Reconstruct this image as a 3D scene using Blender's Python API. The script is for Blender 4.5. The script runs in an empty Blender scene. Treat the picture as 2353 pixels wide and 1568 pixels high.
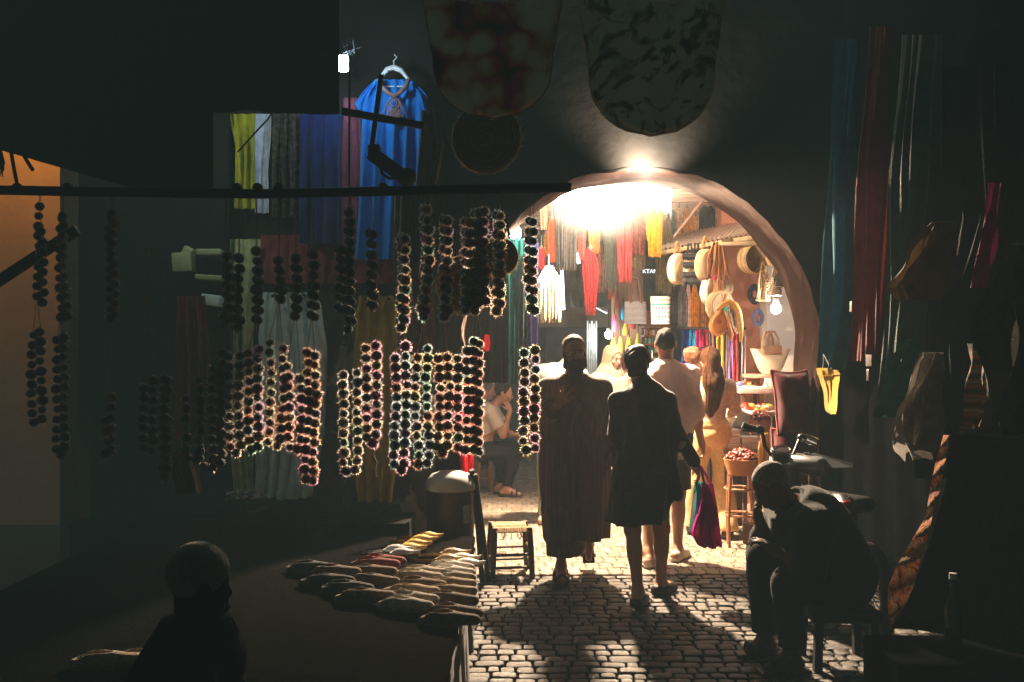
import bpy, bmesh, math, random
import numpy as np
from mathutils import Vector, Matrix

random.seed(7)
RNG = np.random.default_rng(11)
PI = math.pi
C = bpy.context.scene.collection
F = 2287.0                     # focal length in the 2353-pixel-wide layout units used for measuring
CAMZ = 1.65

def P(x, y, Y):
    """the point at depth Y that was measured at (x, y)"""
    return np.array([(x - 1176.5) / F * Y, Y, CAMZ + (800 - y) / F * Y])

def PX(x, y, X):
    """the point on the vertical plane at X"""
    return P(x, y, X * F / (x - 1176.5))

# ------------------------------------------------------------------ materials
MATS = {}
def _nt(name):
    m = bpy.data.materials.new(name); m.use_nodes = True
    nt = m.node_tree; nt.nodes.clear()
    out = nt.nodes.new('ShaderNodeOutputMaterial')
    return m, nt, out

def mat(name, col, rough=.8, var=.18, scale=14, bump=.15, bscale=None, sheen=0, metal=0, transl=0, spec=.35,
        stretch=(1, 1, 1), col2=None, island=0, alpha=1, coat=0, lo=.35, hi=.65):
    if name in MATS: return MATS[name]
    m, nt, out = _nt(name)
    N, L = nt.nodes, nt.links
    b = N.new('ShaderNodeBsdfPrincipled')
    b.inputs['Roughness'].default_value = rough
    b.inputs['Metallic'].default_value = metal
    b.inputs['Specular IOR Level'].default_value = spec
    b.inputs['Coat Weight'].default_value = coat
    if sheen:
        b.inputs['Sheen Weight'].default_value = sheen
        b.inputs['Sheen Roughness'].default_value = .4
    tc = N.new('ShaderNodeTexCoord'); mp = N.new('ShaderNodeMapping')
    mp.inputs['Scale'].default_value = stretch
    L.new(tc.outputs['Object'], mp.inputs['Vector'])
    nz = N.new('ShaderNodeTexNoise'); nz.inputs['Scale'].default_value = scale; nz.inputs['Detail'].default_value = 5
    L.new(mp.outputs[0], nz.inputs['Vector'])
    cr = N.new('ShaderNodeValToRGB')
    c = np.array(col)
    c2 = np.array(col2) if col2 is not None else c * (1 + var)
    c1 = c if col2 is not None else c * (1 - var)
    cr.color_ramp.elements[0].position = lo; cr.color_ramp.elements[0].color = (*c1, 1)
    cr.color_ramp.elements[1].position = hi; cr.color_ramp.elements[1].color = (*np.minimum(c2, 1), 1)
    L.new(nz.outputs['Fac'], cr.inputs[0])
    colout = cr.outputs[0]
    if island:
        g = N.new('ShaderNodeNewGeometry'); mr = N.new('ShaderNodeMapRange')
        mr.inputs['To Min'].default_value = 1 - island; mr.inputs['To Max'].default_value = 1 + island
        L.new(g.outputs['Random Per Island'], mr.inputs['Value'])
        mx = N.new('ShaderNodeMix'); mx.data_type = 'RGBA'; mx.blend_type = 'MULTIPLY'; mx.inputs['Factor'].default_value = 1
        L.new(colout, mx.inputs['A']); L.new(mr.outputs[0], mx.inputs['B'])
        colout = mx.outputs['Result']
    L.new(colout, b.inputs['Base Color'])
    if bump:
        n2 = N.new('ShaderNodeTexNoise'); n2.inputs['Scale'].default_value = bscale or scale * 4; n2.inputs['Detail'].default_value = 6
        L.new(mp.outputs[0], n2.inputs['Vector'])
        bp = N.new('ShaderNodeBump'); bp.inputs['Strength'].default_value = bump; bp.inputs['Distance'].default_value = .02
        L.new(n2.outputs['Fac'], bp.inputs['Height']); L.new(bp.outputs[0], b.inputs['Normal'])
    sh = b.outputs[0]
    if transl:
        t = N.new('ShaderNodeBsdfTranslucent'); L.new(colout, t.inputs['Color'])
        mx = N.new('ShaderNodeMixShader'); mx.inputs[0].default_value = transl
        L.new(sh, mx.inputs[1]); L.new(t.outputs[0], mx.inputs[2]); sh = mx.outputs[0]
    if alpha < 1:
        t = N.new('ShaderNodeBsdfTransparent'); mx = N.new('ShaderNodeMixShader'); mx.inputs[0].default_value = alpha
        L.new(t.outputs[0], mx.inputs[1]); L.new(sh, mx.inputs[2]); sh = mx.outputs[0]
    L.new(sh, out.inputs['Surface'])
    MATS[name] = m
    return m

def fab(name, col, sheen=.25, transl=.12, **k):
    k.setdefault('rough', .9); k.setdefault('bscale', 120); k.setdefault('bump', .25)
    return mat(name, col, sheen=sheen, transl=transl, spec=.15, **k)

def emit(name, col, s):
    if name in MATS: return MATS[name]
    m, nt, out = _nt(name)
    e = nt.nodes.new('ShaderNodeEmission'); e.inputs[0].default_value = (*col, 1); e.inputs[1].default_value = s
    nt.links.new(e.outputs[0], out.inputs['Surface'])
    MATS[name] = m
    return m

def pattern(name, kind, cols, scale=10, rough=.85, stretch=(1, 1, 1), pos=None, transl=.05, distort=2, bump=.2):
    """cloth with a woven or printed pattern: kind noise, voronoi, wave, rings, checks"""
    if name in MATS: return MATS[name]
    m, nt, out = _nt(name); N, L = nt.nodes, nt.links
    b = N.new('ShaderNodeBsdfPrincipled'); b.inputs['Roughness'].default_value = rough; b.inputs['Specular IOR Level'].default_value = .2
    tc = N.new('ShaderNodeTexCoord'); mp = N.new('ShaderNodeMapping'); mp.inputs['Scale'].default_value = stretch
    L.new(tc.outputs['Object'], mp.inputs['Vector'])
    if kind == 'voronoi':
        nn = N.new('ShaderNodeTexNoise'); nn.inputs['Scale'].default_value = scale * .7
        L.new(mp.outputs[0], nn.inputs['Vector'])
        ad = N.new('ShaderNodeVectorMath'); ad.operation = 'MULTIPLY_ADD'; ad.inputs[1].default_value = (.12 * distort,) * 3
        L.new(nn.outputs['Color'], ad.inputs[0]); L.new(mp.outputs[0], ad.inputs[2])
        t = N.new('ShaderNodeTexVoronoi'); t.inputs['Scale'].default_value = scale; L.new(ad.outputs[0], t.inputs['Vector']); f = t.outputs['Distance']
    elif kind == 'cells':
        t = N.new('ShaderNodeTexVoronoi'); t.inputs['Scale'].default_value = scale; L.new(mp.outputs[0], t.inputs['Vector']); f = t.outputs['Color']
    elif kind in ('wave', 'rings'):
        t = N.new('ShaderNodeTexWave'); t.wave_type = 'RINGS' if kind == 'rings' else 'BANDS'
        if kind == 'rings': t.rings_direction = 'SPHERICAL'
        else: t.bands_direction = 'Z'
        t.inputs['Scale'].default_value = scale; t.inputs['Distortion'].default_value = distort; t.inputs['Detail'].default_value = 2
        L.new(mp.outputs[0], t.inputs['Vector']); f = t.outputs['Fac']
    else:
        t = N.new('ShaderNodeTexNoise'); t.inputs['Scale'].default_value = scale; t.inputs['Detail'].default_value = 3
        t.inputs['Distortion'].default_value = distort
        L.new(mp.outputs[0], t.inputs['Vector']); f = t.outputs['Fac']
    cr = N.new('ShaderNodeValToRGB'); e = cr.color_ramp.elements
    n = len(cols)
    pos = pos or [i / (n - 1) for i in range(n)]
    while len(e) < n: e.new(.5)
    for i in range(n): e[i].position = pos[i]; e[i].color = (*cols[i], 1)
    L.new(f, cr.inputs[0]); L.new(cr.outputs[0], b.inputs['Base Color'])
    if bump:
        n2 = N.new('ShaderNodeTexNoise'); n2.inputs['Scale'].default_value = 110; L.new(mp.outputs[0], n2.inputs['Vector'])
        mxh = N.new('ShaderNodeMath'); mxh.operation = 'ADD'; L.new(n2.outputs['Fac'], mxh.inputs[0]); L.new(f, mxh.inputs[1])
        bp = N.new('ShaderNodeBump'); bp.inputs['Strength'].default_value = bump; bp.inputs['Distance'].default_value = .01
        L.new(mxh.outputs[0], bp.inputs['Height']); L.new(bp.outputs[0], b.inputs['Normal'])
    sh = b.outputs[0]
    if transl:
        tt = N.new('ShaderNodeBsdfTranslucent'); L.new(cr.outputs[0], tt.inputs['Color'])
        mx = N.new('ShaderNodeMixShader'); mx.inputs[0].default_value = transl
        L.new(sh, mx.inputs[1]); L.new(tt.outputs[0], mx.inputs[2]); sh = mx.outputs[0]
    L.new(sh, out.inputs['Surface'])
    MATS[name] = m
    return m

# ------------------------------------------------------------------ objects
def tag(o, label=None, cat=None, group=None, kind=None):
    if label: o['label'] = label
    if cat: o['category'] = cat
    if group: o['group'] = group
    if kind: o['kind'] = kind
    return o

def empty(name, loc, label, cat, group=None):
    o = bpy.data.objects.new(name, None); C.objects.link(o)
    o.location = [float(v) for v in loc]; o.empty_display_size = .1
    return tag(o, label, cat, group)

def mk(name, verts, faces, m, parent=None, origin=None, smooth=True, mesh_only=False):
    v = np.asarray(verts, dtype=float)
    root = parent
    off = np.zeros(3)
    while root is not None:
        off = off + np.array(root.location); root = root.parent
    if origin is None:
        if parent is None:
            mn, mx = v.min(0), v.max(0)
            origin = np.array([(mn[0] + mx[0]) / 2, (mn[1] + mx[1]) / 2, mn[2]])
        else:
            origin = off
    v = v - np.asarray(origin)
    me = bpy.data.meshes.new(name)
    me.from_pydata(v.tolist(), [], [list(map(int, f)) for f in faces])
    me.polygons.foreach_set('use_smooth', [smooth] * len(me.polygons))
    ms = m if isinstance(m, (list, tuple)) else [m]
    for x in ms: me.materials.append(x)
    me.update()
    if mesh_only: return me
    o = bpy.data.objects.new(name, me); C.objects.link(o)
    o.parent = parent
    o.location = [float(a) for a in (np.asarray(origin) - off)]
    return o

class G:
    """collects shapes for ONE mesh"""
    def __init__(self): self.v = []; self.f = []; self.n = 0
    def add(self, v, f):
        v = np.asarray(v, dtype=float)
        self.v.append(v); self.f += [[i + self.n for i in q] for q in f]; self.n += len(v)
        return self
    def box(self, c, s, rot=None, bev=0.0):
        bm = bmesh.new(); bmesh.ops.create_cube(bm, size=1)
        for q in bm.verts: q.co = Vector((q.co.x * s[0], q.co.y * s[1], q.co.z * s[2]))
        if bev: bmesh.ops.bevel(bm, geom=list(bm.edges), offset=bev, segments=2, affect='EDGES', profile=.5)
        bm.verts.index_update()
        v = np.array([q.co[:] for q in bm.verts]); f = [[x.index for x in q.verts] for q in bm.faces]; bm.free()
        if rot is not None: v = v @ np.array(rot).T
        return self.add(v + np.asarray(c), f)
    def bar(self, a, b, w, d=None, bev=.0):
        a, b = np.asarray(a, float), np.asarray(b, float); z = b - a; l = np.linalg.norm(z); z = z / l
        t = np.array([0, 1, 0]) if abs(z[1]) < .8 else np.array([1, 0, 0])
        x = np.cross(t, z); x /= np.linalg.norm(x); y = np.cross(z, x)
        return self.box((a + b) / 2, (w, d or w, l), np.stack([x, y, z], 1), bev)
    def tube(self, pts, r, seg=8, caps=True):
        p = np.asarray(pts, float); n = len(p)
        r = np.full(n, r, float) if np.isscalar(r) else np.asarray(r, float)
        t = np.gradient(p, axis=0); t /= np.maximum(np.linalg.norm(t, axis=1, keepdims=True), 1e-9)
        ref = np.array([0, 1., 0]) if abs(t[0][1]) < .8 else np.array([1., 0, 0])
        vs = []; a = np.arange(seg) / seg * 2 * PI
        for i in range(n):
            x = np.cross(ref, t[i]); x /= max(np.linalg.norm(x), 1e-9); y = np.cross(t[i], x)
            ref = np.cross(t[i], x) if abs(np.dot(y, ref)) < 1e-6 else y
            vs.append(p[i] + r[i] * (np.cos(a)[:, None] * x + np.sin(a)[:, None] * y))
        v = np.concatenate(vs); f = []
        for i in range(n - 1):
            for j in range(seg):
                k = (j + 1) % seg
                f.append([i * seg + j, i * seg + k, (i + 1) * seg + k, (i + 1) * seg + j])
        if caps: f.append(list(range(seg))[::-1]); f.append([(n - 1) * seg + j for j in range(seg)])
        return self.add(v, f)
    def lathe(self, prof, c, axis=(0, 0, 1), seg=24, sx=1, sy=1, wob=0):
        z = np.asarray(axis, float); z /= np.linalg.norm(z)
        t = np.array([0, 0, 1.]) if abs(z[2]) < .8 else np.array([1., 0, 0])
        x = np.cross(t, z); x /= np.linalg.norm(x); y = np.cross(z, x)
        a = np.arange(seg) / seg * 2 * PI; vs = []
        for r, h in prof:
            rr = r * (1 + wob * np.sin(3 * a + h * 20))
            vs.append(np.asarray(c) + z * h + rr[:, None] * (sx * np.cos(a)[:, None] * x + sy * np.sin(a)[:, None] * y))
        n = len(prof); f = []
        for i in range(n - 1):
            for j in range(seg):
                k = (j + 1) % seg
                f.append([i * seg + j, i * seg + k, (i + 1) * seg + k, (i + 1) * seg + j])
        if prof[0][0] > 1e-5: f.append(list(range(seg))[::-1])
        if prof[-1][0] > 1e-5: f.append([(n - 1) * seg + j for j in range(seg)])
        return self.add(np.concatenate(vs), f)
    def ball(self, c, r, seg=12, rings=8, s=(1, 1, 1)):
        prof = [(r * math.sin(PI * i / rings) + 1e-6, -r * math.cos(PI * i / rings)) for i in range(rings + 1)]
        g = G().lathe(prof, (0, 0, 0), seg=seg)
        return self.add(g.v[0] * np.array(s) + np.asarray(c), g.f)
    def grid(self, pts):
        """pts (nu, nv, 3)"""
        nu, nv = pts.shape[:2]
        f = [[i * nv + j, i * nv + j + 1, (i + 1) * nv + j + 1, (i + 1) * nv + j] for i in range(nu - 1) for j in range(nv - 1)]
        return self.add(pts.reshape(-1, 3), f)
    def mk(self, name, m, parent=None, origin=None, smooth=True):
        return mk(name, np.concatenate(self.v), self.f, m, parent, origin, smooth)

def flat(o):
    o.data.polygons.foreach_set('use_smooth', [False] * len(o.data.polygons)); return o

def autosmooth(o, deg=40):
    me = o.data
    bm = bmesh.new(); bm.from_mesh(me)
    for e in bm.edges:
        if len(e.link_faces) == 2 and e.calc_face_angle(0) > math.radians(deg): e.smooth = False
    bm.to_mesh(me); bm.free(); return o

def thing1(name, g, m, label, cat, group=None, origin=None, smooth=True):
    o = g.mk(name, m, None, origin, smooth)
    if smooth: autosmooth(o, 50)
    return tag(o, label, cat, group)

def part(name, g, m, parent, smooth=True):
    o = g.mk(name, m, parent, None, smooth)
    if smooth: autosmooth(o, 50)
    return o

# ------------------------------------------------------------------ hanging cloth
def smooth_noise(x, seed, n=4):
    r = np.random.default_rng(seed); out = 0
    for i in range(n):
        out = out + np.sin(x * (i + 1) * 2 * PI * r.uniform(.6, 1.3) + r.uniform(0, 7)) / (i + 1)
    return out / 1.6

def sheet_pts(rows, Y=None, X=None, folds=5, amp=.03, seed=0, nu=None, nv=26, ragged=0.0, Y2=None, amp_top=.35):
    """rows: (y, xl, xr) measured; lies near the plane at depth Y (turning to depth Y2 on the right) or at X"""
    rows = sorted(rows); ys = [r[0] for r in rows]; xl = [r[1] for r in rows]; xr = [r[2] for r in rows]
    nu = nu or max(14, int(folds * 9))
    pts = np.zeros((nv, nu, 3)); u = np.linspace(0, 1, nu)
    ph = smooth_noise(u, seed) * .35
    for i, t in enumerate(np.linspace(0, 1, nv)):
        y = ys[0] + (ys[-1] - ys[0]) * t
        a, b = np.interp(y, ys, xl), np.interp(y, ys, xr)
        yy = y + ragged * smooth_noise(u * 1.7, seed + 3) * t * 12
        w = amp * (amp_top + (1 - amp_top) * min(1, t * 2.5))
        d = w * (np.sin(2 * PI * folds * u + 3 * ph + .6 * np.sin(t * 3 + seed)) + .35 * np.sin(2 * PI * folds * 2.3 * u + seed + t * 2))
        d = d + w * .3 * np.sin(9 * t + 4 * u + seed)
        for j in range(nu):
            x = a + (b - a) * u[j]
            if X is None:
                yd = Y if Y2 is None else Y + (Y2 - Y) * u[j]
                p = P(x, yy[j], yd); p = p + np.array([0, -d[j], 0])
            else:
                p = PX(x, yy[j], X); p = p + np.array([-d[j], 0, 0])
            pts[i, j] = p
    return pts

def cloth(name, rows, m, label, cat, group=None, **k):
    return thing1(name, G().grid(sheet_pts(rows, **k)), m, label, cat, group, smooth=True)

def cloth_part(name, rows, m, parent, **k):
    return G().grid(sheet_pts(rows, **k)).mk(name, m, parent)

# ------------------------------------------------------------------ signed-distance modelling (continuous bodies)
def smin(a, b, k):
    if k <= 0: return np.minimum(a, b)
    h = np.clip(.5 + .5 * (b - a) / k, 0, 1)
    return b + (a - b) * h - k * h * (1 - h)

class SDF:
    def __init__(self, lo, hi, h):
        self.lo = np.array(lo, float); self.h = h
        self.n = np.ceil((np.array(hi) - self.lo) / h).astype(int) + 1
        self.ax = [self.lo[i] + h * np.arange(self.n[i]) for i in range(3)]
        self.d = np.full(tuple(self.n), .06)
    def box(self, lo, hi, pad):
        s = []
        for i in range(3):
            a = int(max(0, math.floor((lo[i] - pad - self.lo[i]) / self.h))); b = int(min(self.n[i], math.ceil((hi[i] + pad - self.lo[i]) / self.h) + 1))
            if b <= a: return None, None
            s.append(slice(a, b))
        g = (self.ax[0][s[0]][:, None, None], self.ax[1][s[1]][None, :, None], self.ax[2][s[2]][None, None, :])
        return tuple(s), g
    def put(self, s, d, k, sub):
        if sub: self.d[s] = -smin(-self.d[s], d, k)
        else: self.d[s] = smin(self.d[s], d, k)
    def cap(self, a, b, ra, rb=None, k=.02, sub=False):
        rb = ra if rb is None else rb
        a = np.asarray(a, float); b = np.asarray(b, float); r = max(ra, rb)
        s, g = self.box(np.minimum(a, b) - r, np.maximum(a, b) + r, k + .05)
        if s is None: return self
        ba = b - a; q = max(ba @ ba, 1e-9)
        px, py, pz = g[0] - a[0], g[1] - a[1], g[2] - a[2]
        t = np.clip((px * ba[0] + py * ba[1] + pz * ba[2]) / q, 0, 1)
        d = np.sqrt((px - t * ba[0]) ** 2 + (py - t * ba[1]) ** 2 + (pz - t * ba[2]) ** 2) - (ra + (rb - ra) * t)
        self.put(s, d, k, sub); return self
    def ell(self, c, r, k=.02, B=None, sub=False):
        """B: 3x3 with the local axes as columns"""
        c = np.asarray(c, float); m = max(r)
        s, g = self.box(c - m, c + m, k + .05)
        if s is None: return self
        p = [g[i] - c[i] for i in range(3)]
        if B is not None: p = [p[0] * B[0, i] + p[1] * B[1, i] + p[2] * B[2, i] for i in range(3)]
        k0 = np.sqrt((p[0] / r[0]) ** 2 + (p[1] / r[1]) ** 2 + (p[2] / r[2]) ** 2)
        k1 = np.sqrt((p[0] / r[0] ** 2) ** 2 + (p[1] / r[1] ** 2) ** 2 + (p[2] / r[2] ** 2) ** 2)
        self.put(s, k0 * (k0 - 1) / np.maximum(k1, 1e-6), k, sub); return self
    def prof(self, rows, k=.02, nf=0, amp=0, ph=0):
        """stack of ellipses: rows (z, cx, cy, rx, ry) with optional folds running down"""
        rows = sorted(rows); z = [r[0] for r in rows]
        Z = self.ax[2]; ip = lambda i: np.interp(Z, z, [r[i] for r in rows])[None, None, :]
        cx, cy, rx, ry = ip(1), ip(2), ip(3), ip(4)
        X, Y = self.ax[0][:, None, None] - cx, self.ax[1][None, :, None] - cy
        q = np.sqrt((X / rx) ** 2 + (Y / ry) ** 2)
        th = np.arctan2(Y / ry, X / rx)
        if nf:
            tz = np.clip((z[-1] - Z) / (z[-1] - z[0]), 0, 1)[None, None, :]
            q = q - amp * (.15 + tz) * (np.sin(nf * th + ph + 2 * tz) + .5 * np.sin(nf * 1.7 * th + 2 * ph))
        d = (q - 1) * np.minimum(rx, ry)
        d = np.maximum(d, np.maximum(z[0] - Z, Z - z[-1])[None, None, :])
        self.d = smin(self.d, d, k); return self
    def cut(self, n, c, k=0):
        """remove what lies on the side n points to, beyond point c"""
        n = np.asarray(n, float); n = n / np.linalg.norm(n); c = np.asarray(c, float)
        d = (self.ax[0] * n[0])[:, None, None] + (self.ax[1] * n[1])[None, :, None] + (self.ax[2] * n[2])[None, None, :] - c @ n
        self.d = np.maximum(self.d, d); return self
    def wrinkle(self, amp, f=22, seed=0, dirs=None):
        r = np.random.default_rng(seed); X, Y, Z = self.ax; w = 0
        for i in range(7):
            v = r.normal(size=3) if dirs is None else np.array(dirs) * r.uniform(.6, 1.4, 3) * r.choice([-1, 1], 3)
            v = v / np.linalg.norm(v) * f * r.uniform(.5, 1.5)
            w = w + np.sin((X * v[0])[:, None, None] + (Y * v[1])[None, :, None] + (Z * v[2])[None, None, :] + r.uniform(0, 7))
        self.d = self.d + amp * w / 3; return self
    def mesh(self):
        d = self.d; s = d < 0; n = d.shape
        cnt = np.zeros((n[0] - 1, n[1] - 1, n[2] - 1), np.int8)
        offs = [(i, j, k) for i in (0, 1) for j in (0, 1) for k in (0, 1)]
        for i, j, k in offs: cnt += s[i:n[0] - 1 + i, j:n[1] - 1 + j, k:n[2] - 1 + k]
        mask = (cnt > 0) & (cnt < 8)
        idx = np.full(mask.shape, -1, np.int64); ijk = np.argwhere(mask); idx[mask] = np.arange(len(ijk))
        acc = np.zeros((len(ijk), 3)); num = np.zeros(len(ijk))
        for a in offs:
            for ax in range(3):
                if a[ax]: continue
                b = list(a); b[ax] = 1
                da = d[tuple((ijk + np.array(a)).T)]; db = d[tuple((ijk + np.array(b)).T)]
                cr = (da < 0) != (db < 0)
                t = np.where(cr, da / np.where(cr, da - db, 1), 0)
                p = np.array(a)[None] + t[:, None] * (np.array(b) - np.array(a))[None]
                acc[cr] += p[cr]; num[cr] += 1
        v = self.lo + self.h * (ijk + acc / num[:, None])
        fs = []
        for ax in range(3):
            o1, o2 = [(1, 2), (2, 0), (0, 1)][ax]
            sl0 = [slice(None)] * 3; sl1 = [slice(None)] * 3
            sl0[ax] = slice(0, -1); sl1[ax] = slice(1, None)
            c = s[tuple(sl0)] != s[tuple(sl1)]
            e = np.argwhere(c)
            e = e[(e[:, o1] > 0) & (e[:, o2] > 0) & (e[:, o1] < n[o1] - 1) & (e[:, o2] < n[o2] - 1)]
            u1 = np.zeros(3, int); u1[o1] = 1; u2 = np.zeros(3, int); u2[o2] = 1
            q = np.stack([idx[tuple((e - u1 - u2).T)], idx[tuple((e - u2).T)], idx[tuple(e.T)], idx[tuple((e - u1).T)]], 1)
            ins = s[tuple(e.T)]
            q[~ins] = q[~ins][:, ::-1]
            fs.append(q)
        return v, np.concatenate(fs)
    def mk(self, name, m, parent=None, origin=None):
        v, f = self.mesh()
        return mk(name, v, f.tolist(), m, parent, origin)

def basis(f, u=(0, 0, 1)):
    f = np.asarray(f, float); f = f / np.linalg.norm(f); u = np.asarray(u, float)
    r = np.cross(f, u); r /= np.linalg.norm(r); u = np.cross(r, f)
    return np.stack([r, f, u], 1)          # columns: right, forward, up
# ================================================================== SETTING
AX, AZ, AR = .943, 1.66, 1.308       # arch centre, springing height, radius
WY, WB = 7.25, 7.93                  # near and far face of the arch wall

m_grout = mat('grout', (.018, .016, .013), rough=.95, scale=30, bump=.4)
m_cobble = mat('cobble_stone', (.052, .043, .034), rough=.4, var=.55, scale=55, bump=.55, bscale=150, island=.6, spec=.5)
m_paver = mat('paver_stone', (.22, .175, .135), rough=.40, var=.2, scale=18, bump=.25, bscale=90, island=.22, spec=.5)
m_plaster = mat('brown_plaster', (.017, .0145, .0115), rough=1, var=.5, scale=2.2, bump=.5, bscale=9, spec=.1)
m_ochre = mat('ochre_plaster', (.47, .23, .13), rough=.85, var=.12, scale=5, bump=.35, bscale=22)
m_peel = pattern('peeling_plaster', 'noise', [(.045, .018, .010), (.055, .023, .013), (.12, .07, .05)], rough=1, bump=.6, scale=3.2, pos=[.3, .58, .66], distort=1.2, stretch=(1, 1, .45), transl=0)
m_dark = mat('dark_plaster', (.07, .06, .05), rough=.95, var=.4, scale=4, bump=.4)
m_oldwall = pattern('patched_wall', 'noise', [(.035, .032, .028), (.05, .045, .038), (.24, .22, .18)], scale=3.0, pos=[.3, .57, .62], distort=.8, transl=0)
m_orange = mat('orange_wall', (.62, .34, .12), rough=.9, var=.1, scale=2, bump=.3, bscale=18)
m_blackwood = mat('black_wood', (.02, .018, .015), rough=.7, scale=10, bump=.3)

def ground():
    g = G(); g.add([(-30, -20, -.035), (30, -20, -.035), (30, 60, -.035), (-30, 60, -.035)], [[0, 1, 2, 3]])
    tag(thing1('ground', g, m_grout, None, None, smooth=False), kind='structure')
ground()

def cobbles():
    g = G(); r = random.Random(3); n = 14
    a = np.arange(n) / n * 2 * PI + PI / n
    ca, sa = np.cos(a), np.sin(a)
    ex = .36
    ux, uy = np.sign(ca) * np.abs(ca) ** ex, np.sign(sa) * np.abs(sa) ** ex
    y = WY - .03
    while y > 3.2:
        pit = r.uniform(.083, .104); yc = y - pit / 2
        x = -1.15 + r.uniform(0, .1)
        while x < 2.5:
            w = r.choice([.062, .085, .1, .105, .125, .16]) * r.uniform(.9, 1.1)
            hx, hy = w / 2 - .0042, pit / 2 - .0042
            xc = x + w / 2; yy = yc + .010 * math.sin(xc * 2.1 + y * .5) + r.uniform(-.004, .004)
            dz = r.uniform(-.005, .003); tx, ty = r.uniform(-.04, .04), r.uniform(-.055, .045)
            jit = np.array([r.uniform(.94, 1.03) for _ in range(n)])
            vs = []
            for sc, z in ((1, -.034), (1, -.009), (.955, -.0022), (.84, .0008)):
                X, Y = ux * hx * jit * (1 - (1 - sc) * (hy / hx if hx > hy else 1)), uy * hy * jit * sc
                vs.append(np.stack([xc + X, yy + Y, z + dz + (tx * X + ty * Y) * (z > -.03)], 1))
            vs.append(np.array([[xc, yy, .003 + dz]]))
            f = []
            for k in range(3):
                for j in range(n):
                    jj = (j + 1) % n; f.append([k * n + j, k * n + jj, (k + 1) * n + jj, (k + 1) * n + j])
            for j in range(n): f.append([3 * n + j, 3 * n + (j + 1) % n, 4 * n])
            g.add(np.concatenate(vs), f)
            x += w
        y -= pit
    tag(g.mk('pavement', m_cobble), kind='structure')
cobbles()

def pavers():
    g = G(); r = random.Random(5)
    w, l, gap = .102, .2, .0035
    def zig(t): return abs(((t * 2) % 1) * 2 - 1) - .5
    rows = int((17 - WY) / l) + 1
    tt = np.linspace(0, 1, 5)
    for i in range(rows):
        y0 = WY + .02 + i * l
        for j in range(-26, 38):
            x0 = j * w + (w / 2 if i % 2 else 0)
            if x0 < -2.6 or x0 > 3.6: continue
            bot = [(t * w, .028 * zig(t * .5 + (.25 if i % 2 else 0))) for t in tt]
            top = [(t * w, l + .028 * zig(t * .5 + (.25 if (i + 1) % 2 else 0) + (.25 if True else 0))) for t in tt]
            rt = [(w + .018 * zig(t), t * l) for t in tt[1:-1]]
            lf = [(.018 * zig(t), t * l) for t in tt[1:-1]]
            o = np.array(bot + rt + top[::-1] + lf[::-1]); c = o.mean(0)
            dirs = o - c; ln = np.linalg.norm(dirs, axis=1, keepdims=True)
            dz = r.uniform(-.003, .002); tx, ty = r.uniform(-.02, .02), r.uniform(-.02, .02)
            vs = []
            for ins, z in ((gap, -.034), (gap, -.007), (gap + .006, 0)):
                q = c + dirs * (1 - ins / ln)
                vs.append(np.stack([x0 + q[:, 0], y0 + q[:, 1], z + dz + (tx * (q[:, 0] - c[0]) + ty * (q[:, 1] - c[1])) * (z > -.03)], 1))
            n = len(o); f = []
            for k in range(2):
                for a in range(n):
                    b = (a + 1) % n; f.append([k * n + a, k * n + b, (k + 1) * n + b, (k + 1) * n + a])
            v = np.concatenate(vs)
            f.append([2 * n + a for a in range(n)])
            g.add(v, f)
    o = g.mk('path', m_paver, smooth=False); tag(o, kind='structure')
pavers()

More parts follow.
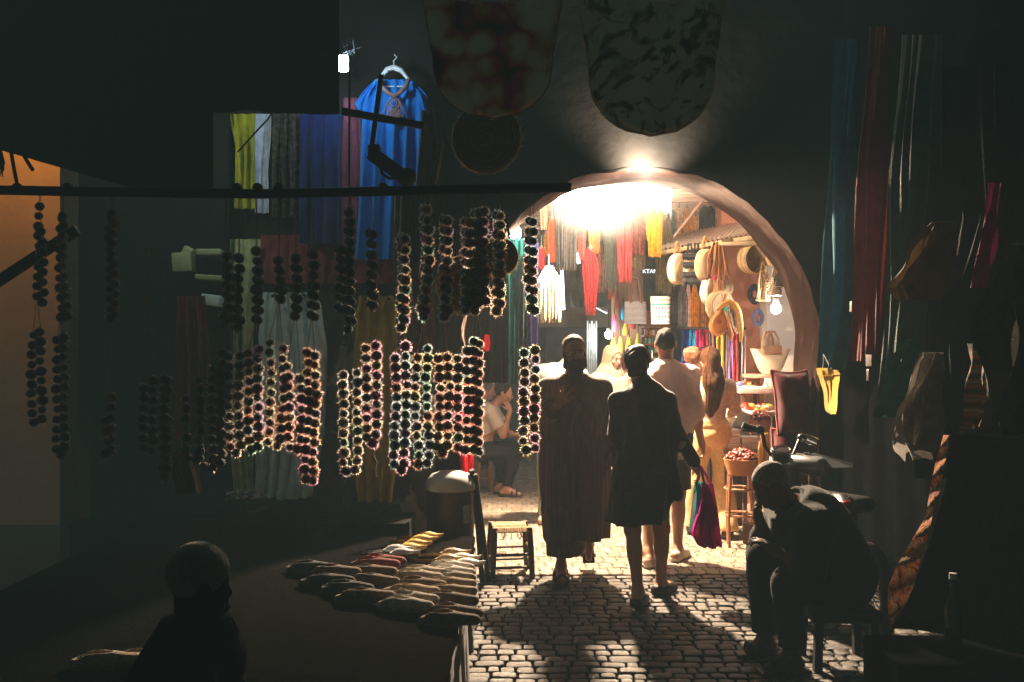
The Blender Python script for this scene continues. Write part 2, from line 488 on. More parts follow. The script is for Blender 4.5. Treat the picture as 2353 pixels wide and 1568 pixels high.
# ---- the wall with the round arch
def arch_wall():
    root = empty('archway_wall', (AX, WY, 0), 'brown plastered wall pierced by the big round arch over the lane', 'wall')
    r = random.Random(2)
    xl, xr, top = -3.2, 4.2, 5.4
    def outline():
        pts = [(AX - AR, 0.0)]
        for z in np.linspace(0, AZ, 14)[1:]: pts.append((AX - AR + .012 * math.sin(z * 5), z))
        for t in np.linspace(PI, 0, 61)[1:-1]:
            rr = AR * (1 + .006 * math.sin(t * 7) + .004 * math.sin(t * 17)); pts.append((AX + rr * math.cos(t), AZ + rr * math.sin(t)))
        for z in np.linspace(AZ, 0, 14): pts.append((AX + AR + .012 * math.sin(z * 4) + .008 * math.sin(z * 11), z))
        return pts
    ol = outline()
    def zarch(x): 
        q = AR ** 2 - (x - AX) ** 2
        return AZ + math.sqrt(q) if q > 0 else 0
    for name, y in (('front_face', WY), ('rear_face', WB)):
        g = G(); o = []
        for p in ol: o.append((p[0], y, p[1]))
        n = len(o); v = list(o); f = []
        # ring of outer points, matched to the outline
        for p in ol:
            if p[1] < AZ: v.append((xl if p[0] < AX else xr, y, p[1] * top / AZ * .6 if False else p[1]))
            else:
                a = math.atan2(p[1] - AZ, p[0] - AX); c, s = math.cos(a), math.sin(a)
                k = min(((xr - AX) if c > 0 else (AX - xl)) / max(abs(c), 1e-6), (top - AZ) / max(s, 1e-6))
                v.append((AX + k * c, y, AZ + k * s))
        for i in range(n - 1): f.append([i, i + 1, n + i + 1, n + i])
        # corners
        g.add(v, f)
        def corner(sgn):
            X = xr if sgn > 0 else xl
            a = math.atan2(top - AZ, X - AX); 
            idx = [i for i, p in enumerate(ol) if p[1] >= AZ]
            side = [v[n + i] for i in idx]
            if sgn < 0:
                A = [q for q in side if abs(q[0] - xl) < 1e-6][-1]; B = [q for q in side if abs(q[2] - top) < 1e-6][0]
            else:
                A = [q for q in side if abs(q[2] - top) < 1e-6][-1]; B = [q for q in side if abs(q[0] - xr) < 1e-6][0]
            return [A, B, (X, y, top)]
        for s in (-1, 1):
            t = corner(s); g.add(t, [[0, 1, 2]])
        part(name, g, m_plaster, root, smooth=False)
    g = G(); prof = np.array(ol); ys = np.linspace(WY + .004, WB - .004, 12); rj = np.random.default_rng(4)
    pts = np.zeros((len(ol), 12, 3))
    for i, p in enumerate(ol):
        for j, y in enumerate(ys): pts[i, j] = (p[0], y, p[1])
    pts[:, 1:-1, 0] += rj.normal(0, .005, (len(ol), 10)); pts[:, 1:-1, 2] += rj.normal(0, .005, (len(ol), 10))
    g.grid(pts)
    part('arch_soffit', g, m_peel, root, smooth=True)
    # rough worn rim along the near edge
    g = G(); v = [(p[0] + r.uniform(-.007, .007), WY + .004 + r.uniform(-.006, .002), p[1] + r.uniform(-.007, .007)) for p in ol]
    g.tube(v, np.array([r.uniform(.003, .011) for _ in v]), 6)
    part('worn_edge', g, m_plaster, root)
    return root
arch_wall()

def slab(name, lo, hi, m, label, cat, bev=0):
    lo, hi = np.array(lo, float), np.array(hi, float)
    g = G().box((lo + hi) / 2, hi - lo, bev=bev)
    return thing1(name, g, m, label, cat, smooth=False)

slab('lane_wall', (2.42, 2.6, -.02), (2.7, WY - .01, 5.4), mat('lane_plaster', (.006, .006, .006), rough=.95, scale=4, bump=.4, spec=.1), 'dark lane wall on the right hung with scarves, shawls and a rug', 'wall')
slab('alley_wall', (-7.2, 9.4, -.02), (-2.6, 9.6, 5.6), m_orange, 'orange lit plaster wall of the side alley at the far left', 'wall')
slab('corner_pillar', (-3.18, 7.0, -.02), (-3.06, 7.24, 5.4), mat('pillar_brown', (.10, .06, .035), rough=.9, scale=6, bump=.4), 'dark brown pillar at the corner of the orange side alley', 'pillar')
slab('passage_wall', (-2.4, 16.4, -.02), (4.2, 16.6, 5), m_dark, 'dark back wall closing the covered passage beyond the arch', 'wall')
slab('shop_wall', (-1.75, WB + .02, -.02), (-1.6, 16.3, 4.4), m_dark, 'dark shop wall beyond the arch behind the seated men', 'wall')
# right-hand shop beyond the arch
slab('pink_wall', (2.22, 10.55, -.02), (2.62, 10.75, 3.4), mat('pink_plaster', (.5, .22, .13), rough=.85, var=.1, scale=4, bump=.3), 'pink plaster end wall behind the straw basket', 'wall')
slab('white_pillar', (2.625, 10.25, -.02), (2.93, 10.7, 3.4), mat('white_plaster', (.74, .72, .66), rough=.8, var=.06, scale=5, bump=.2), 'white plastered pillar lit by the naked bulb', 'pillar')
slab('grey_pillar', (2.935, 10.32, -.02), (3.1, 10.7, 3.4), mat('grey_paint', (.42, .45, .44), rough=.7, var=.1, scale=5, bump=.2), 'grey painted door post beside the white pillar', 'post')
slab('stall_wall', (3.2, WB + .03, -.02), (3.4, 16.3, 4.2), mat('stall_brown', (.34, .19, .12), rough=.9, scale=4, bump=.3), 'brown side wall of the right hand stalls beyond the arch', 'wall')
slab('far_pier', P(1405, 600, 13.5) * [1, 1, 0] + [0, 0, -.02], (P(1478, 600, 13.5)[0], 13.8, 4.0), m_ochre, 'salmon pink pier behind the hanging striped tote', 'pier')
slab('lintel_beam', P(1225, 752, 14.2), P(1470, 702, 14.6), mat('lintel_brown', (.16, .115, .075), rough=.9, scale=5, bump=.3), 'broad brown lintel over the dark passage behind the people', 'beam')

# reed ceiling
def ceiling():
    root = empty('reed_ceiling', (1.4, 10.5, 3.3), 'pale slatted reed ceiling over the lane beyond the arch', 'ceiling')
    g = G(); r = random.Random(4)
    y = WB + .05
    while y < 13.5:
        z0, z1 = 3.34 + r.uniform(-.03, .02), 3.34 + r.uniform(-.03, .02)
        xs = np.linspace(-1.5, 3.2, 9)
        g.tube([(x, y + r.uniform(-.01, .01), z0 + (z1 - z0) * i / 8 - .05 * math.sin(i / 8 * PI) + r.uniform(-.008, .008)) for i, x in enumerate(xs)], .028, 6)
        y += r.uniform(.075, .1)
    part('reeds', g, mat('reed_pale', (.72, .5, .4), rough=.8, var=.2, scale=9, island=.25, stretch=(.2, 4, 4)), root)
    g = G()
    for x in (.2, 1.3, 2.4): g.bar((x, WB + .03, 3.43), (x, 13.5, 3.43), .08)
    g.box((.85, 10.8, 3.5), (4.7, 5.7, .03))
    part('ceiling_boards', g, mat('board_pale', (.6, .43, .36), rough=.85, scale=6, bump=.3), root, smooth=False)
ceiling()
# ================================================================== PEOPLE
m_skin = mat('skin_tan', (.42, .22, .14), rough=.55, var=.08, scale=12, bump=.05, spec=.4)
m_skin_dark = mat('skin_brown', (.20, .095, .055), rough=.5, var=.1, scale=12, bump=.05, spec=.4)
m_skin_pale = mat('skin_pale', (.55, .32, .22), rough=.55, var=.06, scale=12, bump=.05, spec=.4)
m_hair = mat('hair_black', (.018, .013, .010), rough=.6, var=.4, scale=60, bump=.6, stretch=(1, 1, .12), spec=.2)
m_hair_br = mat('hair_brown', (.05, .019, .006), rough=.6, var=.8, scale=75, bump=.7, stretch=(1, 1, .06), spec=.06)
m_hair_grey = mat('hair_grey_stubble', (.16, .14, .12), rough=.7, var=.3, scale=90, bump=.5, sheen=.6)
m_leather = mat('leather_dark', (.03, .02, .015), rough=.5, scale=30, bump=.2)
m_metal = mat('metal_dull', (.5, .5, .48), rough=.35, metal=1, scale=20, bump=.05)

class Pose:
    """joints from lateral (to the person's right), forward and up amounts"""
    def __init__(self, x, y, face, s=1.0, **over):
        f = np.array([face[0], face[1], 0.]); f /= np.linalg.norm(f)
        self.o = np.array([x, y, 0.]); self.f = f; self.a = np.array([f[1], -f[0], 0.]); self.s = s
        J = dict(head=(0, .02, 1.635), neck=(0, -.005, 1.49), chest=(0, -.01, 1.28), belly=(0, .01, 1.08), pelvis=(0, 0, .95),
                 shR=(.18, 0, 1.385), elR=(.235, -.03, 1.12), wrR=(.255, .03, .88), shL=(-.18, 0, 1.385), elL=(-.235, -.03, 1.15), wrL=(-.255, .03, .90),
                 hiR=(.09, 0, .92), knR=(.1, .02, .5), anR=(.1, -.03, .085), toR=(.12, .15, .025),
                 hiL=(-.09, 0, .92), knL=(-.1, .02, .5), anL=(-.1, -.03, .085), toL=(-.12, .15, .025))
        J.update(over)
        self.J = {k: self.w(*v) for k, v in J.items()}
        self.look = f; self.up = np.array([0, 0, 1.])
    def w(self, a, f, z): return self.o + self.s * (self.a * a + self.f * f) + np.array([0, 0, self.s * z])
    def __getitem__(self, k): return self.J[k]
    def bounds(self, pad=.24):
        v = np.array(list(self.J.values())); return v.min(0) - pad, v.max(0) + pad

def head(S, p, s=1.0, k=.012):
    c = p['head']; B = basis(p.look, p.up); s = s * p.s
    q = lambda a, f, u: c + B @ (np.array([a, f, u]) * s)
    e = lambda pos, r, kk=k, sub=False: S.ell(q(*pos), np.array(r) * s, kk, B, sub)
    e((0, -.014, .03), (.075, .094, .087)); e((0, .022, -.03), (.061, .07, .084), .02)
    e((0, .045, -.088), (.036, .036, .028), .02)
    S.cap(q(0, .088, .004), q(0, .106, -.03), .008 * s, .0145 * s, .01)
    S.cap(q(-.036, .080, .02), q(.036, .080, .02), .012 * s, None, .012)
    for t in (-1, 1):
        e((t * .032, .099, .0), (.018, .016, .012), .008, True)
        e((t * .032, .080, -.001), (.0135, .0135, .0115), .003)
        e((t * .045, .07, -.03), (.02, .018, .016), .015)
        e((t * .079, -.008, -.008), (.010, .02, .033), .006)
        e((t * .083, -.004, -.006), (.006, .011, .02), .004, True)
    e((0, .092, -.056), (.024, .010, .006), .006); e((0, .090, -.067), (.021, .010, .007), .006)

def hand(S, wr, d, n, s=1.0, curl=.35, spread=.13, side=1, thumb=.6):
    """d along the hand, n out of the palm, side +1 puts the thumb on the d x n side"""
    d = np.asarray(d, float); d /= np.linalg.norm(d); n = np.asarray(n, float); n = n - d * (n @ d); n /= np.linalg.norm(n)
    t = np.cross(d, n) * side
    q = lambda a, b, c: wr + s * (d * a + t * b + n * c)
    B = np.stack([d, t, n], 1)
    S.ell(q(.05, 0, 0), np.array([.055, .042, .017]) * s, .01, B)
    S.cap(wr, q(.03, 0, 0), .026 * s, .026 * s, .012)
    for i, (b, l) in enumerate(((.031, .072), (.0105, .08), (-.0105, .074), (-.03, .058))):
        a = q(.09 - .006 * abs(i - 1), b, 0); ang = curl * .5 * (1 + .1 * i); sp = spread * (1.5 - i) / 1.5
        pr = a
        for jj, (fr, rr) in enumerate(((.45, .0095), (.3, .0085), (.25, .0075))):
            dirv = d * math.cos(ang) + n * math.sin(ang) + t * sp * math.cos(ang); dirv /= np.linalg.norm(dirv)
            nx = pr + dirv * l * fr * s
            S.cap(pr, nx, rr * s, (rr - .001) * s, .003); pr = nx; ang += curl * (.9 + .1 * i)
    a = q(.025, .034, .004); b = q(.06, .034 + .034 * thumb, .014); c = q(.088, .034 + .045 * thumb, .022 + .02 * curl)
    S.cap(a, b, .0125 * s, .0105 * s, .008); S.cap(b, c, .0105 * s, .0085 * s, .004)

def foot(S, p, sd, s, flat=True):
    an, to = p['an' + sd], p['to' + sd]
    f = to - an; fl = f.copy(); 
    heel = an - (fl - np.array([0, 0, fl[2]])) * .3 + np.array([0, 0, -.045 * s]) if flat else an + p.heel[sd]
    ball = heel + (to - heel) * .72 + np.array([0, 0, .006])
    S.cap(an, heel, .036 * s, .034 * s, .02); S.cap(heel, ball, .032 * s, .036 * s, .02); S.cap(ball, to, .034 * s, .024 * s, .015); S.cap(an, ball, .034 * s, .026 * s, .03)

def body_prims(S, p, what, g=0.0, k=.03, slim=1.0):
    s = p.s; J = p.J
    B = np.stack([p.a, p.f, [0, 0, 1]], 1)
    if 'torso' in what:
        up = J['neck'] - J['pelvis']; up /= np.linalg.norm(up)
        shv = J['shR'] - J['shL']; shv = shv / np.linalg.norm(shv); fw = np.cross(up, shv); T = np.stack([shv, fw, up], 1)
        S.ell(J['chest'], np.array([.165 * slim + g, .115 + g, .2 + g]) * s, k, T)
        S.ell(J['belly'], np.array([.145 * slim + g, .108 + g, .17 + g]) * s, k + .03, T)
        S.ell(J['pelvis'], np.array([.165 + g, .12 + g, .13 + g]) * s, k + .03, T)
        for t in 'RL':
            S.cap(J['neck'] - up * .045, J['sh' + t], (.042 + g * .8) * s, (.05 + g * .8) * s, k + .015)
            S.cap(J['chest'] + up * .02, J['sh' + t] - up * .03, (.08 + g * .6) * s, (.045 + g * .6) * s, k + .015)
    if 'neck' in what: S.cap(J['neck'] - [0, 0, .04], J['head'] - p.up * .05 * s - p.look * .02 * s, (.06 + g) * s, (.054 + g) * s, k)
    for t in 'RL':
        if 'uarm' in what: S.cap(J['sh' + t], J['el' + t], (.05 + g) * s, (.041 + g) * s, k)
        if 'farm' in what:
            S.cap(J['el' + t], J['wr' + t], (.04 + g) * s, (.026 + g) * s, k)
            m = J['el' + t] * .7 + J['wr' + t] * .3; S.ell(m, np.array([.043 + g] * 3) * s, .03)
        if 'thigh' in what: S.cap(J['hi' + t], J['kn' + t], (.088 + g) * s, (.056 + g) * s, k)
        if 'calf' in what:
            S.cap(J['kn' + t], J['an' + t], (.054 + g) * s, (.034 + g) * s, k)
            m = J['kn' + t] * .68 + J['an' + t] * .32 - p.f * .018 * s; ax = J['an' + t] - J['kn' + t]
            S.ell(m, np.array([.048 + g, .05 + g, .11 + g]) * s, .03)
    return S

def make_body(root, p, m, h=.011, hands=None, feet='RL', slim=1.0, headscale=1.0, name='body'):
    lo, hi = p.bounds()
    S = SDF(lo, hi, h)
    body_prims(S, p, ('torso', 'neck', 'uarm', 'farm', 'thigh', 'calf'), slim=slim)
    head(S, p, headscale)
    for t in 'RL':
        if feet: foot(S, p, t, p.s, not (hasattr(p, 'heel') and t in p.heel))
        hd = (hands or {}).get(t)
        d = p['wr' + t] - p['el' + t]
        if hd is None: hand(S, p['wr' + t], d, -p.a * (1 if t == 'R' else -1) * 1.0 + p.f * .2, p.s, .35, side=(1 if t == 'R' else -1))
        else: hand(S, p['wr' + t], hd.get('d', d), hd['n'], p.s, hd.get('curl', .35), hd.get('spread', .13), hd.get('side', 1), hd.get('thumb', .6))
    return S.mk(name, m, root)

def garment(root, name, p, m, build, h=.012, pad=.3):
    lo, hi = p.bounds(pad); S = SDF(lo, hi, h); build(S); return S.mk(name, m, root)

def hair_cap(root, p, m, build, name='hair', h=.008):
    c = p['head']; S = SDF(c - .3, c + .3, h); B = basis(p.look, p.up)
    q = lambda a, f, u: c + B @ (np.array([a, f, u]) * p.s)
    build(S, q, B); return S.mk(name, m, root)

def face_paint(root, p, m_eye, s=1.0, brow=True, lips=None):
    """eyebrows, irises and lips as thin pieces on the face"""
    c = p['head']; B = basis(p.look, p.up); q = lambda a, f, u: c + B @ (np.array([a, f, u]) * s * p.s)
    g = G()
    for t in (-1, 1):
        g.ball(q(t * .032, .0895, -.001), .006, 8, 6)
        g.tube([q(t * .014, .094, .022), q(t * .032, .096, .027), q(t * .050, .082, .021)], [.003, .004, .002], 6)
    part('eyes', g, m_eye, root)
    if lips:
        g = G(); g.tube([q(-.024, .094, -.061), q(-.008, .104, -.058), q(.008, .104, -.058), q(.024, .094, -.061)], [.003, .006, .006, .003], 6)
        part('lips', g, lips, root)

# ------------------------------------------------------------------ the bearded man in the long robe
def bearded_man():
    X = .445; Y = 7.1
    p = Pose(X, Y, (0.05, -1), 1.0,
             shR=(.18, 0, 1.36), elR=(.275, -.02, 1.13), wrR=(.135, .20, 1.255),
             shL=(-.19, -.01, 1.36), elL=(-.25, -.04, 1.12), wrL=(-.25, .06, .93),
             knR=(.09, .07, .5), anR=(.095, -.0, .09), toR=(.105, .19, .028),
             knL=(-.10, .0, .50), anL=(-.13, -.30, .29), toL=(-.135, -.24, .10), head=(.005, .05, 1.62), neck=(0, 0, 1.49))
    p.heel = {'L': np.array([0, .075, .01])}
    p.look = np.array([.08, -1, -.1]); p.look /= np.linalg.norm(p.look)
    root = empty('person', (X, Y, 0), 'bearded man in a long dark robe walking forward with one hand raised', 'person')
    make_body(root, p, m_skin_dark, .0075, hands={'R': dict(d=np.array([.35, -.25, 1]), n=np.array([.15, -1, -.25]), curl=.22, side=1, thumb=.9, spread=.2),
                                              'L': dict(n=p.a, side=-1)}, headscale=1.0)
    o = p.o
    def robe(S):
        S.prof([(.30, X + .015, Y + .0, .225, .19), (.42, X + .012, Y, .235, .19), (.7, X + .005, Y, .25, .195), (.95, X, Y, .25, .195),
                (1.15, X, Y, .225, .17), (1.3, X, Y + .0, .19, .145), (1.38, X, Y + .01, .15, .12), (1.46, X, Y + .02, .09, .08)], nf=9, amp=.035, ph=1.2)
        for t in 'RL':
            S.cap(p['neck'] - [0, 0, .045], p['sh' + t], .05, .068, .03)
            S.cap(p['sh' + t], p['el' + t], .078, .092, .04)
        S.cap(p['elR'], p['elR'] * .35 + p['wrR'] * .65, .082, .082, .03)
        S.cap(p['elR'] * .1 + p['wrR'] * .9, p['wrR'] + (p['wrR'] - p['elR']) * .6, .075, .08, .015, sub=True)
        S.cap(p['elL'], p['wrL'] + [0, 0, .02], .088, .085, .03)
        S.wrinkle(.006, 26, 5, dirs=(1, 1, .35))
        S.cut((.35, 0, -1), (X + .02, Y, .155)) if False else None
        # the front panel hangs lower than the side lifted by the rear leg
        S.cut((0, 0, 1), (0, 0, 1.545))
    lo, hi = p.bounds(.3); S = SDF(lo, hi, .0095)
    robe(S)
    S.prof([(.17, X - .075, Y - .02, .125, .13), (.32, X - .06, Y - .02, .15, .15), (.5, X - .03, Y - .01, .19, .17)], k=.05, nf=5, amp=.05, ph=.4)
    S.cap((X + .1, Y + .12, .42), (X + .13, Y + .2, .36), .11, .09, .06)
    S.cut((0, 0, -1), (0, 0, .18)); S.cut((.25, 0, -1), (X + .05, Y, .185))
    S.mk('robe', fab('robe_cloth', (.085, .055, .045), scale=60, var=.3, stretch=(1, 1, .05), sheen=.3, transl=.04), root)
    hair_cap(root, p, m_hair, lambda S, q, B: (S.ell(q(0, -.022, .036), (.0785, .094, .09), .01, B), S.cut(B @ np.array([0, 1, -.35]), q(0, .052, .072)), S.cut(B @ np.array([0, .75, -1]), q(0, .0, -.012))), 'hair', .0065)
    def beard(S, q, B):
        S.ell(q(0, .062, -.095), (.062, .052, .07), .02, B); S.ell(q(0, .072, -.155), (.05, .042, .07), .03, B)
        for t in (-1, 1): S.cap(q(t * .068, .012, -.012), q(t * .058, .04, -.09), .014, .03, .02)
        S.cap(q(-.028, .098, -.045), q(.028, .098, -.045), .011, None, .01)
        S.ell(q(0, .12, -.062), (.021, .02, .006), .005, B, True)
        S.wrinkle(.004, 120, 3)
    hair_cap(root, p, m_hair, beard, 'beard', .006)
    c = p['head']; B = basis(p.look, p.up); q = lambda a, f, u: c + B @ np.array([a, f, u])
    g = G()
    for t in (-1, 1):
        g.tube([q(t * .034 + .026 * math.cos(a), .104 - .2 * abs(.026 * math.cos(a) * t + .034 - .034) , -.002 + .02 * math.sin(a)) for a in np.linspace(0, 2 * PI, 17)], .0019, 5, False)
        g.tube([q(t * .06, .1, .006), q(t * .078, .06, .006), q(t * .083, 0, .004)], .0018, 5)
    g.tube([q(-.009, .105, .003), q(0, .109, .006), q(.009, .105, .003)], .0018, 5)
    part('glasses', g, mat('glasses_dark', (.02, .016, .014), rough=.4, bump=0), root)
    face_paint(root, p, m_hair)
    g = G()
    # sandals
    for t, dd in (('R', 0), ('L', 1)):
        an, to = p['an' + t], p['to' + t]
        heel = an + np.array([0, .045, -.07]) if t == 'R' else an + np.array([0, .08, 0])
        n = np.array([0, 0, 1.]) if t == 'R' else np.array([0, -.95, .3])
        ax = to - heel; ax /= np.linalg.norm(ax); sd = np.cross(n, ax); n2 = np.cross(ax, sd)
        Bm = np.stack([ax, sd, n2], 1); L = np.linalg.norm(to - heel) + .05
        ctr = (heel + to) / 2 - n2 * (.018 if t == 'R' else .04)
        gg = G()
        for w, o0, o1 in ((.098, -.5, .5),):
            gg.box(ctr, (L, .098, .02), Bm, bev=.009)
        for u in (.3, .0, -.42):
            cc = ctr + ax * L * u
            gg.tube([cc + sd * .05 * math.cos(a) + n2 * ((.062 if u < .1 else .05) + (.03 if u < -.3 else 0)) * math.sin(a) for a in np.linspace(0, PI, 9)], .011, 6)
        part('sandal', gg, m_leather, root)
    return root
bearded_man()

# ------------------------------------------------------------------ the woman walking away in front
def dark_woman():
    X, Y = .855, 6.5
    p = Pose(X, Y, (.02, 1), .955,
             head=(-.035, .04, 1.625), neck=(-.01, -.0, 1.49), shR=(.165, .02, 1.37), elR=(.225, -.03, 1.15), wrR=(.345, .02, .93),
             shL=(-.165, 0, 1.37), elL=(-.185, -.03, 1.13), wrL=(-.165, .08, .92),
             hiL=(-.085, 0, .9), knL=(-.07, .0, .49), anL=(-.055, -.2, .115), toL=(-.0, -.045, .028),
             hiR=(.1, 0, .9), knR=(.135, .07, .48), anR=(.145, .16, .088), toR=(.24, .28, .028))
    p.look = np.array([.12, 1, .0]); p.look /= np.linalg.norm(p.look)
    root = empty('person', (X, Y, 0), 'dark haired woman seen from behind in a dark jacket and short dress, bare legged', 'person')
    make_body(root, p, m_skin, .0085, slim=.9, hands={'R': dict(n=-p.a, curl=.75, side=1), 'L': dict(n=p.a, side=-1)})
    dx = lambda x: (x - 1176.5) / F * 6.5
    zz = lambda y: CAMZ - (y - 800) / F * 6.5
    def dress(S):
        rows = []
        for y, xl, xr in ((1200, 1394, 1536), (1140, 1402, 1548), (1060, 1410, 1548), (980, 1414, 1540), (935, 1408, 1552), (912, 1425, 1535), (900, 1450, 1500)):
            rows.append((zz(y), (dx(xl) + dx(xr)) / 2, Y, (dx(xr) - dx(xl)) / 2, .15 if y > 950 else (.13 if y > 915 else .07)))
        S.prof(rows, nf=8, amp=.03, ph=.5)
        for t in 'RL':
            S.cap(p['neck'] - [0, 0, .05], p['sh' + t], .05, .062, .05)
        S.cap(p['shL'], p['elL'], .056, .054, .03); S.cap(p['elL'], p['wrL'], .052, .048, .03)
        S.cap(p['shR'], p['elR'], .054, .05, .025); S.cap(p['elR'], p['wrR'] - [0.0, 0, -.02], .048, .042, .02)
        S.ell(p['chest'], np.array([.165, .142, .2]) * .955, .04); S.ell(p['chest'] + [0, 0, .1], np.array([.14, .12, .1]), .04)
        S.cap((dx(1530), Y, zz(960)), (dx(1550), Y - .02, zz(1130)), .05, .05, .05); S.cap(p['neck'] - [0, 0, .1], p['neck'] - [0, 0, .015], .11, .07, .04)
        S.wrinkle(.010, 24, 9, dirs=(1, 1, .4)); S.wrinkle(.004, 60, 19)
    lo, hi = p.bounds(.3); S = SDF(lo, hi, .010); dress(S)
    S.cut((.0, 0, -1), (0, 0, zz(1203))); S.cut((.5, 0, -1), (dx(1545), 0, zz(1190)))
    S.mk('jacket', fab('jacket_black', (.028, .026, .025), scale=40, sheen=.5, transl=.02), root)
    def hair(S, q, B):
        S.ell(q(0, -.02, .03), (.088, .102, .095), .01, B); S.cut(B @ np.array([0, 1, -.3]), q(0, .06, .05))
        S.ell(q(.0, -.105, .0), (.06, .05, .055), .025, B); S.ell(q(-.02, -.12, .03), (.04, .035, .04), .02, B); S.ell(q(.02, -.115, -.03), (.05, .04, .04), .02, B)
        S.cap(q(-.04, -.06, -.07), q(.04, -.06, -.07), .025, None, .03)
        S.wrinkle(.004, 130, 4)
    hair_cap(root, p, m_hair, hair, 'hair', .007)
    c = p['head']; B = basis(p.look, p.up); q = lambda a, f, u: c + B @ np.array([a, f, u])
    g = G(); g.tube([q(.098, .05, .085), q(.099, -.02, .05), q(.096, -.06, .03)], .003, 6); g.tube([q(.098, .05, .085), q(.075, .085, .095), q(0, .1, .1), q(-.07, .085, .095)], .004, 6)
    g.box(q(.045, .095, .1), (.05, .02, .035), B, .008); g.box(q(-.04, .097, .1), (.05, .02, .035), B, .008)
    part('sunglasses', g, mat('black_gloss', (.012, .012, .012), rough=.15, scale=10, bump=0, spec=.6), root)
    for t in 'RL':
        an, to = p['an' + t], p['to' + t]; d = to - an; d[2] = 0; d /= np.linalg.norm(d)
        S = SDF(np.minimum(an, to) - .16, np.maximum(an, to) + .12, .007)
        heel = an - d * .05; heel[2] = .04 if t == 'R' else .05
        S.cap(heel, to, .043, .036, .02); S.cap(heel + d * .06, to - d * .03, .046, .044, .02); S.ell(an + [0, 0, .05], (.048, .048, .06), .01, None, True)
        S.cut((0, 0, -1), (0, 0, .004)); S.cut((0, 0, 1), (0, 0, .075))
        S.mk('shoe', m_leather, root)
    return root
dark_woman()

def carrier_bags():
    Y = 6.5
    def bag(label, rows, m, hx, hy, dy, seed, dark=None):
        root = empty('carrier_bag', P(hx, hy, Y), label, 'bag', 'bags in the hand of the woman in front')
        for k, s_ in enumerate((-.035, .035)):
            pts = sheet_pts(rows, Y=Y + dy, folds=2.2, amp=.035, seed=seed + k, nv=22, amp_top=.7)
            w = np.sin(np.linspace(0, PI, pts.shape[1]))[None, :] * np.linspace(.2, 1, pts.shape[0])[:, None]
            pts[:, :, 1] += s_ * w * 1.6; part('side', G().grid(pts), m, root)
        y0, a, b = rows[0]
        for x in (a + 3, b - 3): part('handle', G().tube([P(x, y0 + 4, Y + dy), P((x + hx) / 2, (y0 + hy) / 2, Y + dy), P(hx, hy, Y)], .008, 6), m, root)
    bag('thin teal plastic bag hanging behind the magenta one', [(1108, 1598, 1622), (1150, 1592, 1630), (1200, 1586, 1634), (1216, 1584, 1628)], fab('bag_teal', (.01, .22, .26), transl=.55, sheen=.3), 1608, 1072, .05, 3)
    bag('thin magenta plastic bag hanging lowest beside the yellow trousers', [(1112, 1616, 1638), (1170, 1604, 1646), (1225, 1586, 1654), (1250, 1600, 1657), (1256, 1612, 1656)], fab('bag_magenta', (.42, .01, .22), transl=.55, sheen=.3), 1610, 1072, -.02, 5)
carrier_bags()

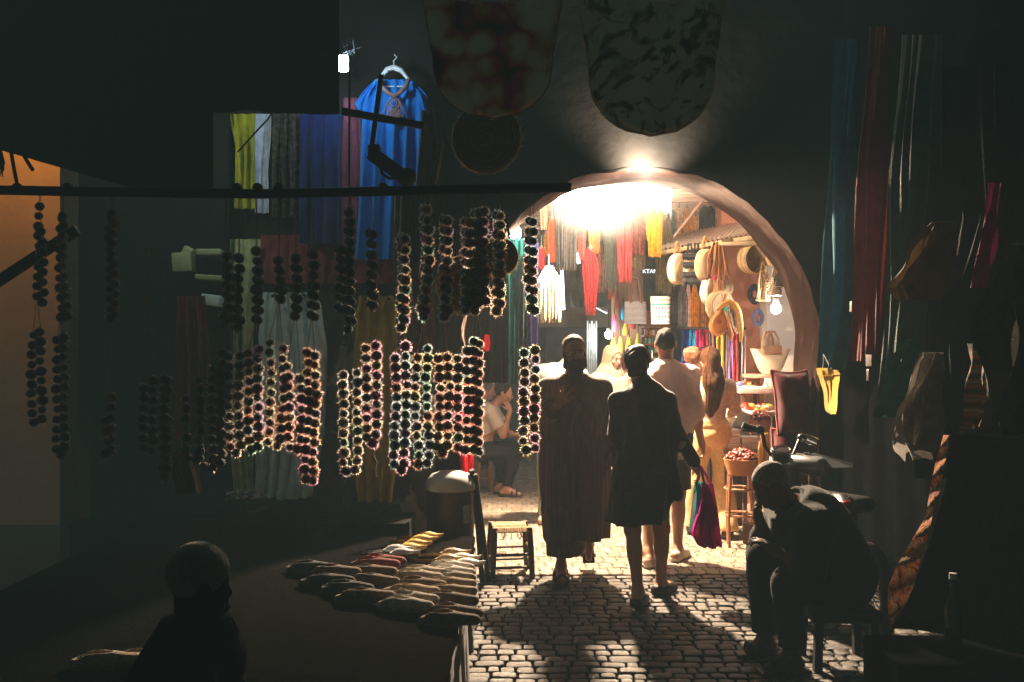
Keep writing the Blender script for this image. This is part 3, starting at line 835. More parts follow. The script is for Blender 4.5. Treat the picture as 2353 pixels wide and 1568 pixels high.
# ------------------------------------------------------------------ the man in the pale shirt, from behind
def shirt_man():
    X, Y = 1.195, 7.72
    p = Pose(X, Y, (.03, 1), 1.03, head=(.0, .02, 1.63), elR=(.215, -.02, 1.12), wrR=(.275, .06, .88), shR=(.17, 0, 1.385), shL=(-.17, 0, 1.385),
             hiL=(-.1, 0, .92), knL=(-.13, -.0, .5), anL=(-.155, -.20, .10), toL=(-.16, -.03, .03), knR=(.1, .05, .5), anR=(.09, .02, .088), toR=(.17, .2, .028))
    p.look = np.array([.16, 1, .05]); p.look /= np.linalg.norm(p.look)
    root = empty('person', (X, Y, 0), 'tall man with cropped hair in a pale pink shirt seen from behind', 'person')
    make_body(root, p, m_skin, .0095, hands={'R': dict(n=-p.a, curl=.85, side=1), 'L': dict(n=p.a, side=-1)})
    def shirt(S):
        body_prims(S, p, ('torso', 'uarm'), g=.03, k=.04)
        S.prof([(.78, X, Y, .195, .16), (1.0, X, Y, .185, .15), (1.25, X, Y, .185, .15), (1.38, X, Y, .14, .11)], .05, nf=7, amp=.03)
        for t in 'RL': S.cap(p['sh' + t], p['el' + t] + [0, 0, -.0], .068, .07, .03)
        S.wrinkle(.011, 24, 12); S.wrinkle(.004, 60, 13)
        S.cut((0, 0, -1), (0, 0, .80)); S.cut((0, .35, 1), p['neck'] + [0, 0, .012])
    garment(root, 'shirt', p, fab('shirt_pink', (.84, .70, .66), scale=25, var=.06, transl=.35), shirt, .0095)
    g = G(); 
    z0 = p['neck'][2]
    part('collar', G().tube([(X + .075 * math.cos(a), Y + .01 + .068 * math.sin(a), z0 + .005 + .02 * math.sin(a)) for a in np.linspace(0, 2 * PI, 25)], .015, 8, False), fab('shirt_pink', (.84, .70, .66)), root)
    def shorts(S):
        for t in 'RL': S.cap(p['hi' + t], p['kn' + t], .115, .095, .04)
        S.ell(p['pelvis'], (.19, .15, .14), .05); S.wrinkle(.005, 24, 2); S.cut((0, 0, -1), (0, 0, .55)); S.cut((0, 0, 1), (0, 0, 1.05))
    garment(root, 'shorts', p, fab('shorts_dark', (.05, .045, .04)), shorts, .012)
    hair_cap(root, p, mat('hair_cropped', (.014, .009, .006), rough=.7, var=.4, scale=90, bump=.6, spec=.15), lambda S, q, B: (S.ell(q(0, -.02, .035), (.0805, .1, .094), .01, B), S.cut(B @ np.array([0, 1, -.25]), q(0, .055, .07)), S.cut(B @ np.array([0, .5, -1]), q(0, -.06, -.055)), S.wrinkle(.0025, 150, 3)), 'hair', .007)
    for t in 'RL':
        an, to = p['an' + t], p['to' + t]; d = to - an; d[2] = 0; d /= np.linalg.norm(d)
        S = SDF(np.minimum(an, to) - .16, np.maximum(an, to) + .14, .0075); heel = an - d * .05; heel[2] = .045
        S.cap(heel, to, .047, .042, .02); S.cap(heel + d * .06 + [0, 0, .02], to - d * .05, .05, .047, .02)
        S.ell(an + [0, 0, .09], (.046, .046, .06), .01, None, True); S.cut((0, 0, -1), (0, 0, .002))
        sh = S.mk('trainer', mat('trainer_cream', (.5, .4, .32), rough=.8, scale=30, bump=.2), root)
        S = SDF(np.minimum(an, to) - .16, np.maximum(an, to) + .14, .0075)
        S.cap(heel - [0, 0, .008], to - [0, 0, .008], .05, .047, .02); S.cut((0, 0, -1), (0, 0, .001)); S.cut((0, 0, 1), (0, 0, .03)); S.mk('sole', mat('rubber_pale', (.55, .5, .45), rough=.7), sh)
    return root
shirt_man()

# ------------------------------------------------------------------ the woman with long hair and yellow trousers
def longhair_woman():
    X, Y = 1.735, 8.7
    p = Pose(X, Y, (-.1, 1), .95, head=(.0, .02, 1.625), elR=(.25, .03, 1.16), wrR=(.20, .22, 1.08), shR=(.165, 0, 1.375), shL=(-.165, 0, 1.375), elL=(-.22, .02, 1.15), wrL=(-.16, .2, 1.06),
             knR=(.12, .02, .5), anR=(.13, -.09, .09), toR=(.2, .08, .03), knL=(-.11, .04, .5), anL=(-.11, .14, .09), toL=(-.11, .3, .03))
    p.look = np.array([-.1, 1, 0.]); p.look /= np.linalg.norm(p.look)
    root = empty('person', (X, Y, 0), 'woman with very long brown hair and baggy yellow trousers seen from behind', 'person')
    make_body(root, p, m_skin_pale, .0105, slim=.88)
    def top(S):
        body_prims(S, p, ('torso', 'uarm'), g=.016, k=.03, slim=.86); S.wrinkle(.006, 26, 2); S.cut((0, 0, -1), (0, 0, 1.0)); S.cut((0, .3, 1), p['neck'] + [0, 0, -.02])
    garment(root, 'knit_top', p, fab('knit_peach', (.66, .46, .33), scale=40), top, .010)
    def trousers(S):
        S.prof([(.98, X, Y, .15, .12), (1.03, X, Y, .14, .115)], .05); S.ell(p['pelvis'], (.165, .14, .14), .05)
        for t, w in (('R', 1), ('L', 1)):
            S.cap(p['hi' + t], p['kn' + t], .10, .088, .02); S.cap(p['kn' + t], p['an' + t] + [0, 0, -.01], .088, .098, .015)
        S.wrinkle(.010, 22, 31, dirs=(.7, .7, 1)); S.cut((0, 0, -1), (0, 0, .075)); S.cut((0, 0, 1), (0, 0, 1.03))
    garment(root, 'trousers', p, fab('trouser_yellow', (.74, .52, .24), scale=30, var=.1, transl=.2), trousers, .010)
    def hair(S, q, B):
        S.ell(q(0, -.022, .03), (.086, .1, .092), .01, B); S.cut(B @ np.array([0, 1, -.25]), q(0, .06, .04))
        S.cap(q(0, -.075, 0), q(.0, -.10, -.2), .075, .085, .03); S.cap(q(0.01, -.1, -.2), q(-.01, -.11, -.5), .085, .045, .03)
        S.cap(q(-.05, -.08, -.1), q(-.06, -.11, -.45), .05, .03, .03); S.cap(q(.05, -.08, -.1), q(.075, -.10, -.38), .05, .022, .02)
        S.cap(q(.06, -.05, -.15), q(.125, -.07, -.42), .03, .012, .02); S.cap(q(.08, -.04, -.2), q(.17, -.03, -.38), .02, .008, .015)
        r = np.random.default_rng(3)
        S.wrinkle(.006, 75, 4, dirs=(1, 1, .05))
    c = p['head']; S = SDF(c - [.3, .35, .68], c + [.3, .3, .2], .0085); B = basis(p.look, p.up); hair(S, lambda a, f, u: c + B @ (np.array([a, f, u]) * p.s), B); S.mk('hair', m_hair_br, root)
    for t in 'RL':
        an, to = p['an' + t], p['to' + t]
        S = SDF(np.minimum(an, to) - .15, np.maximum(an, to) + .12, .009); d = to - an; d[2] = 0; d /= np.linalg.norm(d); heel = an - d * .05; heel[2] = .045
        S.cap(heel, to, .046, .038, .02); S.cap(heel + d * .05, to - d * .05, .05, .045, .02); S.cut((0, 0, -1), (0, 0, .002)); S.cut((0, 0, 1), (0, 0, .085)); S.mk('shoe', m_leather, root)
    return root
longhair_woman()

# ------------------------------------------------------------------ the woman with the hair clip and striped top
def striped_woman():
    X, Y = 1.70, 9.35
    p = Pose(X, Y, (.7, .7), .95, head=(-.0, .03, 1.62), shR=(.16, 0, 1.375), shL=(-.16, 0, 1.375))
    p.look = np.array([.75, .55, -.1]); p.look /= np.linalg.norm(p.look)
    root = empty('person', (X, Y, 0), 'woman with clipped up auburn hair and a black and white striped top', 'person')
    make_body(root, p, m_skin_pale, .012, slim=.9)
    garment(root, 'striped_top', p, pattern('stripes_bw', 'wave', [(.8, .76, .7), (.8, .76, .7), (.03, .03, .03), (.03, .03, .03)], scale=8.5, pos=[.0, .5, .56, 1], distort=.4),
            lambda S: (body_prims(S, p, ('torso', 'uarm'), g=.018), S.wrinkle(.005, 26, 2), S.cut((0, 0, -1), (0, 0, .95)), S.cut((0, .0, 1), p['neck'] + [0, 0, -.0])), .012)
    garment(root, 'skirt', p, fab('skirt_dark', (.05, .045, .05)), lambda S: (S.prof([(.35, X, Y, .2, .2), (.95, X, Y, .17, .14), (1.05, X, Y, .15, .12)], nf=8, amp=.04)), .014)
    def hair(S, q, B):
        S.ell(q(0, -.022, .032), (.084, .1, .092), .01, B); S.cut(B @ np.array([0, 1, -.35]), q(0, .055, .05)); S.ell(q(0, -.1, .05), (.05, .045, .06), .02, B); S.wrinkle(.004, 120, 4)
    hair_cap(root, p, mat('hair_auburn', (.16, .055, .022), rough=.45, var=.5, scale=70, bump=.6, stretch=(1, 1, .1)), hair, 'hair', .009)
    c = p['head']; g = G()
    for i in range(5): g.tube([c + [.03 + .012 * i, -.11, .085 + .008 * i], c + [.02 + .02 * i, -.13, .11 + .005 * i], c + [.05 + .012 * i, -.10, .12]], .006, 5)
    part('hair_clip', g, mat('black_gloss', (.012, .012, .012)), root)
striped_woman()

# ------------------------------------------------------------------ the woman in the cream headscarf
def hijab_woman():
    X, Y = 1.0, 10.0
    p = Pose(X, Y, (.55, -.85), .96, head=(0, .03, 1.62), shR=(.17, 0, 1.375), shL=(-.17, 0, 1.375), elR=(.21, .03, 1.15), wrR=(.12, .22, 1.05), elL=(-.22, .03, 1.15), wrL=(-.12, .22, 1.05))
    p.look = np.array([.55, -.9, -.28]); p.look /= np.linalg.norm(p.look)
    root = empty('person', (X, Y, 0), 'woman in a cream headscarf and patterned cream tunic looking down', 'person')
    make_body(root, p, m_skin_pale, .0085, slim=.9)
    def scarf(S, q, B):
        S.ell(q(0, -.02, .025), (.095, .108, .105), .02, B); S.cap(q(0, -.02, -.06), q(0, .01, -.19), .095, .125, .04)
        S.cap(q(0, .05, -.135), q(.0, .05, -.24), .06, .07, .04); S.cap(q(-.08, -.02, -.2), q(.08, -.02, -.2), .09, None, .05)
        S.ell(q(0, .1, -.02), (.058, .085, .092), .012, B, True); S.wrinkle(.004, 50, 6)
    hair_cap(root, p, fab('scarf_cream', (.40, .33, .23), scale=20, var=.06, transl=.2), scarf, 'headscarf', .0085)
    def tunic(S):
        body_prims(S, p, ('torso', 'uarm', 'farm'), g=.03, k=.05); S.prof([(.45, X, Y, .23, .2), (.9, X, Y, .21, .17), (1.35, X, Y, .19, .14)], .05, nf=8, amp=.04); S.wrinkle(.007, 24, 4); S.cut((0, 0, 1), (0, 0, p['neck'][2] - .01))
    garment(root, 'tunic', p, pattern('tunic_print', 'noise', [(.22, .17, .11), (.38, .32, .23), (.4, .36, .28)], scale=26, pos=[.36, .5, .7], distort=1), tunic, .012)
    face_paint(root, p, m_hair, lips=mat('lip_red', (.4, .1, .08), rough=.5))
hijab_woman()

# ------------------------------------------------------------------ the man in the white tee behind the bearded man
def tee_man():
    X, Y = .405, 9.3
    p = Pose(X, Y, (.55, .9), 1.02, head=(.12, .1, 1.60), neck=(.07, .05, 1.47), shR=(.24, .02, 1.37), shL=(-.13, 0, 1.38), elR=(.27, .1, 1.13), wrR=(.2, .3, 1.0), elL=(-.19, -.05, 1.14), wrL=(-.17, .08, .95))
    p.look = np.array([.7, .7, -.15]); p.look /= np.linalg.norm(p.look)
    root = empty('person', (X, Y, 0), 'man in a white tee shirt half hidden behind the bearded man', 'person')
    make_body(root, p, m_skin, .011, slim=1.1)
    garment(root, 'tee_shirt', p, fab('tee_white', (.36, .31, .27), scale=18, var=.05), lambda S: (body_prims(S, p, ('torso', 'uarm'), g=.024, slim=1.15), S.wrinkle(.007, 22, 8), S.cut((0, 0, -1), (0, 0, .88)), S.cut((0, .0, 1), p['neck'] + [0, 0, .0]), S.cut(p['elL'] - p['shL'], p['elL'] * .85 + p['shL'] * .15)), .0105)
    garment(root, 'trousers', p, fab('trouser_khaki', (.22, .2, .14)), lambda S: (body_prims(S, p, ('thigh', 'calf'), g=.025), S.ell(p['pelvis'], (.19, .15, .15), .05), S.cut((0, 0, 1), (0, 0, 1.0)), S.wrinkle(.006, 24, 1)), .012)
    hair_cap(root, p, m_hair, lambda S, q, B: (S.ell(q(0, -.022, .036), (.081, .098, .093), .01, B), S.cut(B @ np.array([0, 1, -.35]), q(0, .055, .072)), S.cut(B @ np.array([0, .55, -1]), q(0, -.05, -.05))), 'hair', .009)
tee_man()

# ------------------------------------------------------------------ the man on the stool beyond the beads
def seated_man():
    Y = 11.2; sx = lambda x: (x - 1176.5) / F * Y; sz = lambda y: CAMZ - (y - 800) / F * Y
    p = Pose(0, Y, (1, -.12), .97)
    def J(k, x, y, dy=0): p.J[k] = np.array([sx(x), Y + dy, sz(y)])
    J('head', 1158, 903, .0); J('neck', 1134, 929); J('chest', 1122, 965); J('belly', 1114, 1000); J('pelvis', 1112, 1030)
    J('shR', 1126, 940, -.18); J('elR', 1156, 996, -.21); J('wrR', 1172, 943, -.12); J('shL', 1130, 938, .18); J('elL', 1165, 1000, .15); J('wrL', 1196, 1003, .02)
    J('hiR', 1114, 1038, -.1); J('knR', 1186, 1036, -.14); J('anR', 1164, 1122, -.13); J('toR', 1192, 1134, -.16)
    J('hiL', 1114, 1034, .1); J('knL', 1188, 1030, .12); J('anL', 1150, 1116, .10); J('toL', 1180, 1124, .1)
    p.J['toR'][2] = .028; p.J['toL'][2] = .028; p.J['anR'][2] = .09; p.J['anL'][2] = .09
    p.look = np.array([.95, -.1, -.25]); p.look /= np.linalg.norm(p.look)
    root = empty('person', (sx(1140), Y, 0), 'man in a white tee shirt and black trousers sitting on a low stool', 'person')
    make_body(root, p, m_skin, .009, hands={'R': dict(d=np.array([-.35, .1, .9]), n=np.array([-.6, .6, .1]), curl=.6, side=1), 'L': dict(n=np.array([0, 0, -1.]), curl=.5, side=-1)})
    garment(root, 'tee_shirt', p, fab('tee_cream', (.62, .54, .47), scale=18, var=.05), lambda S: (body_prims(S, p, ('torso', 'uarm'), g=.026), S.wrinkle(.007, 24, 8), S.cut(p['pelvis'] - p['neck'], p['pelvis'] + [0, 0, -.02]), S.cut(p['neck'] - p['chest'], p['neck'] + [0, 0, .0]),
            S.cut(p['elR'] - p['shR'], p['elR'] * .72 + p['shR'] * .28)), .010)
    garment(root, 'trousers', p, fab('trouser_black', (.014, .014, .016), sheen=0, transl=0), lambda S: (body_prims(S, p, ('thigh', 'calf'), g=.02), S.ell(p['pelvis'], (.15, .18, .12), .05), S.wrinkle(.005, 28, 1), S.cut((0, 0, -1), (0, 0, .12))), .010)
    hair_cap(root, p, m_hair, lambda S, q, B: (S.ell(q(0, -.022, .036), (.081, .098, .093), .01, B), S.cut(B @ np.array([0, 1, -.35]), q(0, .055, .072)), S.cut(B @ np.array([0, .55, -1]), q(0, -.05, -.05))), 'hair', .009)
    for t in 'RL':
        an, to = p['an' + t], p['to' + t]; d = to - an; d[2] = 0; d /= np.linalg.norm(d); sd = np.array([-d[1], d[0], 0]); g = G(); c = (an + to) / 2 - d * .02; c[2] = .008
        g.box(c, (.27, .095, .018), np.stack([d, sd, [0, 0, 1]], 1), .007)
        for u in (.02, .07): g.tube([c + d * u + sd * .048 * math.cos(a) + np.array([0, 0, .065 * math.sin(a)]) for a in np.linspace(0, PI, 9)], .012, 6)
        part('sandal', g, m_leather, root)
seated_man()

def stooping_friend():
    Y = 11.9; sx = lambda x: (x - 1176.5) / F * Y; sz = lambda y: CAMZ - (y - 800) / F * Y
    p = Pose(0, Y, (1, 0), .95)
    def J(k, x, y, dy=0): p.J[k] = np.array([sx(x), Y + dy, sz(y)])
    J('head', 1122, 897); J('neck', 1106, 920); J('chest', 1096, 955); J('belly', 1090, 990); J('pelvis', 1088, 1020)
    J('shR', 1100, 932, -.17); J('elR', 1116, 980, -.2); J('wrR', 1145, 985, -.12); J('shL', 1102, 930, .17); J('elL', 1120, 980, .2); J('wrL', 1146, 984, .12)
    J('hiR', 1090, 1025, -.1); J('knR', 1150, 1025, -.12); J('anR', 1148, 1100, -.12); J('toR', 1172, 1110, -.12); J('hiL', 1090, 1025, .1); J('knL', 1152, 1024, .12); J('anL', 1148, 1100, .12); J('toL', 1172, 1110, .12)
    for t in 'RL': p.J['an' + t][2] = .09; p.J['to' + t][2] = .03
    p.look = np.array([.9, -.2, -.3]); p.look /= np.linalg.norm(p.look)
    root = empty('person', (sx(1110), Y, 0), 'grey haired man sitting behind the seated man in the white tee', 'person')
    make_body(root, p, m_skin, .012)
    garment(root, 'jumper', p, fab('jumper_sand', (.4, .28, .18)), lambda S: (body_prims(S, p, ('torso', 'uarm', 'farm'), g=.026), S.wrinkle(.007, 24, 8), S.cut(p['neck'] - p['chest'], p['neck'])), .013)
    garment(root, 'trousers', p, fab('trouser_brown', (.06, .045, .035)), lambda S: (body_prims(S, p, ('thigh', 'calf'), g=.02), S.ell(p['pelvis'], (.15, .18, .12), .05), S.cut((0, 0, -1), (0, 0, .1))), .013)
    hair_cap(root, p, m_hair_grey, lambda S, q, B: (S.ell(q(0, -.022, .036), (.081, .098, .093), .01, B), S.cut(B @ np.array([0, 1, -.35]), q(0, .055, .072)), S.cut(B @ np.array([0, .55, -1]), q(0, -.05, -.05))), 'hair', .011)
stooping_friend()

# ------------------------------------------------------------------ the bowed man in the right foreground
def bowed_man():
    Y = 5.2; sx = lambda x: (x - 1176.5) / F * Y; sz = lambda y: CAMZ - (y - 800) / F * Y
    p = Pose(0, Y, (-1, -.1), 1.0)
    def J(k, x, y, dy=0): p.J[k] = np.array([sx(x), Y + dy, sz(y)])
    J('head', 1772, 1118, .0); J('neck', 1822, 1160, .02); J('chest', 1868, 1215, .02); J('belly', 1905, 1270, .02); J('pelvis', 1925, 1325, .02)
    J('shR', 1842, 1190, .2); J('elR', 1782, 1252, .22); J('wrR', 1752, 1195, .09); J('shL', 1848, 1190, -.18); J('elL', 1830, 1292, -.2); J('wrL', 1768, 1255, -.1)
    J('hiR', 1915, 1345, .12); J('knR', 1768, 1290, .15); J('anR', 1772, 1480, .13); J('toR', 1735, 1500, .13)
    J('hiL', 1915, 1352, -.1); J('knL', 1795, 1325, -.14); J('anL', 1800, 1492, -.14); J('toL', 1748, 1510, -.16)
    for t in 'RL': p.J['an' + t][2] = .09; p.J['to' + t][2] = .03
    p.look = np.array([-.75, -.05, -.62]); p.look /= np.linalg.norm(p.look); p.up = np.array([-.62, 0, .75])
    root = empty('person', (sx(1860), Y, 0), 'crop headed man bent forward on a low seat beside the motorbike', 'person')
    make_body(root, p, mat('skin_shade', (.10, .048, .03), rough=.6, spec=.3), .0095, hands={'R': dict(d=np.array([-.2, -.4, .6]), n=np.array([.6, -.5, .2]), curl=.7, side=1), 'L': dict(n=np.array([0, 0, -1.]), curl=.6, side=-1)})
    def shirt(S):
        body_prims(S, p, ('torso', 'uarm'), g=.035, k=.05, slim=1.05)
        for t in 'RL': S.cap(p['sh' + t], p['el' + t], .085, .088, .04)
        S.cap(p['pelvis'], p['chest'], .19, .2, .08); S.wrinkle(.009, 20, 8); S.cut(p['neck'] - p['chest'], p['neck'] + (p['neck'] - p['chest']) * .12)
    garment(root, 'shirt', p, fab('shirt_slate', (.011, .012, .012), sheen=.2, transl=.02), shirt, .011)
    g = G(); n = p['neck'] - p['chest']; n /= np.linalg.norm(n); B = basis(np.array([0, 1, 0.]), n)
    g.tube([p['neck'] + n * .02 + B @ np.array([.085 * math.cos(a), .08 * math.sin(a), .015 * math.sin(2 * a)]) for a in np.linspace(0, 2 * PI, 25)], .016, 8, False)
    part('collar', g, fab('shirt_slate', (.05, .055, .055)), root)
    def tr(S):
        for t in 'RL': S.cap(p['hi' + t], p['kn' + t], .115, .085, .04); S.cap(p['kn' + t], p['an' + t], .085, .07, .03)
        S.ell(p['pelvis'], (.17, .2, .15), .06); S.wrinkle(.008, 24, 3); S.cut((0, 0, -1), (0, 0, .13))
    garment(root, 'trousers', p, fab('trouser_slate', (.014, .015, .015), sheen=.15), tr, .011)
    hair_cap(root, p, m_hair_grey, lambda S, q, B: (S.ell(q(0, -.022, .035), (.0785, .097, .091), .01, B), S.cut(B @ np.array([0, 1, -.35]), q(0, .055, .072)), S.cut(B @ np.array([0, .55, -1]), q(0, -.05, -.05))), 'hair', .007)
    for t in 'RL':
        an, to = p['an' + t], p['to' + t]; d = to - an; d[2] = 0; d /= np.linalg.norm(d); sd = np.array([-d[1], d[0], 0]); g = G(); c = (an + to) / 2 - d * .02; c[2] = .01
        g.box(c, (.27, .1, .02), np.stack([d, sd, [0, 0, 1]], 1), .008)
        for u in (.0, .07): g.tube([c + d * u + sd * .05 * math.cos(a) + np.array([0, 0, .065 * math.sin(a)]) for a in np.linspace(0, PI, 9)], .012, 6)
        part('sandal', g, m_leather, root)
    # what he sits on
    s = empty('low_stool', (sx(1925), Y + .02, 0), 'low dark stool under the man bent forward', 'stool')
    top = p['pelvis'][2] - .15
    part('seat', G().box((sx(1928), Y + .02, top - .03), (.36, .34, .06), bev=.015), m_blackwood, s)
    for a in (-1, 1):
        for b in (-1, 1): part('leg', G().bar((sx(1928) + a * .15, Y + .02 + b * .14, 0), (sx(1928) + a * .14, Y + .02 + b * .13, top - .06), .04), m_blackwood, s)
bowed_man()

# ------------------------------------------------------------------ the stallholder in the dark on the left
def stallholder():
    Y = 3.0; sx = lambda x: (x - 1176.5) / F * Y
    p = Pose(sx(425), Y, (1, .15), 1.0, neck=(0, .03, .78), chest=(0, -.03, .58), belly=(0, -.06, .42), pelvis=(0, -.08, .32),
             shR=(.18, .0, .69), elR=(.24, .12, .44), wrR=(.12, .33, .42), shL=(-.18, .0, .69), elL=(-.24, .12, .44), wrL=(-.12, .33, .42),
             hiR=(.1, -.05, .31), knR=(.17, .36, .40), anR=(.14, .30, .09), toR=(.15, .48, .03), hiL=(-.1, -.05, .31), knL=(-.17, .36, .40), anL=(-.14, .30, .09), toL=(-.15, .48, .03))
    p.J['head'] = np.array([sx(458), Y, CAMZ - (1348 - 800) / F * Y])
    p.look = np.array([.75, .45, -.45]); p.look /= np.linalg.norm(p.look)
    root = empty('person', (sx(425), Y, 0), 'grey cropped stallholder sitting low in the dark before the slipper table', 'person')
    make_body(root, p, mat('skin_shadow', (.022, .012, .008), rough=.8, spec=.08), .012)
    def dj(S):
        body_prims(S, p, ('torso', 'uarm', 'farm', 'thigh', 'calf'), g=.04, k=.06); S.cap(p['neck'] - [0, 0, .06], p['neck'] + [0, 0, .05], .15, .10, .06); S.cap(p['shR'], p['shL'], .095, None, .05)
        S.wrinkle(.008, 22, 8); S.cut((0, 0, 1), p['neck'] + [0, 0, .06])
    garment(root, 'djellaba', p, mat('djellaba_black', (.008, .008, .008), rough=1, spec=.03), dj, .014)
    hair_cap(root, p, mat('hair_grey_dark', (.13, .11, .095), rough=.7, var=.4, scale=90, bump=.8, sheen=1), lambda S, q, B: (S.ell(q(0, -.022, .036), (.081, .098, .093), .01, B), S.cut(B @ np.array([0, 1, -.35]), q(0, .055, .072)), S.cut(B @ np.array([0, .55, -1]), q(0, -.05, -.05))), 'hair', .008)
    st = empty('low_stool', (sx(410), Y, 0), 'low dark stool under the stallholder', 'stool')
    part('seat', G().box((sx(410), Y - .0, .14), (.34, .34, .05), bev=.012), m_blackwood, st)
    for a in (-1, 1):
        for b in (-1, 1): part('leg', G().bar((sx(410) + a * .13, Y + b * .13, 0), (sx(410) + a * .13, Y + b * .13, .12), .035), m_blackwood, st)
stallholder()
# ================================================================== LEFT STALL
BY = 4.5                                  # depth of the bead rail
def rail():
    root = empty('display_rail', P(655, 440, BY), 'dark horizontal pole that carries the bead necklaces', 'pole')
    g = G(); g.tube([P(-60, 436, BY), P(200, 441, BY), P(600, 446, BY), P(1000, 437, BY), P(1312, 431, BY)], .022, 10)
    part('pole', g, m_blackwood, root)
    for x in (40, 155, 545, 592, 640, 880):
        part('knot', G().ball(P(x, 438, BY) + [0, 0, .012], .03, 10, 6, (.8, 1, .75)), m_blackwood, root)
rail()
def brace():
    g = G(); g.bar(P(-70, 690, 4.9), P(178, 528, 4.9), .05, .04, .006)
    thing1('brace_bar', g, m_blackwood, 'dark diagonal brace crossing the orange lit alley wall', 'bar')
    for i, (x0, y0, x1, y1, lab) in enumerate(((25, 345, 42, 436, 'longer thin dark tie hanging from the awning edge to the pole'), (52, 352, 76, 392, 'short slanting dark tie at the awning edge'))):
        thing1('tie', G().tube([P(x0, y0, 4.6), P((x0 + x1) / 2 - 1, (y0 + y1) / 2, 4.6), P(x1, y1, 4.6)], .009, 6), m_blackwood, lab, 'tie', 'ties at the awning edge')
    g = G()
    for k in range(26):
        a = random.uniform(-.05, .05); g.tube([P(2 + a * 40, 340, 4.55), P(4 + random.uniform(-7, 7), 375, 4.55), P(0 + random.uniform(-10, 10), 395 + random.uniform(-6, 14), 4.55)], .002, 4)
    thing1('frayed_rope', g, m_blackwood, 'frayed rope end hanging at the far left awning edge', 'rope')
brace()

# ---- beads
BEADCOL = [(.30, .05, .03), (.42, .16, .03), (.05, .10, .20), (.30, .04, .14), (.22, .16, .10), (.03, .12, .09), (.12, .05, .16), (.45, .30, .12), (.34, .28, .22), (.10, .14, .05), (.16, .03, .03), (.04, .04, .05)]
FUZZCOL = [(1, .35, .25), (1, .6, .25), (.35, .7, .9), (1, .35, .75), (.95, .8, .6), (.3, .95, .75), (.8, .5, .95), (1, .8, .5), (1, .9, .8), (.8, .9, .4), (1, .5, .4), (.9, .85, .8)]
BR = .0222
def bead_mesh(i, fuzz=210):
    r = random.Random(40 + i)
    col = BEADCOL[i]
    m1 = mat('bead_%02d' % i, tuple(np.array(col) * .4), rough=.75, var=.6, scale=70, bump=.9, bscale=160, sheen=1, stretch=(1, 1, .35))
    m2 = MATS.get('fuzz_%02d' % i)
    if m2 is None:
        m2, nt, out = _nt('fuzz_%02d' % i); MATS['fuzz_%02d' % i] = m2
        t = nt.nodes.new('ShaderNodeBsdfTranslucent'); t.inputs['Color'].default_value = (*(np.array(FUZZCOL[i]) * .5 + np.array([.46, .42, .38])), 1)
        nt.links.new(t.outputs[0], out.inputs[0])
    g = G(); g.ball((0, 0, 0), BR, 18, 12, (1, 1, .92)); n0 = len(g.f)
    for k in range(fuzz):
        v = np.array([r.gauss(0, 1), r.gauss(0, 1), r.gauss(0, 1)]); v /= np.linalg.norm(v)
        t = np.cross(v, [r.gauss(0, 1), r.gauss(0, 1), r.gauss(0, 1)]); t /= np.linalg.norm(t)
        l = r.choice([.003, .0035, .0045, .0055, .011]); w = .0015
        b = v * BR * .97; tip = v * (BR + l) + t * l * r.uniform(-.2, 1.1) + np.array([0, 0, -.001]); sdv = np.cross(v, t)
        g.add([b + sdv * w, b - sdv * w, tip], [[0, 1, 2]])
    me = mk('bead', np.concatenate(g.v), g.f, [m1, m2], mesh_only=True, origin=(0, 0, 0))
    idx = np.zeros(len(g.f), int); idx[n0:] = 1; me.polygons.foreach_set('material_index', idx.tolist())
    return me
BEADS = [bead_mesh(i) for i in range(12)]
DIM_BEADS = [bead_mesh(i, 12) for i in range(12)]  # nearly fuzzless copies, so the dim necklaces read as unlit
m_cord = mat('cord_beads', (.42, .25, .16), rough=.4, var=.3, scale=200, bump=0, spec=.6)
NRND = random.Random(21)
ORD = ['', 'first', 'second', 'third', 'fourth', 'fifth', 'sixth', 'seventh', 'eighth', 'ninth', 'tenth', 'eleventh', 'twelfth', 'thirteenth', 'fourteenth', 'fifteenth', 'sixteenth', 'seventeenth', 'eighteenth', 'nineteenth', 'twentieth']

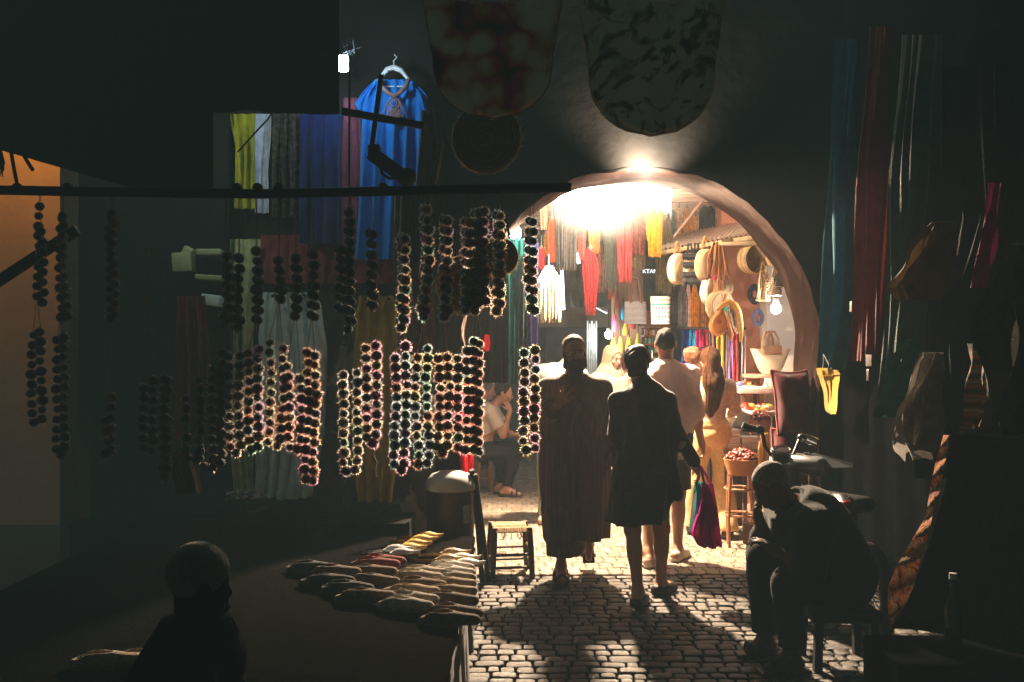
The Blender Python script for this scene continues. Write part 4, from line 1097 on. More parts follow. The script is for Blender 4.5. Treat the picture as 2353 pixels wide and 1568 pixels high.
def necklace(label, xl, xr, ytl, ytr, yb, ysusp, xsusp, Y=BY, group='bead necklaces', dy=.0, pal=None, plain=False):
    """a loop of wrapped beads: strand at xl from ytl, strand at xr from ytr, bottom yb; cords go up to (xsusp, ysusp)"""
    s = F / Y; pitch = BR * 2 * .98
    wl = (xr - xl) / 2; xm = (xl + xr) / 2
    yc = yb - max(wl, 8)
    def centre(x, y, d): return P(x, y, Y) + np.array([0, d, 0])
    path = [centre(xl, ytl, dy)]
    yy = np.linspace(ytl, yc, 12)[1:]
    sw = NRND.uniform(-5, 5)
    for k, y in enumerate(yy): path.append(centre(xl + sw * math.sin((y - ytl) / 60), y, dy * (1 - k / 12)))
    for a in np.linspace(PI, 0, 9)[1:-1]: path.append(centre(xm + wl * math.cos(a), yc + max(wl, 8) * math.sin(a), 0))
    yy = np.linspace(yc, ytr, 12)
    for k, y in enumerate(yy): path.append(centre(xr + sw * math.sin((y - ytr) / 60), y, -dy * k / 12))
    path = np.array(path); seg = np.linalg.norm(np.diff(path, axis=0), axis=1); cum = np.concatenate([[0], np.cumsum(seg)])
    n = max(4, int(cum[-1] / pitch)); loc = P(xsusp, ysusp, Y)
    root = empty('bead_necklace', loc, label, 'necklace', group)
    g = G()
    for (x, y, d) in ((xl, ytl, dy), (xr, ytr, -dy)):
        a, b = P(xsusp + (x - xm) * .15, ysusp, Y), centre(x, y, d); L = np.linalg.norm(b - a); k = max(2, int(L / .0085))
        for i in range(k + 1):
            q = a + (b - a) * i / k
            g.add(q + np.array([[.0036, 0, 0], [-.0036, 0, 0], [0, .0036, 0], [0, -.0036, 0], [0, 0, .0042], [0, 0, -.0042]]), [[0, 2, 4], [2, 1, 4], [1, 3, 4], [3, 0, 4], [2, 0, 5], [1, 2, 5], [3, 1, 5], [0, 3, 5]])
    part('cord', g, m_cord, root, smooth=True)
    for i in range(n):
        t = (i + .5) / n * cum[-1]
        q = np.array([np.interp(t, cum, path[:, j]) for j in range(3)])
        c = NRND.choice(pal) if pal and NRND.random() < .7 else NRND.randrange(12)
        o = bpy.data.objects.new('bead', (DIM_BEADS if plain else BEADS)[c]); C.objects.link(o); o.parent = root
        o.location = [float(v) for v in (q - loc + np.array([NRND.uniform(-.004, .004), NRND.uniform(-.005, .005), NRND.uniform(-.002, .002)]))]
        o.rotation_euler = (NRND.uniform(-.4, .4), NRND.uniform(-.4, .4), NRND.uniform(0, 6))
        sc = NRND.choice([.86, .95, 1, 1.02, 1.1]); o.scale = (sc, sc, sc)

UP = [  # x, top, bottom : upper tier, hung on the pole, from the right end
    (1222, 492, 719), (1145, 478, 716), (1109, 468, 700), (1093, 473, 716), (1073, 494, 716), (1024, 490, 730), (977, 464, 730), (926, 532, 754),
    (853, 520, 710), (803, 470, 757), (779, 555, 717), (717, 568, 735), (679, 576, 728), (640, 582, 695), (589, 560, 744), (549, 575, 755), (519, 570, 750)]
for i, (x, t, b) in enumerate(UP):
    lab = '%s upper bead necklace on the pole, counted from its right end' % ORD[i + 1] if i else 'upper bead necklace hanging alone nearest the open arch'
    necklace(lab, x - 4, x + 5, t + 4, t + 9, b, 440, x, dy=.026, group='upper bead necklaces on the pole', plain=x < 860)
LOW = [ # xl, xr, top left, top right, bottom, suspension, x, label
    (1204, 1229, 800, 793, 1036, 722, 1220, 'glowing lower bead necklace hanging alone nearest the open arch', None),
    (1090, 1100, 773, 778, 1044, 720, 1098, 'lower glowing necklace at the right edge of the crowded group', [0, 10, 11]),
    (1052, 1074, 812, 795, 1036, 720, 1072, 'lower necklace with glowing pink beads beside the red cloth', [3, 8, 0]),
    (1008, 1028, 812, 810, 1040, 734, 1022, 'lower glowing necklace of orange and ochre beads in the crowded group', [7, 1, 0]),
    (959, 984, 812, 790, 1070, 734, 976, 'lower glowing necklace with green beads in the middle of the crowded group', [5, 9, 2]),
    (908, 931, 812, 785, 1080, 758, 924, 'lower glowing necklace at the left edge of the crowded group', [3, 6, 2]),
    (842, 865, 790, 783, 1018, 712, 855, 'lower necklace half glowing in front of the mustard yellow dress', [8, 3]),
    (790, 822, 850, 846, 1084, 760, 806, 'wide lower necklace looped in front of the mustard yellow dress', [8, 4, 11]),
    (706, 723, 800, 806, 1108, 738, 716, 'longest lower necklace reaching furthest down before the white dress', [0, 1, 3]),
    (662, 690, 830, 858, 1034, 730, 678, 'lower necklace with red beads glowing before the white dress', [0, 0, 3]),
    (620, 648, 776, 790, 1026, 698, 640, 'lower necklace left of the red beaded one before the white dress', None),
    (572, 594, 800, 792, 1034, 748, 588, 'lower necklace with orange red beads at the left edge of the white dress', [1, 0, 6]),
    (528, 552, 808, 806, 1040, 760, 544, 'lower necklace before the pale green cloth, near the white box', [4, 11, 8]),
    (488, 510, 836, 800, 1066, 756, 518, 'dim lower necklace left of the pale green cloth', [4, 7, 1]),
    (458, 502, 860, 842, 1076, 700, 470, 'dim sagging necklace with tan beads before the dark red cloth', [4, 7, 1, 8]),
    (428, 460, 905, 890, 1058, 700, 440, 'dim necklace with red and yellow beads before the dark red cloth', [0, 7, 10]),
    (376, 384, 860, 862, 1096, 600, 380, 'long dim necklace of small dark beads left of the red cloth', [4, 11]),
    (330, 352, 880, 862, 1038, 560, 344, 'very dim necklace with blue and tan beads in the dark stall', [2, 4, 9]),
    (244, 256, 955, 900, 1045, 560, 250, 'very dim necklace with a few tan beads in the dark stall', [4, 1, 11]),
]
for xl, xr, tl, tr, b, ys, xs, lab, pal in LOW:
    necklace(lab, xl, xr, tl, tr, b, ys, xs, pal=pal, group='lower bead necklaces', plain=xs < 520)
for xl, xr, tl, tr, b, ys, lab in (
    (85, 99, 462, 522, 696, 440, 'upper silhouetted necklace farthest left against the orange wall'),
    (139, 151, 490, 486, 735, 440, 'upper silhouetted necklace beside the pillar edge on the orange wall'),
    (72, 98, 760, 752, 972, 698, 'lower silhouetted necklace farthest left against the orange wall'),
    (128, 150, 770, 764, 1046, 738, 'lower silhouetted necklace beside the pillar edge on the orange wall'),
    (252, 264, 490, 480, 735, 440, 'dark upper necklace in the shadow right of the pillar')):
    necklace(lab, xl, xr, tl, tr, b, ys, (xl + xr) / 2, dy=.02, group='necklaces against the orange wall', plain=True)

# loose thread
thing1('loose_thread', G().tube([P(860, 1012, BY), P(866, 1030, BY), P(858, 1045, BY), P(867, 1062, BY), P(863, 1080, BY), P(866, 1096, BY)], .0022, 5), mat('thread', (.8, .6, .4), rough=.8), 'loose pale thread dangling below a necklace before the mustard dress', 'thread')

# round straw bags among the beads
m_straw = pattern('straw_coil', 'rings', [(.48, .30, .13), (.72, .50, .25), (.78, .57, .30)], scale=22, distort=1.2, bump=.5)
m_straw_dk = pattern('straw_dark', 'rings', [(.10, .065, .035), (.2, .13, .07)], scale=22, distort=1.2, bump=.5)
def hoop_bag(x, y, r, Y, label, m=None, tilt=.3):
    loc = P(x, y, Y); root = empty('round_bag', loc, label, 'bag', 'round straw bags among the beads')
    R = r / F * Y; ax = np.array([math.sin(tilt), -math.cos(tilt), 0])
    prof = [(1e-4, .03)] + [(R * t, .03 + .004 * math.cos(t * 30)) for t in np.linspace(.1, .97, 14)] + [(R, .0), (R * .97, -.03), (R * .5, -.034), (1e-4, -.034)]
    part('body', G().lathe(prof, loc, ax, 36), m or m_straw_dk, root)
    g = G(); side = np.cross(ax, [0, 0, 1]); g.tube([loc + side * R * 1.0 * math.cos(a) + np.array([0, 0, R * math.sin(a)]) + ax * .0 for a in np.linspace(0, 2 * PI, 49)], .007, 6, False)
    r_ = random.Random(1)
    for k in range(150):
        a = r_.uniform(0, 2 * PI); d = side * math.cos(a) + np.array([0, 0, math.sin(a)]); b = loc + d * R; g.tube([b, b + d * r_.uniform(.006, .016) + ax * r_.uniform(-.01, .01)], .0009, 3, False)
    part('fringe', g, mat('fringe_pale', (.85, .7, .5), rough=.9, transl=.5), root)
    part('handle', G().tube([loc + side * .05 + [0, 0, R], loc + side * .03 + [0, 0, R + .12], loc - side * .03 + [0, 0, R + .12], loc - side * .05 + [0, 0, R]], .006, 6), m_leather, root)
hoop_bag(1148, 590, 42, 4.75, 'round bag with a glowing fringed rim behind the beads nearest the arch')
hoop_bag(1068, 655, 66, 4.8, 'larger dark round bag with a thin lit rim behind the beads')

# ---- clothes on the wall left of the arch
WC = WY - .14
def kaftan():
    Y = WC - .02
    root = empty('kaftan', P(900, 180, Y), 'bright blue embroidered kaftan on a white hanger high on the wall', 'kaftan')
    fb = fab('kaftan_blue', (.012, .20, .62), var=.12, scale=6, sheen=.2)
    cloth_part('body', [(183, 862, 946), (200, 848, 962), (232, 836, 972), (262, 832, 972), (300, 830, 970), (400, 828, 968), (500, 822, 964), (596, 815, 966)], fb, root, Y=Y, folds=4.5, amp=.028, seed=3, nv=40, amp_top=.25)
    cloth_part('sleeve', [(195, 850, 862), (215, 832, 850), (240, 816, 842), (262, 828, 838)], fb, root, Y=Y - .01, folds=1, amp=.02, seed=1, nv=10)
    cloth_part('sleeve', [(195, 946, 958), (215, 958, 978), (240, 966, 987), (262, 972, 982)], fb, root, Y=Y - .01, folds=1, amp=.02, seed=2, nv=10)
    mt = mat('braid_trim', (.30, .17, .16), rough=.8, var=.5, scale=220, bump=.5)
    f = Y - .055
    part('neck_trim', G().tube([P(870, 182, f), P(878, 200, f), P(892, 214, f), P(905, 221, f), P(918, 214, f), P(932, 200, f), P(940, 182, f)], .016, 8), mt, root)
    g = G()
    g.tube([P(905 + 13 * math.cos(a), 238 + 13 * math.sin(a), f) for a in np.linspace(0, 2 * PI, 20)], .006, 5, False)
    g.tube([P(905 + 7 * math.cos(a), 238 + 7 * math.sin(a), f) for a in np.linspace(0, 2 * PI, 16)], .005, 5, False)
    for dx in (-12, -6, 0, 6, 12): g.tube([P(905 + dx, 252, f), P(905 + dx * .9, 272, f)], .008, 5)
    g.tube([P(893, 230, f), P(884, 256, f), P(878, 262, f), P(886, 268, f), P(893, 262, f)], .006, 5); g.tube([P(917, 230, f), P(926, 256, f), P(932, 262, f), P(924, 268, f), P(917, 262, f)], .006, 5)
    g.tube([P(893, 262, f), P(905, 258, f), P(917, 262, f)], .007, 5); g.tube([P(893, 274, f), P(905, 276, f), P(917, 274, f)], .006, 5)
    part('chest_embroidery', g, mt, root)
    hg = G(); hg.tube([P(872, 182, Y), P(890, 160, Y), P(905, 155, Y), P(922, 162, Y), P(938, 182, Y)], [.012, .02, .022, .02, .012], 8); hg.tube([P(878, 199, Y), P(932, 199, Y)], .005, 6); hg.tube([P(905, 155, Y), P(905, 140, Y), P(912, 132, Y), P(906, 126, Y)], .005, 6)
    part('hanger', hg, mat('hanger_white', (.75, .74, .7), rough=.5), root)
kaftan()
GW = 'garments hanging on the wall left of the arch'
cloth('mauve_kaftan', [(225, 788, 822), (262, 788, 828), (440, 782, 834), (600, 770, 850)], fab('mauve', (.30, .07, .12)), 'mauve kaftan hanging just left of the bright blue one', 'kaftan', GW, Y=WC + .05, folds=2, amp=.02, seed=5)
cloth('maroon_dress', [(540, 600, 905), (600, 598, 908), (652, 596, 905)], fab('dusty_maroon', (.22, .05, .06)), 'dusty maroon cloth band above the white and mustard dresses', 'cloth', GW, Y=WC + .07, folds=7, amp=.02, seed=8, nv=10)
cloth('lime_dress', [(262, 520, 586), (330, 540, 586), (345, 542, 586), (436, 540, 590), (480, 540, 592)], fab('lime', (.42, .42, .02)), 'lime yellow dress with a drawn waist, high on the wall', 'dress', GW, Y=WC, folds=2.5, amp=.03, seed=11)
cloth('lilac_dress', [(262, 584, 624), (330, 585, 623), (400, 586, 618), (490, 588, 620)], fab('lilac_white', (.50, .54, .66)), 'pale lilac dress beside the lime yellow one', 'dress', GW, Y=WC + .02, folds=1.3, amp=.02, seed=12)
cloth('blue_scarf', [(262, 488, 532), (440, 490, 534)], fab('royal_blue', (.015, .03, .25)), 'royal blue cloth left of the lime yellow dress', 'cloth', GW, Y=WC + .02, folds=2.5, amp=.03, seed=13)
cloth('brocade_dress', [(262, 628, 692), (500, 622, 688)], pattern('brocade', 'noise', [(.03, .026, .022), (.09, .07, .05)], scale=24, pos=[.45, .6], distort=1), 'dark brocade dress between the lilac and the navy ones', 'dress', GW, Y=WC, folds=3, amp=.03, seed=14)
cloth('navy_dress', [(262, 690, 786), (560, 684, 786)], fab('navy', (.012, .025, .12)), 'navy blue dress left of the mauve kaftan', 'dress', GW, Y=WC - .02, folds=3.5, amp=.03, seed=15)
cloth('brown_drape', [(255, 968, 1010), (330, 962, 1030), (430, 955, 1010), (445, 920, 1008), (620, 912, 1000)], fab('drape_brown', (.05, .032, .02)), 'dark brown drape covering the right edge of the blue kaftan', 'cloth', GW, Y=6.6, folds=3, amp=.04, seed=16)
cloth('ochre_drape', [(430, 905, 970), (640, 905, 985)], fab('drape_ochre', (.10, .06, .02)), 'dim ochre drape below the blue kaftan', 'cloth', GW, Y=6.9, folds=3, amp=.03, seed=17)
cloth('red_drape', [(540, 950, 985), (660, 948, 992), (840, 950, 1000)], fab('drape_red', (.09, .01, .01), sheen=.1), 'narrow dark red drape right of the mustard dress', 'cloth', GW, Y=7.0, folds=2, amp=.03, seed=18)
def dress(name, rows, m, label, seed, folds, neck):
    root = empty(name, P(neck[0], neck[1], WC), label, 'dress', GW)
    cloth_part('body', rows, m, root, Y=WC - .03, folds=folds, amp=.035, seed=seed, nv=40, ragged=.3)
    x, y, w = neck
    part('hanger', G().tube([P(x - w, y + 14, WC - .05), P(x - w * .4, y, WC - .05), P(x, y - 6, WC - .05), P(x + w * .4, y, WC - .05), P(x + w, y + 14, WC - .05)], .01, 6), m_blackwood, root)
    part('strap', G().tube([P(x - w * .7, y + 6, WC - .06), P(x - w * .3, y + 40, WC - .06)], .012, 6), m, root)
    part('strap', G().tube([P(x + w * .7, y + 6, WC - .06), P(x + w * .3, y + 40, WC - .06)], .012, 6), m, root)
dress('white_dress', [(672, 606, 724), (700, 600, 738), (800, 592, 752), (1000, 586, 744), (1100, 584, 726), (1146, 582, 716)], fab('dress_white', (.62, .74, .72), var=.08, transl=.2), 'long grey white dress hanging behind the lower necklaces', 21, 5, (664, 668, 40))
dress('mustard_dress', [(680, 826, 906), (720, 818, 914), (900, 808, 916), (1060, 808, 912), (1152, 822, 900)], fab('dress_mustard', (.42, .29, .04), var=.1, transl=.2), 'long mustard yellow dress hanging behind the lower necklaces', 22, 3.5, (866, 676, 30))
cloth('green_cloth', [(550, 508, 600), (700, 512, 582), (900, 515, 574), (1130, 540, 584)], fab('sage', (.48, .54, .26), transl=.2), 'pale sage green cloth hanging left of the white dress', 'cloth', GW, Y=WC - .01, folds=3, amp=.03, seed=23)
cloth('dark_red_cloth', [(680, 404, 470), (820, 405, 482), (1020, 406, 490)], fab('oxblood', (.16, .014, .012)), 'dark red cloth hanging in the stall behind dim beads', 'cloth', GW, Y=6.6, folds=3, amp=.04, seed=24)
cloth('scarlet_cloth', [(880, 1040, 1086), (1000, 1050, 1090), (1092, 1062, 1086)], fab('scarlet', (.5, .012, .02), transl=.5), 'scarlet cloth glowing above the white lidded bin', 'cloth', GW, Y=6.95, folds=2, amp=.03, seed=25)
slab('patched_panel', P(560, 1230, WY - .012) * [1, 1, 1] + [0, 0, 0], tuple(P(1000, 640, WY - .004) + [0, .002, 0]), m_oldwall, 'patch of peeling grey plaster low on the wall behind the dresses', 'wall')
# lit shelf edges in the dark shop
for i, (x, y, w, h, c, lab, nm) in enumerate(((423, 604, 44, 44, (.30, .36, .18), 'pale green packet standing highest in the dark shop', 'packet'), (484, 581, 56, 14, (.30, .36, .18), 'upper pale green shelf board in the dark shop', 'shelf_board'), (484, 639, 62, 12, (.30, .36, .18), 'lower pale green shelf board in the dark shop', 'shelf_board'), (488, 691, 42, 26, (.55, .72, .66), 'small whitish box on the shelf behind the dim beads', 'box'))):
    a = P(x, y, 6.9); ww, hh = w / F * 6.9, h / F * 6.9
    g = G().box(a, (ww, .12, hh), np.array(Matrix.Rotation(.06 * (i - 1), 3, 'Y')), .006)
    if nm == 'packet': g.box(a + [0.03, 0, hh * .5], (ww * .5, .1, hh * .6), np.array(Matrix.Rotation(.5, 3, 'Y')), .006)
    thing1(nm, g, mat('pk_%d' % i, c, rough=.6, var=.1), lab, nm.split('_')[0])
slab('shop_boarding', (-3.08, 7.02, 1.2), (-2.0, 7.06, 3.4), mat('shop_boards', (.012, .011, .01), rough=1, spec=.05, scale=5, bump=.3), 'dark boarded shop back left of the wall garments', 'wall')

# ---- awning, its arm and the cables
m_tarp = fab('tarp_black', (.035, .036, .034), sheen=.1, transl=0)
def awning():
    root = empty('awning', P(300, 200, 5.2), 'black awning covering the upper left of the lane', 'awning')
    cloth_part('valance', [(-160, -260, 780), (0, -260, 780), (180, -260, 780), (262, -260, 780)], m_tarp, root, Y=5.2, folds=9, amp=.015, seed=31, nv=12, amp_top=1, ragged=.5)
    g = G(); a = [P(-260, 255, 5.19), P(490, 255, 5.19), P(490, 440, 5.19), P(330, 440, 5.19), P(203, 404, 5.19), P(0, 345, 5.19), P(-260, 268, 5.19)]
    g.add(a, [[0, 1, 2, 3, 4, 5, 6]]); part('side_flap', g, m_tarp, root, smooth=False)
    g = G(); g.bar(P(786, 256, 5.1), P(975, 290, 5.1), .035, .035, .004); part('front_bar', g, m_blackwood, root)
    g = G(); g.bar(P(876, 172, 5.05), P(853, 350, 5.05), .024, .024, .003); part('tension_rod', g, m_blackwood, root)
    g = G(); g.bar(P(852, 352, 5.0), P(945, 420, 5.0), .07, .05, .006); g.box(P(860, 352, 5.0), (.06, .06, .08), bev=.01); g.ball(P(935, 408, 5.0), .05, 10, 8); part('folding_arm', g, m_blackwood, root)
    g = G(); g.tube([P(872, 372, 4.98), P(878, 400, 4.98), P(895, 411, 4.98), P(915, 406, 4.98)], .008, 6); part('spring_loop', g, m_blackwood, root)
awning()
thing1('wire', G().tube([P(803, 130, 5.4), P(803, 250, 5.4), P(802, 380, 5.4), P(803, 470, 5.4)], .006, 6), m_blackwood, 'thin dark wire hanging straight down below the blue lit lamp', 'cable', 'loose cables')
thing1('wire', G().tube([P(546, 350, 5.4), P(580, 312, 5.4), P(614, 276, 5.4), P(640, 240, 5.4)], .005, 6), m_blackwood, 'thin dark wire slanting across the lime and lilac dresses', 'cable', 'loose cables')

# ---- the two big totes at the top
def tote(x0, x1, y0, y1, Y, m, label, seed, rim):
    cx = (x0 + x1) / 2; loc = P(cx, y0, Y); root = empty('tote_bag', loc, label, 'bag', 'big cloth totes hung overhead')
    W = (x1 - x0) / F * Y; H = (y1 - y0) / F * Y
    nu, nv = 33, 33; r = np.random.default_rng(seed)
    def half(v):   # half width along the height
        if v < .55: return 1 - .16 * v / .55
        t = (v - .55) / .45; return .84 * math.sqrt(max(0, 1 - t ** 2.3))
    top = lambda u: .03 - .085 * abs(u) ** 1.5
    def surf(sgn):
        pts = np.zeros((nv, nu, 3))
        for i, v in enumerate(np.linspace(0, 1, nv)):
            for j, u in enumerate(np.linspace(-1, 1, nu)):
                hw = max(half(v), .002) * W / 2
                th = .07 * math.sqrt(max(0, 1 - u * u)) * (.35 + .65 * math.sin(PI * min(1, v * .9 + .1)))
                th += .010 * math.sin(7 * u + 9 * v + seed) + .007 * math.sin(17 * v - 8 * u)
                pts[i, j] = loc + [u * hw, -sgn * th, -(v * H) - (1 - v) * (top(u) + .03) * H * 1]
        return pts
    g = G(); g.grid(surf(1)); g.grid(surf(-1)[:, ::-1]); part('body', g, m, root)
    e = surf(0.0); s1 = surf(1)
    edge = [e[i, 0] for i in range(0, nv)] + [e[i, -1] for i in range(nv - 1, -1, -1)]
    rr = np.random.default_rng(seed + 1)
    part('edge_piping', G().tube([q + rr.normal(0, .0012, 3) for q in edge], .0045, 6), rim, root)
    for sx_, d in ((-1, -.05), (1, .05)):
        for yy in (-.03,):
            a = loc + [sx_ * W * .33, yy, -.07 * H]; b = loc + [sx_ * W * .14, yy, -.02 * H]
            part('handle', G().tube([a + [0, 0, -.02], a + [sx_ * .0, 0, .10], a + [-sx_ * .05, 0, .28], b + [0, 0, .28], b + [-sx_ * .0, 0, .08], b + [0, 0, -.03]], .022, 8), m, root)
tote(972, 1292, -2, 272, 4.0, pattern('tote_leaves', 'voronoi', [(.85, .74, .60), (.78, .55, .40), (.6, .3, .1), (.55, .04, .10), (.05, .045, .045)], scale=6.5, pos=[.38, .52, .60, .68, .8], distort=2.2), 'big cloth tote with a multicoloured leafy print hanging at the top', 51, mat('piping_dull', (.3, .2, .12), rough=.8))
tote(1326, 1668, -6, 311, 4.0, pattern('tote_grey', 'noise', [(.07, .065, .05), (.3, .27, .2), (.72, .66, .52), (.78, .7, .56)], scale=6, pos=[.34, .42, .48, .8], distort=2.4), 'big grey mottled tote with a thin lit rim hanging above the arch', 52, mat('piping_rimlight', (.85, .68, .5), rough=.8, transl=.4))  # pale piping colour stands in for a lamp lit rim

# dark round bag and strands behind the totes
hoop_bag(1118, 318, 80, 4.9, 'large dark round bag hanging under the multicoloured tote', tilt=-.2)

# ---- low table of slippers
def stall_table():
    root = empty('display_table', (-1.35, 4.9, 0), 'low dark cloth covered table of slippers in the left foreground', 'table')
    g = G(); g.box((-1.42, 4.97, .40), (2.36, 3.04, .05), bev=.012); part('table_top', g, mat('table_cloth', (.005, .0045, .004), rough=1, spec=.0, scale=20, bump=.3), root)
    r = [(0, 0)]
    g = G(); n = 60
    pts = np.zeros((8, n, 3))
    for i, t in enumerate(np.linspace(0, 1, 8)):
        for j, u in enumerate(np.linspace(0, 1, n)):
            d = .018 * (.2 + t) * math.sin(u * 80) + .01 * math.sin(u * 31)
            pts[i, j] = (-.235 + d, 3.46 + 3.02 * u, .41 - .42 * t) if True else 0
    g.grid(pts); part('skirt_cloth', g, fab('skirt_brown', (.12, .10, .08)), root)
    g = G(); pts = np.zeros((8, n, 3))
    for i, t in enumerate(np.linspace(0, 1, 8)):
        for j, u in enumerate(np.linspace(0, 1, n)):
            pts[i, j] = (-2.6 + 2.36 * u, 3.445 + .018 * (.2 + t) * math.sin(u * 70), .41 - .42 * t)
    g.grid(pts); part('skirt_cloth', g, fab('skirt_brown', (.12, .10, .08)), root)
stall_table()

def felt_slipper_mesh(seed, m):
    r = random.Random(seed)
    S = SDF((-.2, -.09, -.02), (.2, .09, .14), .0075)
    S.cap((-.11, 0, .035), (.02, 0, .04), .038, .044, .02); S.cap((.02, 0, .042), (.115, .008, .036), .044, .032, .02)
    S.ell((-.05, 0, .075), (.06, .04, .035), .03); S.ell((-.06, 0, .10), (.085, .027, .062), .012, None, True)
    S.wrinkle(.0025, 60, seed); S.cut((0, 0, -1), (0, 0, 0))
    v, f = S.mesh(); return mk('felt_slipper', v, f.tolist(), m, mesh_only=True, origin=(0, 0, 0))
def babouche_parts(m, msole):
    g = G(); n = 17
    L = np.linspace(-.13, .15, n); w = [.03 + .012 * math.sin((l + .13) / .28 * PI) + .006 - .034 * max(0, (l - .07) / .08) ** 1.4 for l in L]
    bot = np.array([[l, s * ww, .006 + .02 * max(0, (l - .09) / .06) ** 2] for l, ww in zip(L, w) for s in (-1, 1)])
    vs = [p for p in bot]; top = [p - [0, 0, .006] for p in bot]
    f = [[2 * i, 2 * i + 1, 2 * i + 3, 2 * i + 2] for i in range(n - 1)]
    gs = G(); gs.add(vs, f); gs.add(top, [q[::-1] for q in f]); 
    sole = mk('sole', np.concatenate(gs.v), gs.f, msole, mesh_only=True, origin=(0, 0, 0))
    gu = G(); k = 9; pts = np.zeros((n, k, 3))
    for i, (l, ww) in enumerate(zip(L, w)):
        hgt = .012 if l < -.05 else .012 + .04 * min(1, (l + .05) / .07) * (1 - max(0, (l - .06) / .09)) 
        full = 1 if l > -.02 else .33
        for j, a in enumerate(np.linspace(0, PI, k)):
            c = math.cos(a)
            z = .007 + .02 * max(0, (l - .09) / .06) ** 2
            if l > -.0: pts[i, j] = (l, ww * c, z + hgt * math.sin(a))
            else: pts[i, j] = (l, ww * (1 if c > 0 else -1) * (1 if abs(c) > .4 else (.92)), z + .018 * (abs(c) > .75) * 1.0)
    gu.grid(pts); up = mk('upper', np.concatenate(gu.v), gu.f, m, mesh_only=True, origin=(0, 0, 0))
    return sole, up
SLIP_G = 'slippers laid out on the low table'
def place(name, meshes, loc, rz, rx, label, group, cat, scale=1.0):
    if len(meshes) == 1:
        o = bpy.data.objects.new(name, meshes[0][1]); C.objects.link(o)
    else:
        o = bpy.data.objects.new(name, None); C.objects.link(o)
        for nm, me in meshes:
            c = bpy.data.objects.new(nm, me); C.objects.link(c); c.parent = o
    o.location = [float(v) for v in loc]; o.rotation_euler = (rx, -.12, rz); o.scale = (scale * 1.1, scale * .82, scale * .8)
    return tag(o, label, cat, group)
TZ = .428
def tpos(x, y):   # a point of the table top
    Y = (CAMZ - TZ) * F / (y - 800); return P(x, y, Y)
FM = {k: mat('felt_' + k, c, rough=.95, var=.3, scale=40, bump=.6, sheen=.3) for k, c in dict(grey=(.30, .27, .22), tan=(.28, .21, .13), brown=(.13, .085, .055), red=(.2, .04, .025), sand=(.34, .29, .22), white=(.6, .56, .5), dark=(.035, .03, .025)).items()}
FMESH = {k: felt_slipper_mesh(i, m) for i, (k, m) in enumerate(FM.items())}
felt = [  # x, y of the heel-to-toe middle, kind, label
    (1035, 1440, 'brown', 'brown felt slipper at the nearest right corner of the table'), (1042, 1424, 'brown', 'brown felt slipper just behind the corner one'),
    (1036, 1395, 'brown', 'brown felt slipper overhanging the right table edge, third from the corner'), (1030, 1376, 'tan', 'tan felt slipper on the right edge in front of the grey ones'),
    (1032, 1358, 'tan', 'tan felt slipper touching the grey ones on the right edge'), (1033, 1342, 'grey', 'grey felt slipper on the right edge in front of the white pair'),
    (1036, 1330, 'white', 'nearer white felt slipper on the right edge of the table'), (1034, 1318, 'white', 'farther white felt slipper on the right edge beside the leather ones'),
    (930, 1408, 'grey', 'pale grey felt slipper nearest the viewer in the second row'), (942, 1394, 'grey', 'grey felt slipper behind the nearest one of the second row'), (945, 1376, 'tan', 'tan felt slipper in the middle of the second row'),
    (965, 1360, 'brown', 'brown felt slipper in the middle of the second row'), (960, 1342, 'sand', 'nearer sand coloured felt slipper of the second row'), (968, 1332, 'sand', 'farther sand coloured felt slipper of the second row'),
    (878, 1305, 'red', 'farther dull red felt slipper in the third row'), (862, 1312, 'red', 'nearer dull red felt slipper in the third row'), (850, 1330, 'brown', 'dim brown felt slipper left of the dull red pair'), (858, 1352, 'brown', 'dim brown felt slipper nearer than the dull red pair'),
    (840, 1388, 'brown', 'large dim brown slipper in the third row near the front'), (800, 1368, 'dark', 'dark slipper half lost in shadow in the third row'), (770, 1330, 'brown', 'dim slipper in the fourth row, farther one'), (752, 1352, 'dark', 'dark slipper in the fourth row, nearer one'), (715, 1320, 'dark', 'dark slipper deep in the shadow of the stall')]
sr = random.Random(8)
for x, y, k, lab in felt:
    place('felt_slipper', [('upper', FMESH[k])], tpos(x, y) + [0, 0, .002], -.42 + sr.uniform(-.12, .12), sr.uniform(-.15, .15), lab, SLIP_G, 'slipper', 1.0 if x < 1000 else .95)
BMAT = {k: mat('leather_' + k, c, rough=.45, var=.12, scale=30, bump=.15, spec=.5) for k, c in dict(yellow=(.48, .32, .08), white=(.74, .72, .66), grey=(.42, .44, .44), tan=(.30, .2, .1)).items()}
BMESH = {k: babouche_parts(m, mat('sole_leather', (.4, .28, .15), rough=.6)) for k, m in BMAT.items()}
bab = [(965, 1242, 'yellow', 'farthest yellow pointed leather slipper'), (950, 1250, 'yellow', 'second farthest yellow pointed leather slipper'), (938, 1260, 'yellow', 'third yellow pointed leather slipper from the back'), (922, 1270, 'yellow', 'nearest yellow pointed leather slipper of the back row'),
       (905, 1282, 'grey', 'nearer grey leather slipper beside the yellow ones'), (890, 1274, 'grey', 'farther grey leather slipper beside the yellow ones'), (1020, 1282, 'tan', 'tan leather slipper beside the white leather pair'), (1042, 1294, 'white', 'farther white pointed leather slipper near the bin'), (1052, 1306, 'white', 'nearer white pointed leather slipper near the bin'), (1010, 1296, 'tan', 'dim tan leather slipper left of the white leather pair')]
for x, y, k, lab in bab:
    s, u = BMESH[k]; place('leather_slipper', [('sole', s), ('upper', u)], tpos(x, y) + [0, 0, .006], -.38 + sr.uniform(-.08, .08), -.25, lab, SLIP_G, 'slipper', 1.05)
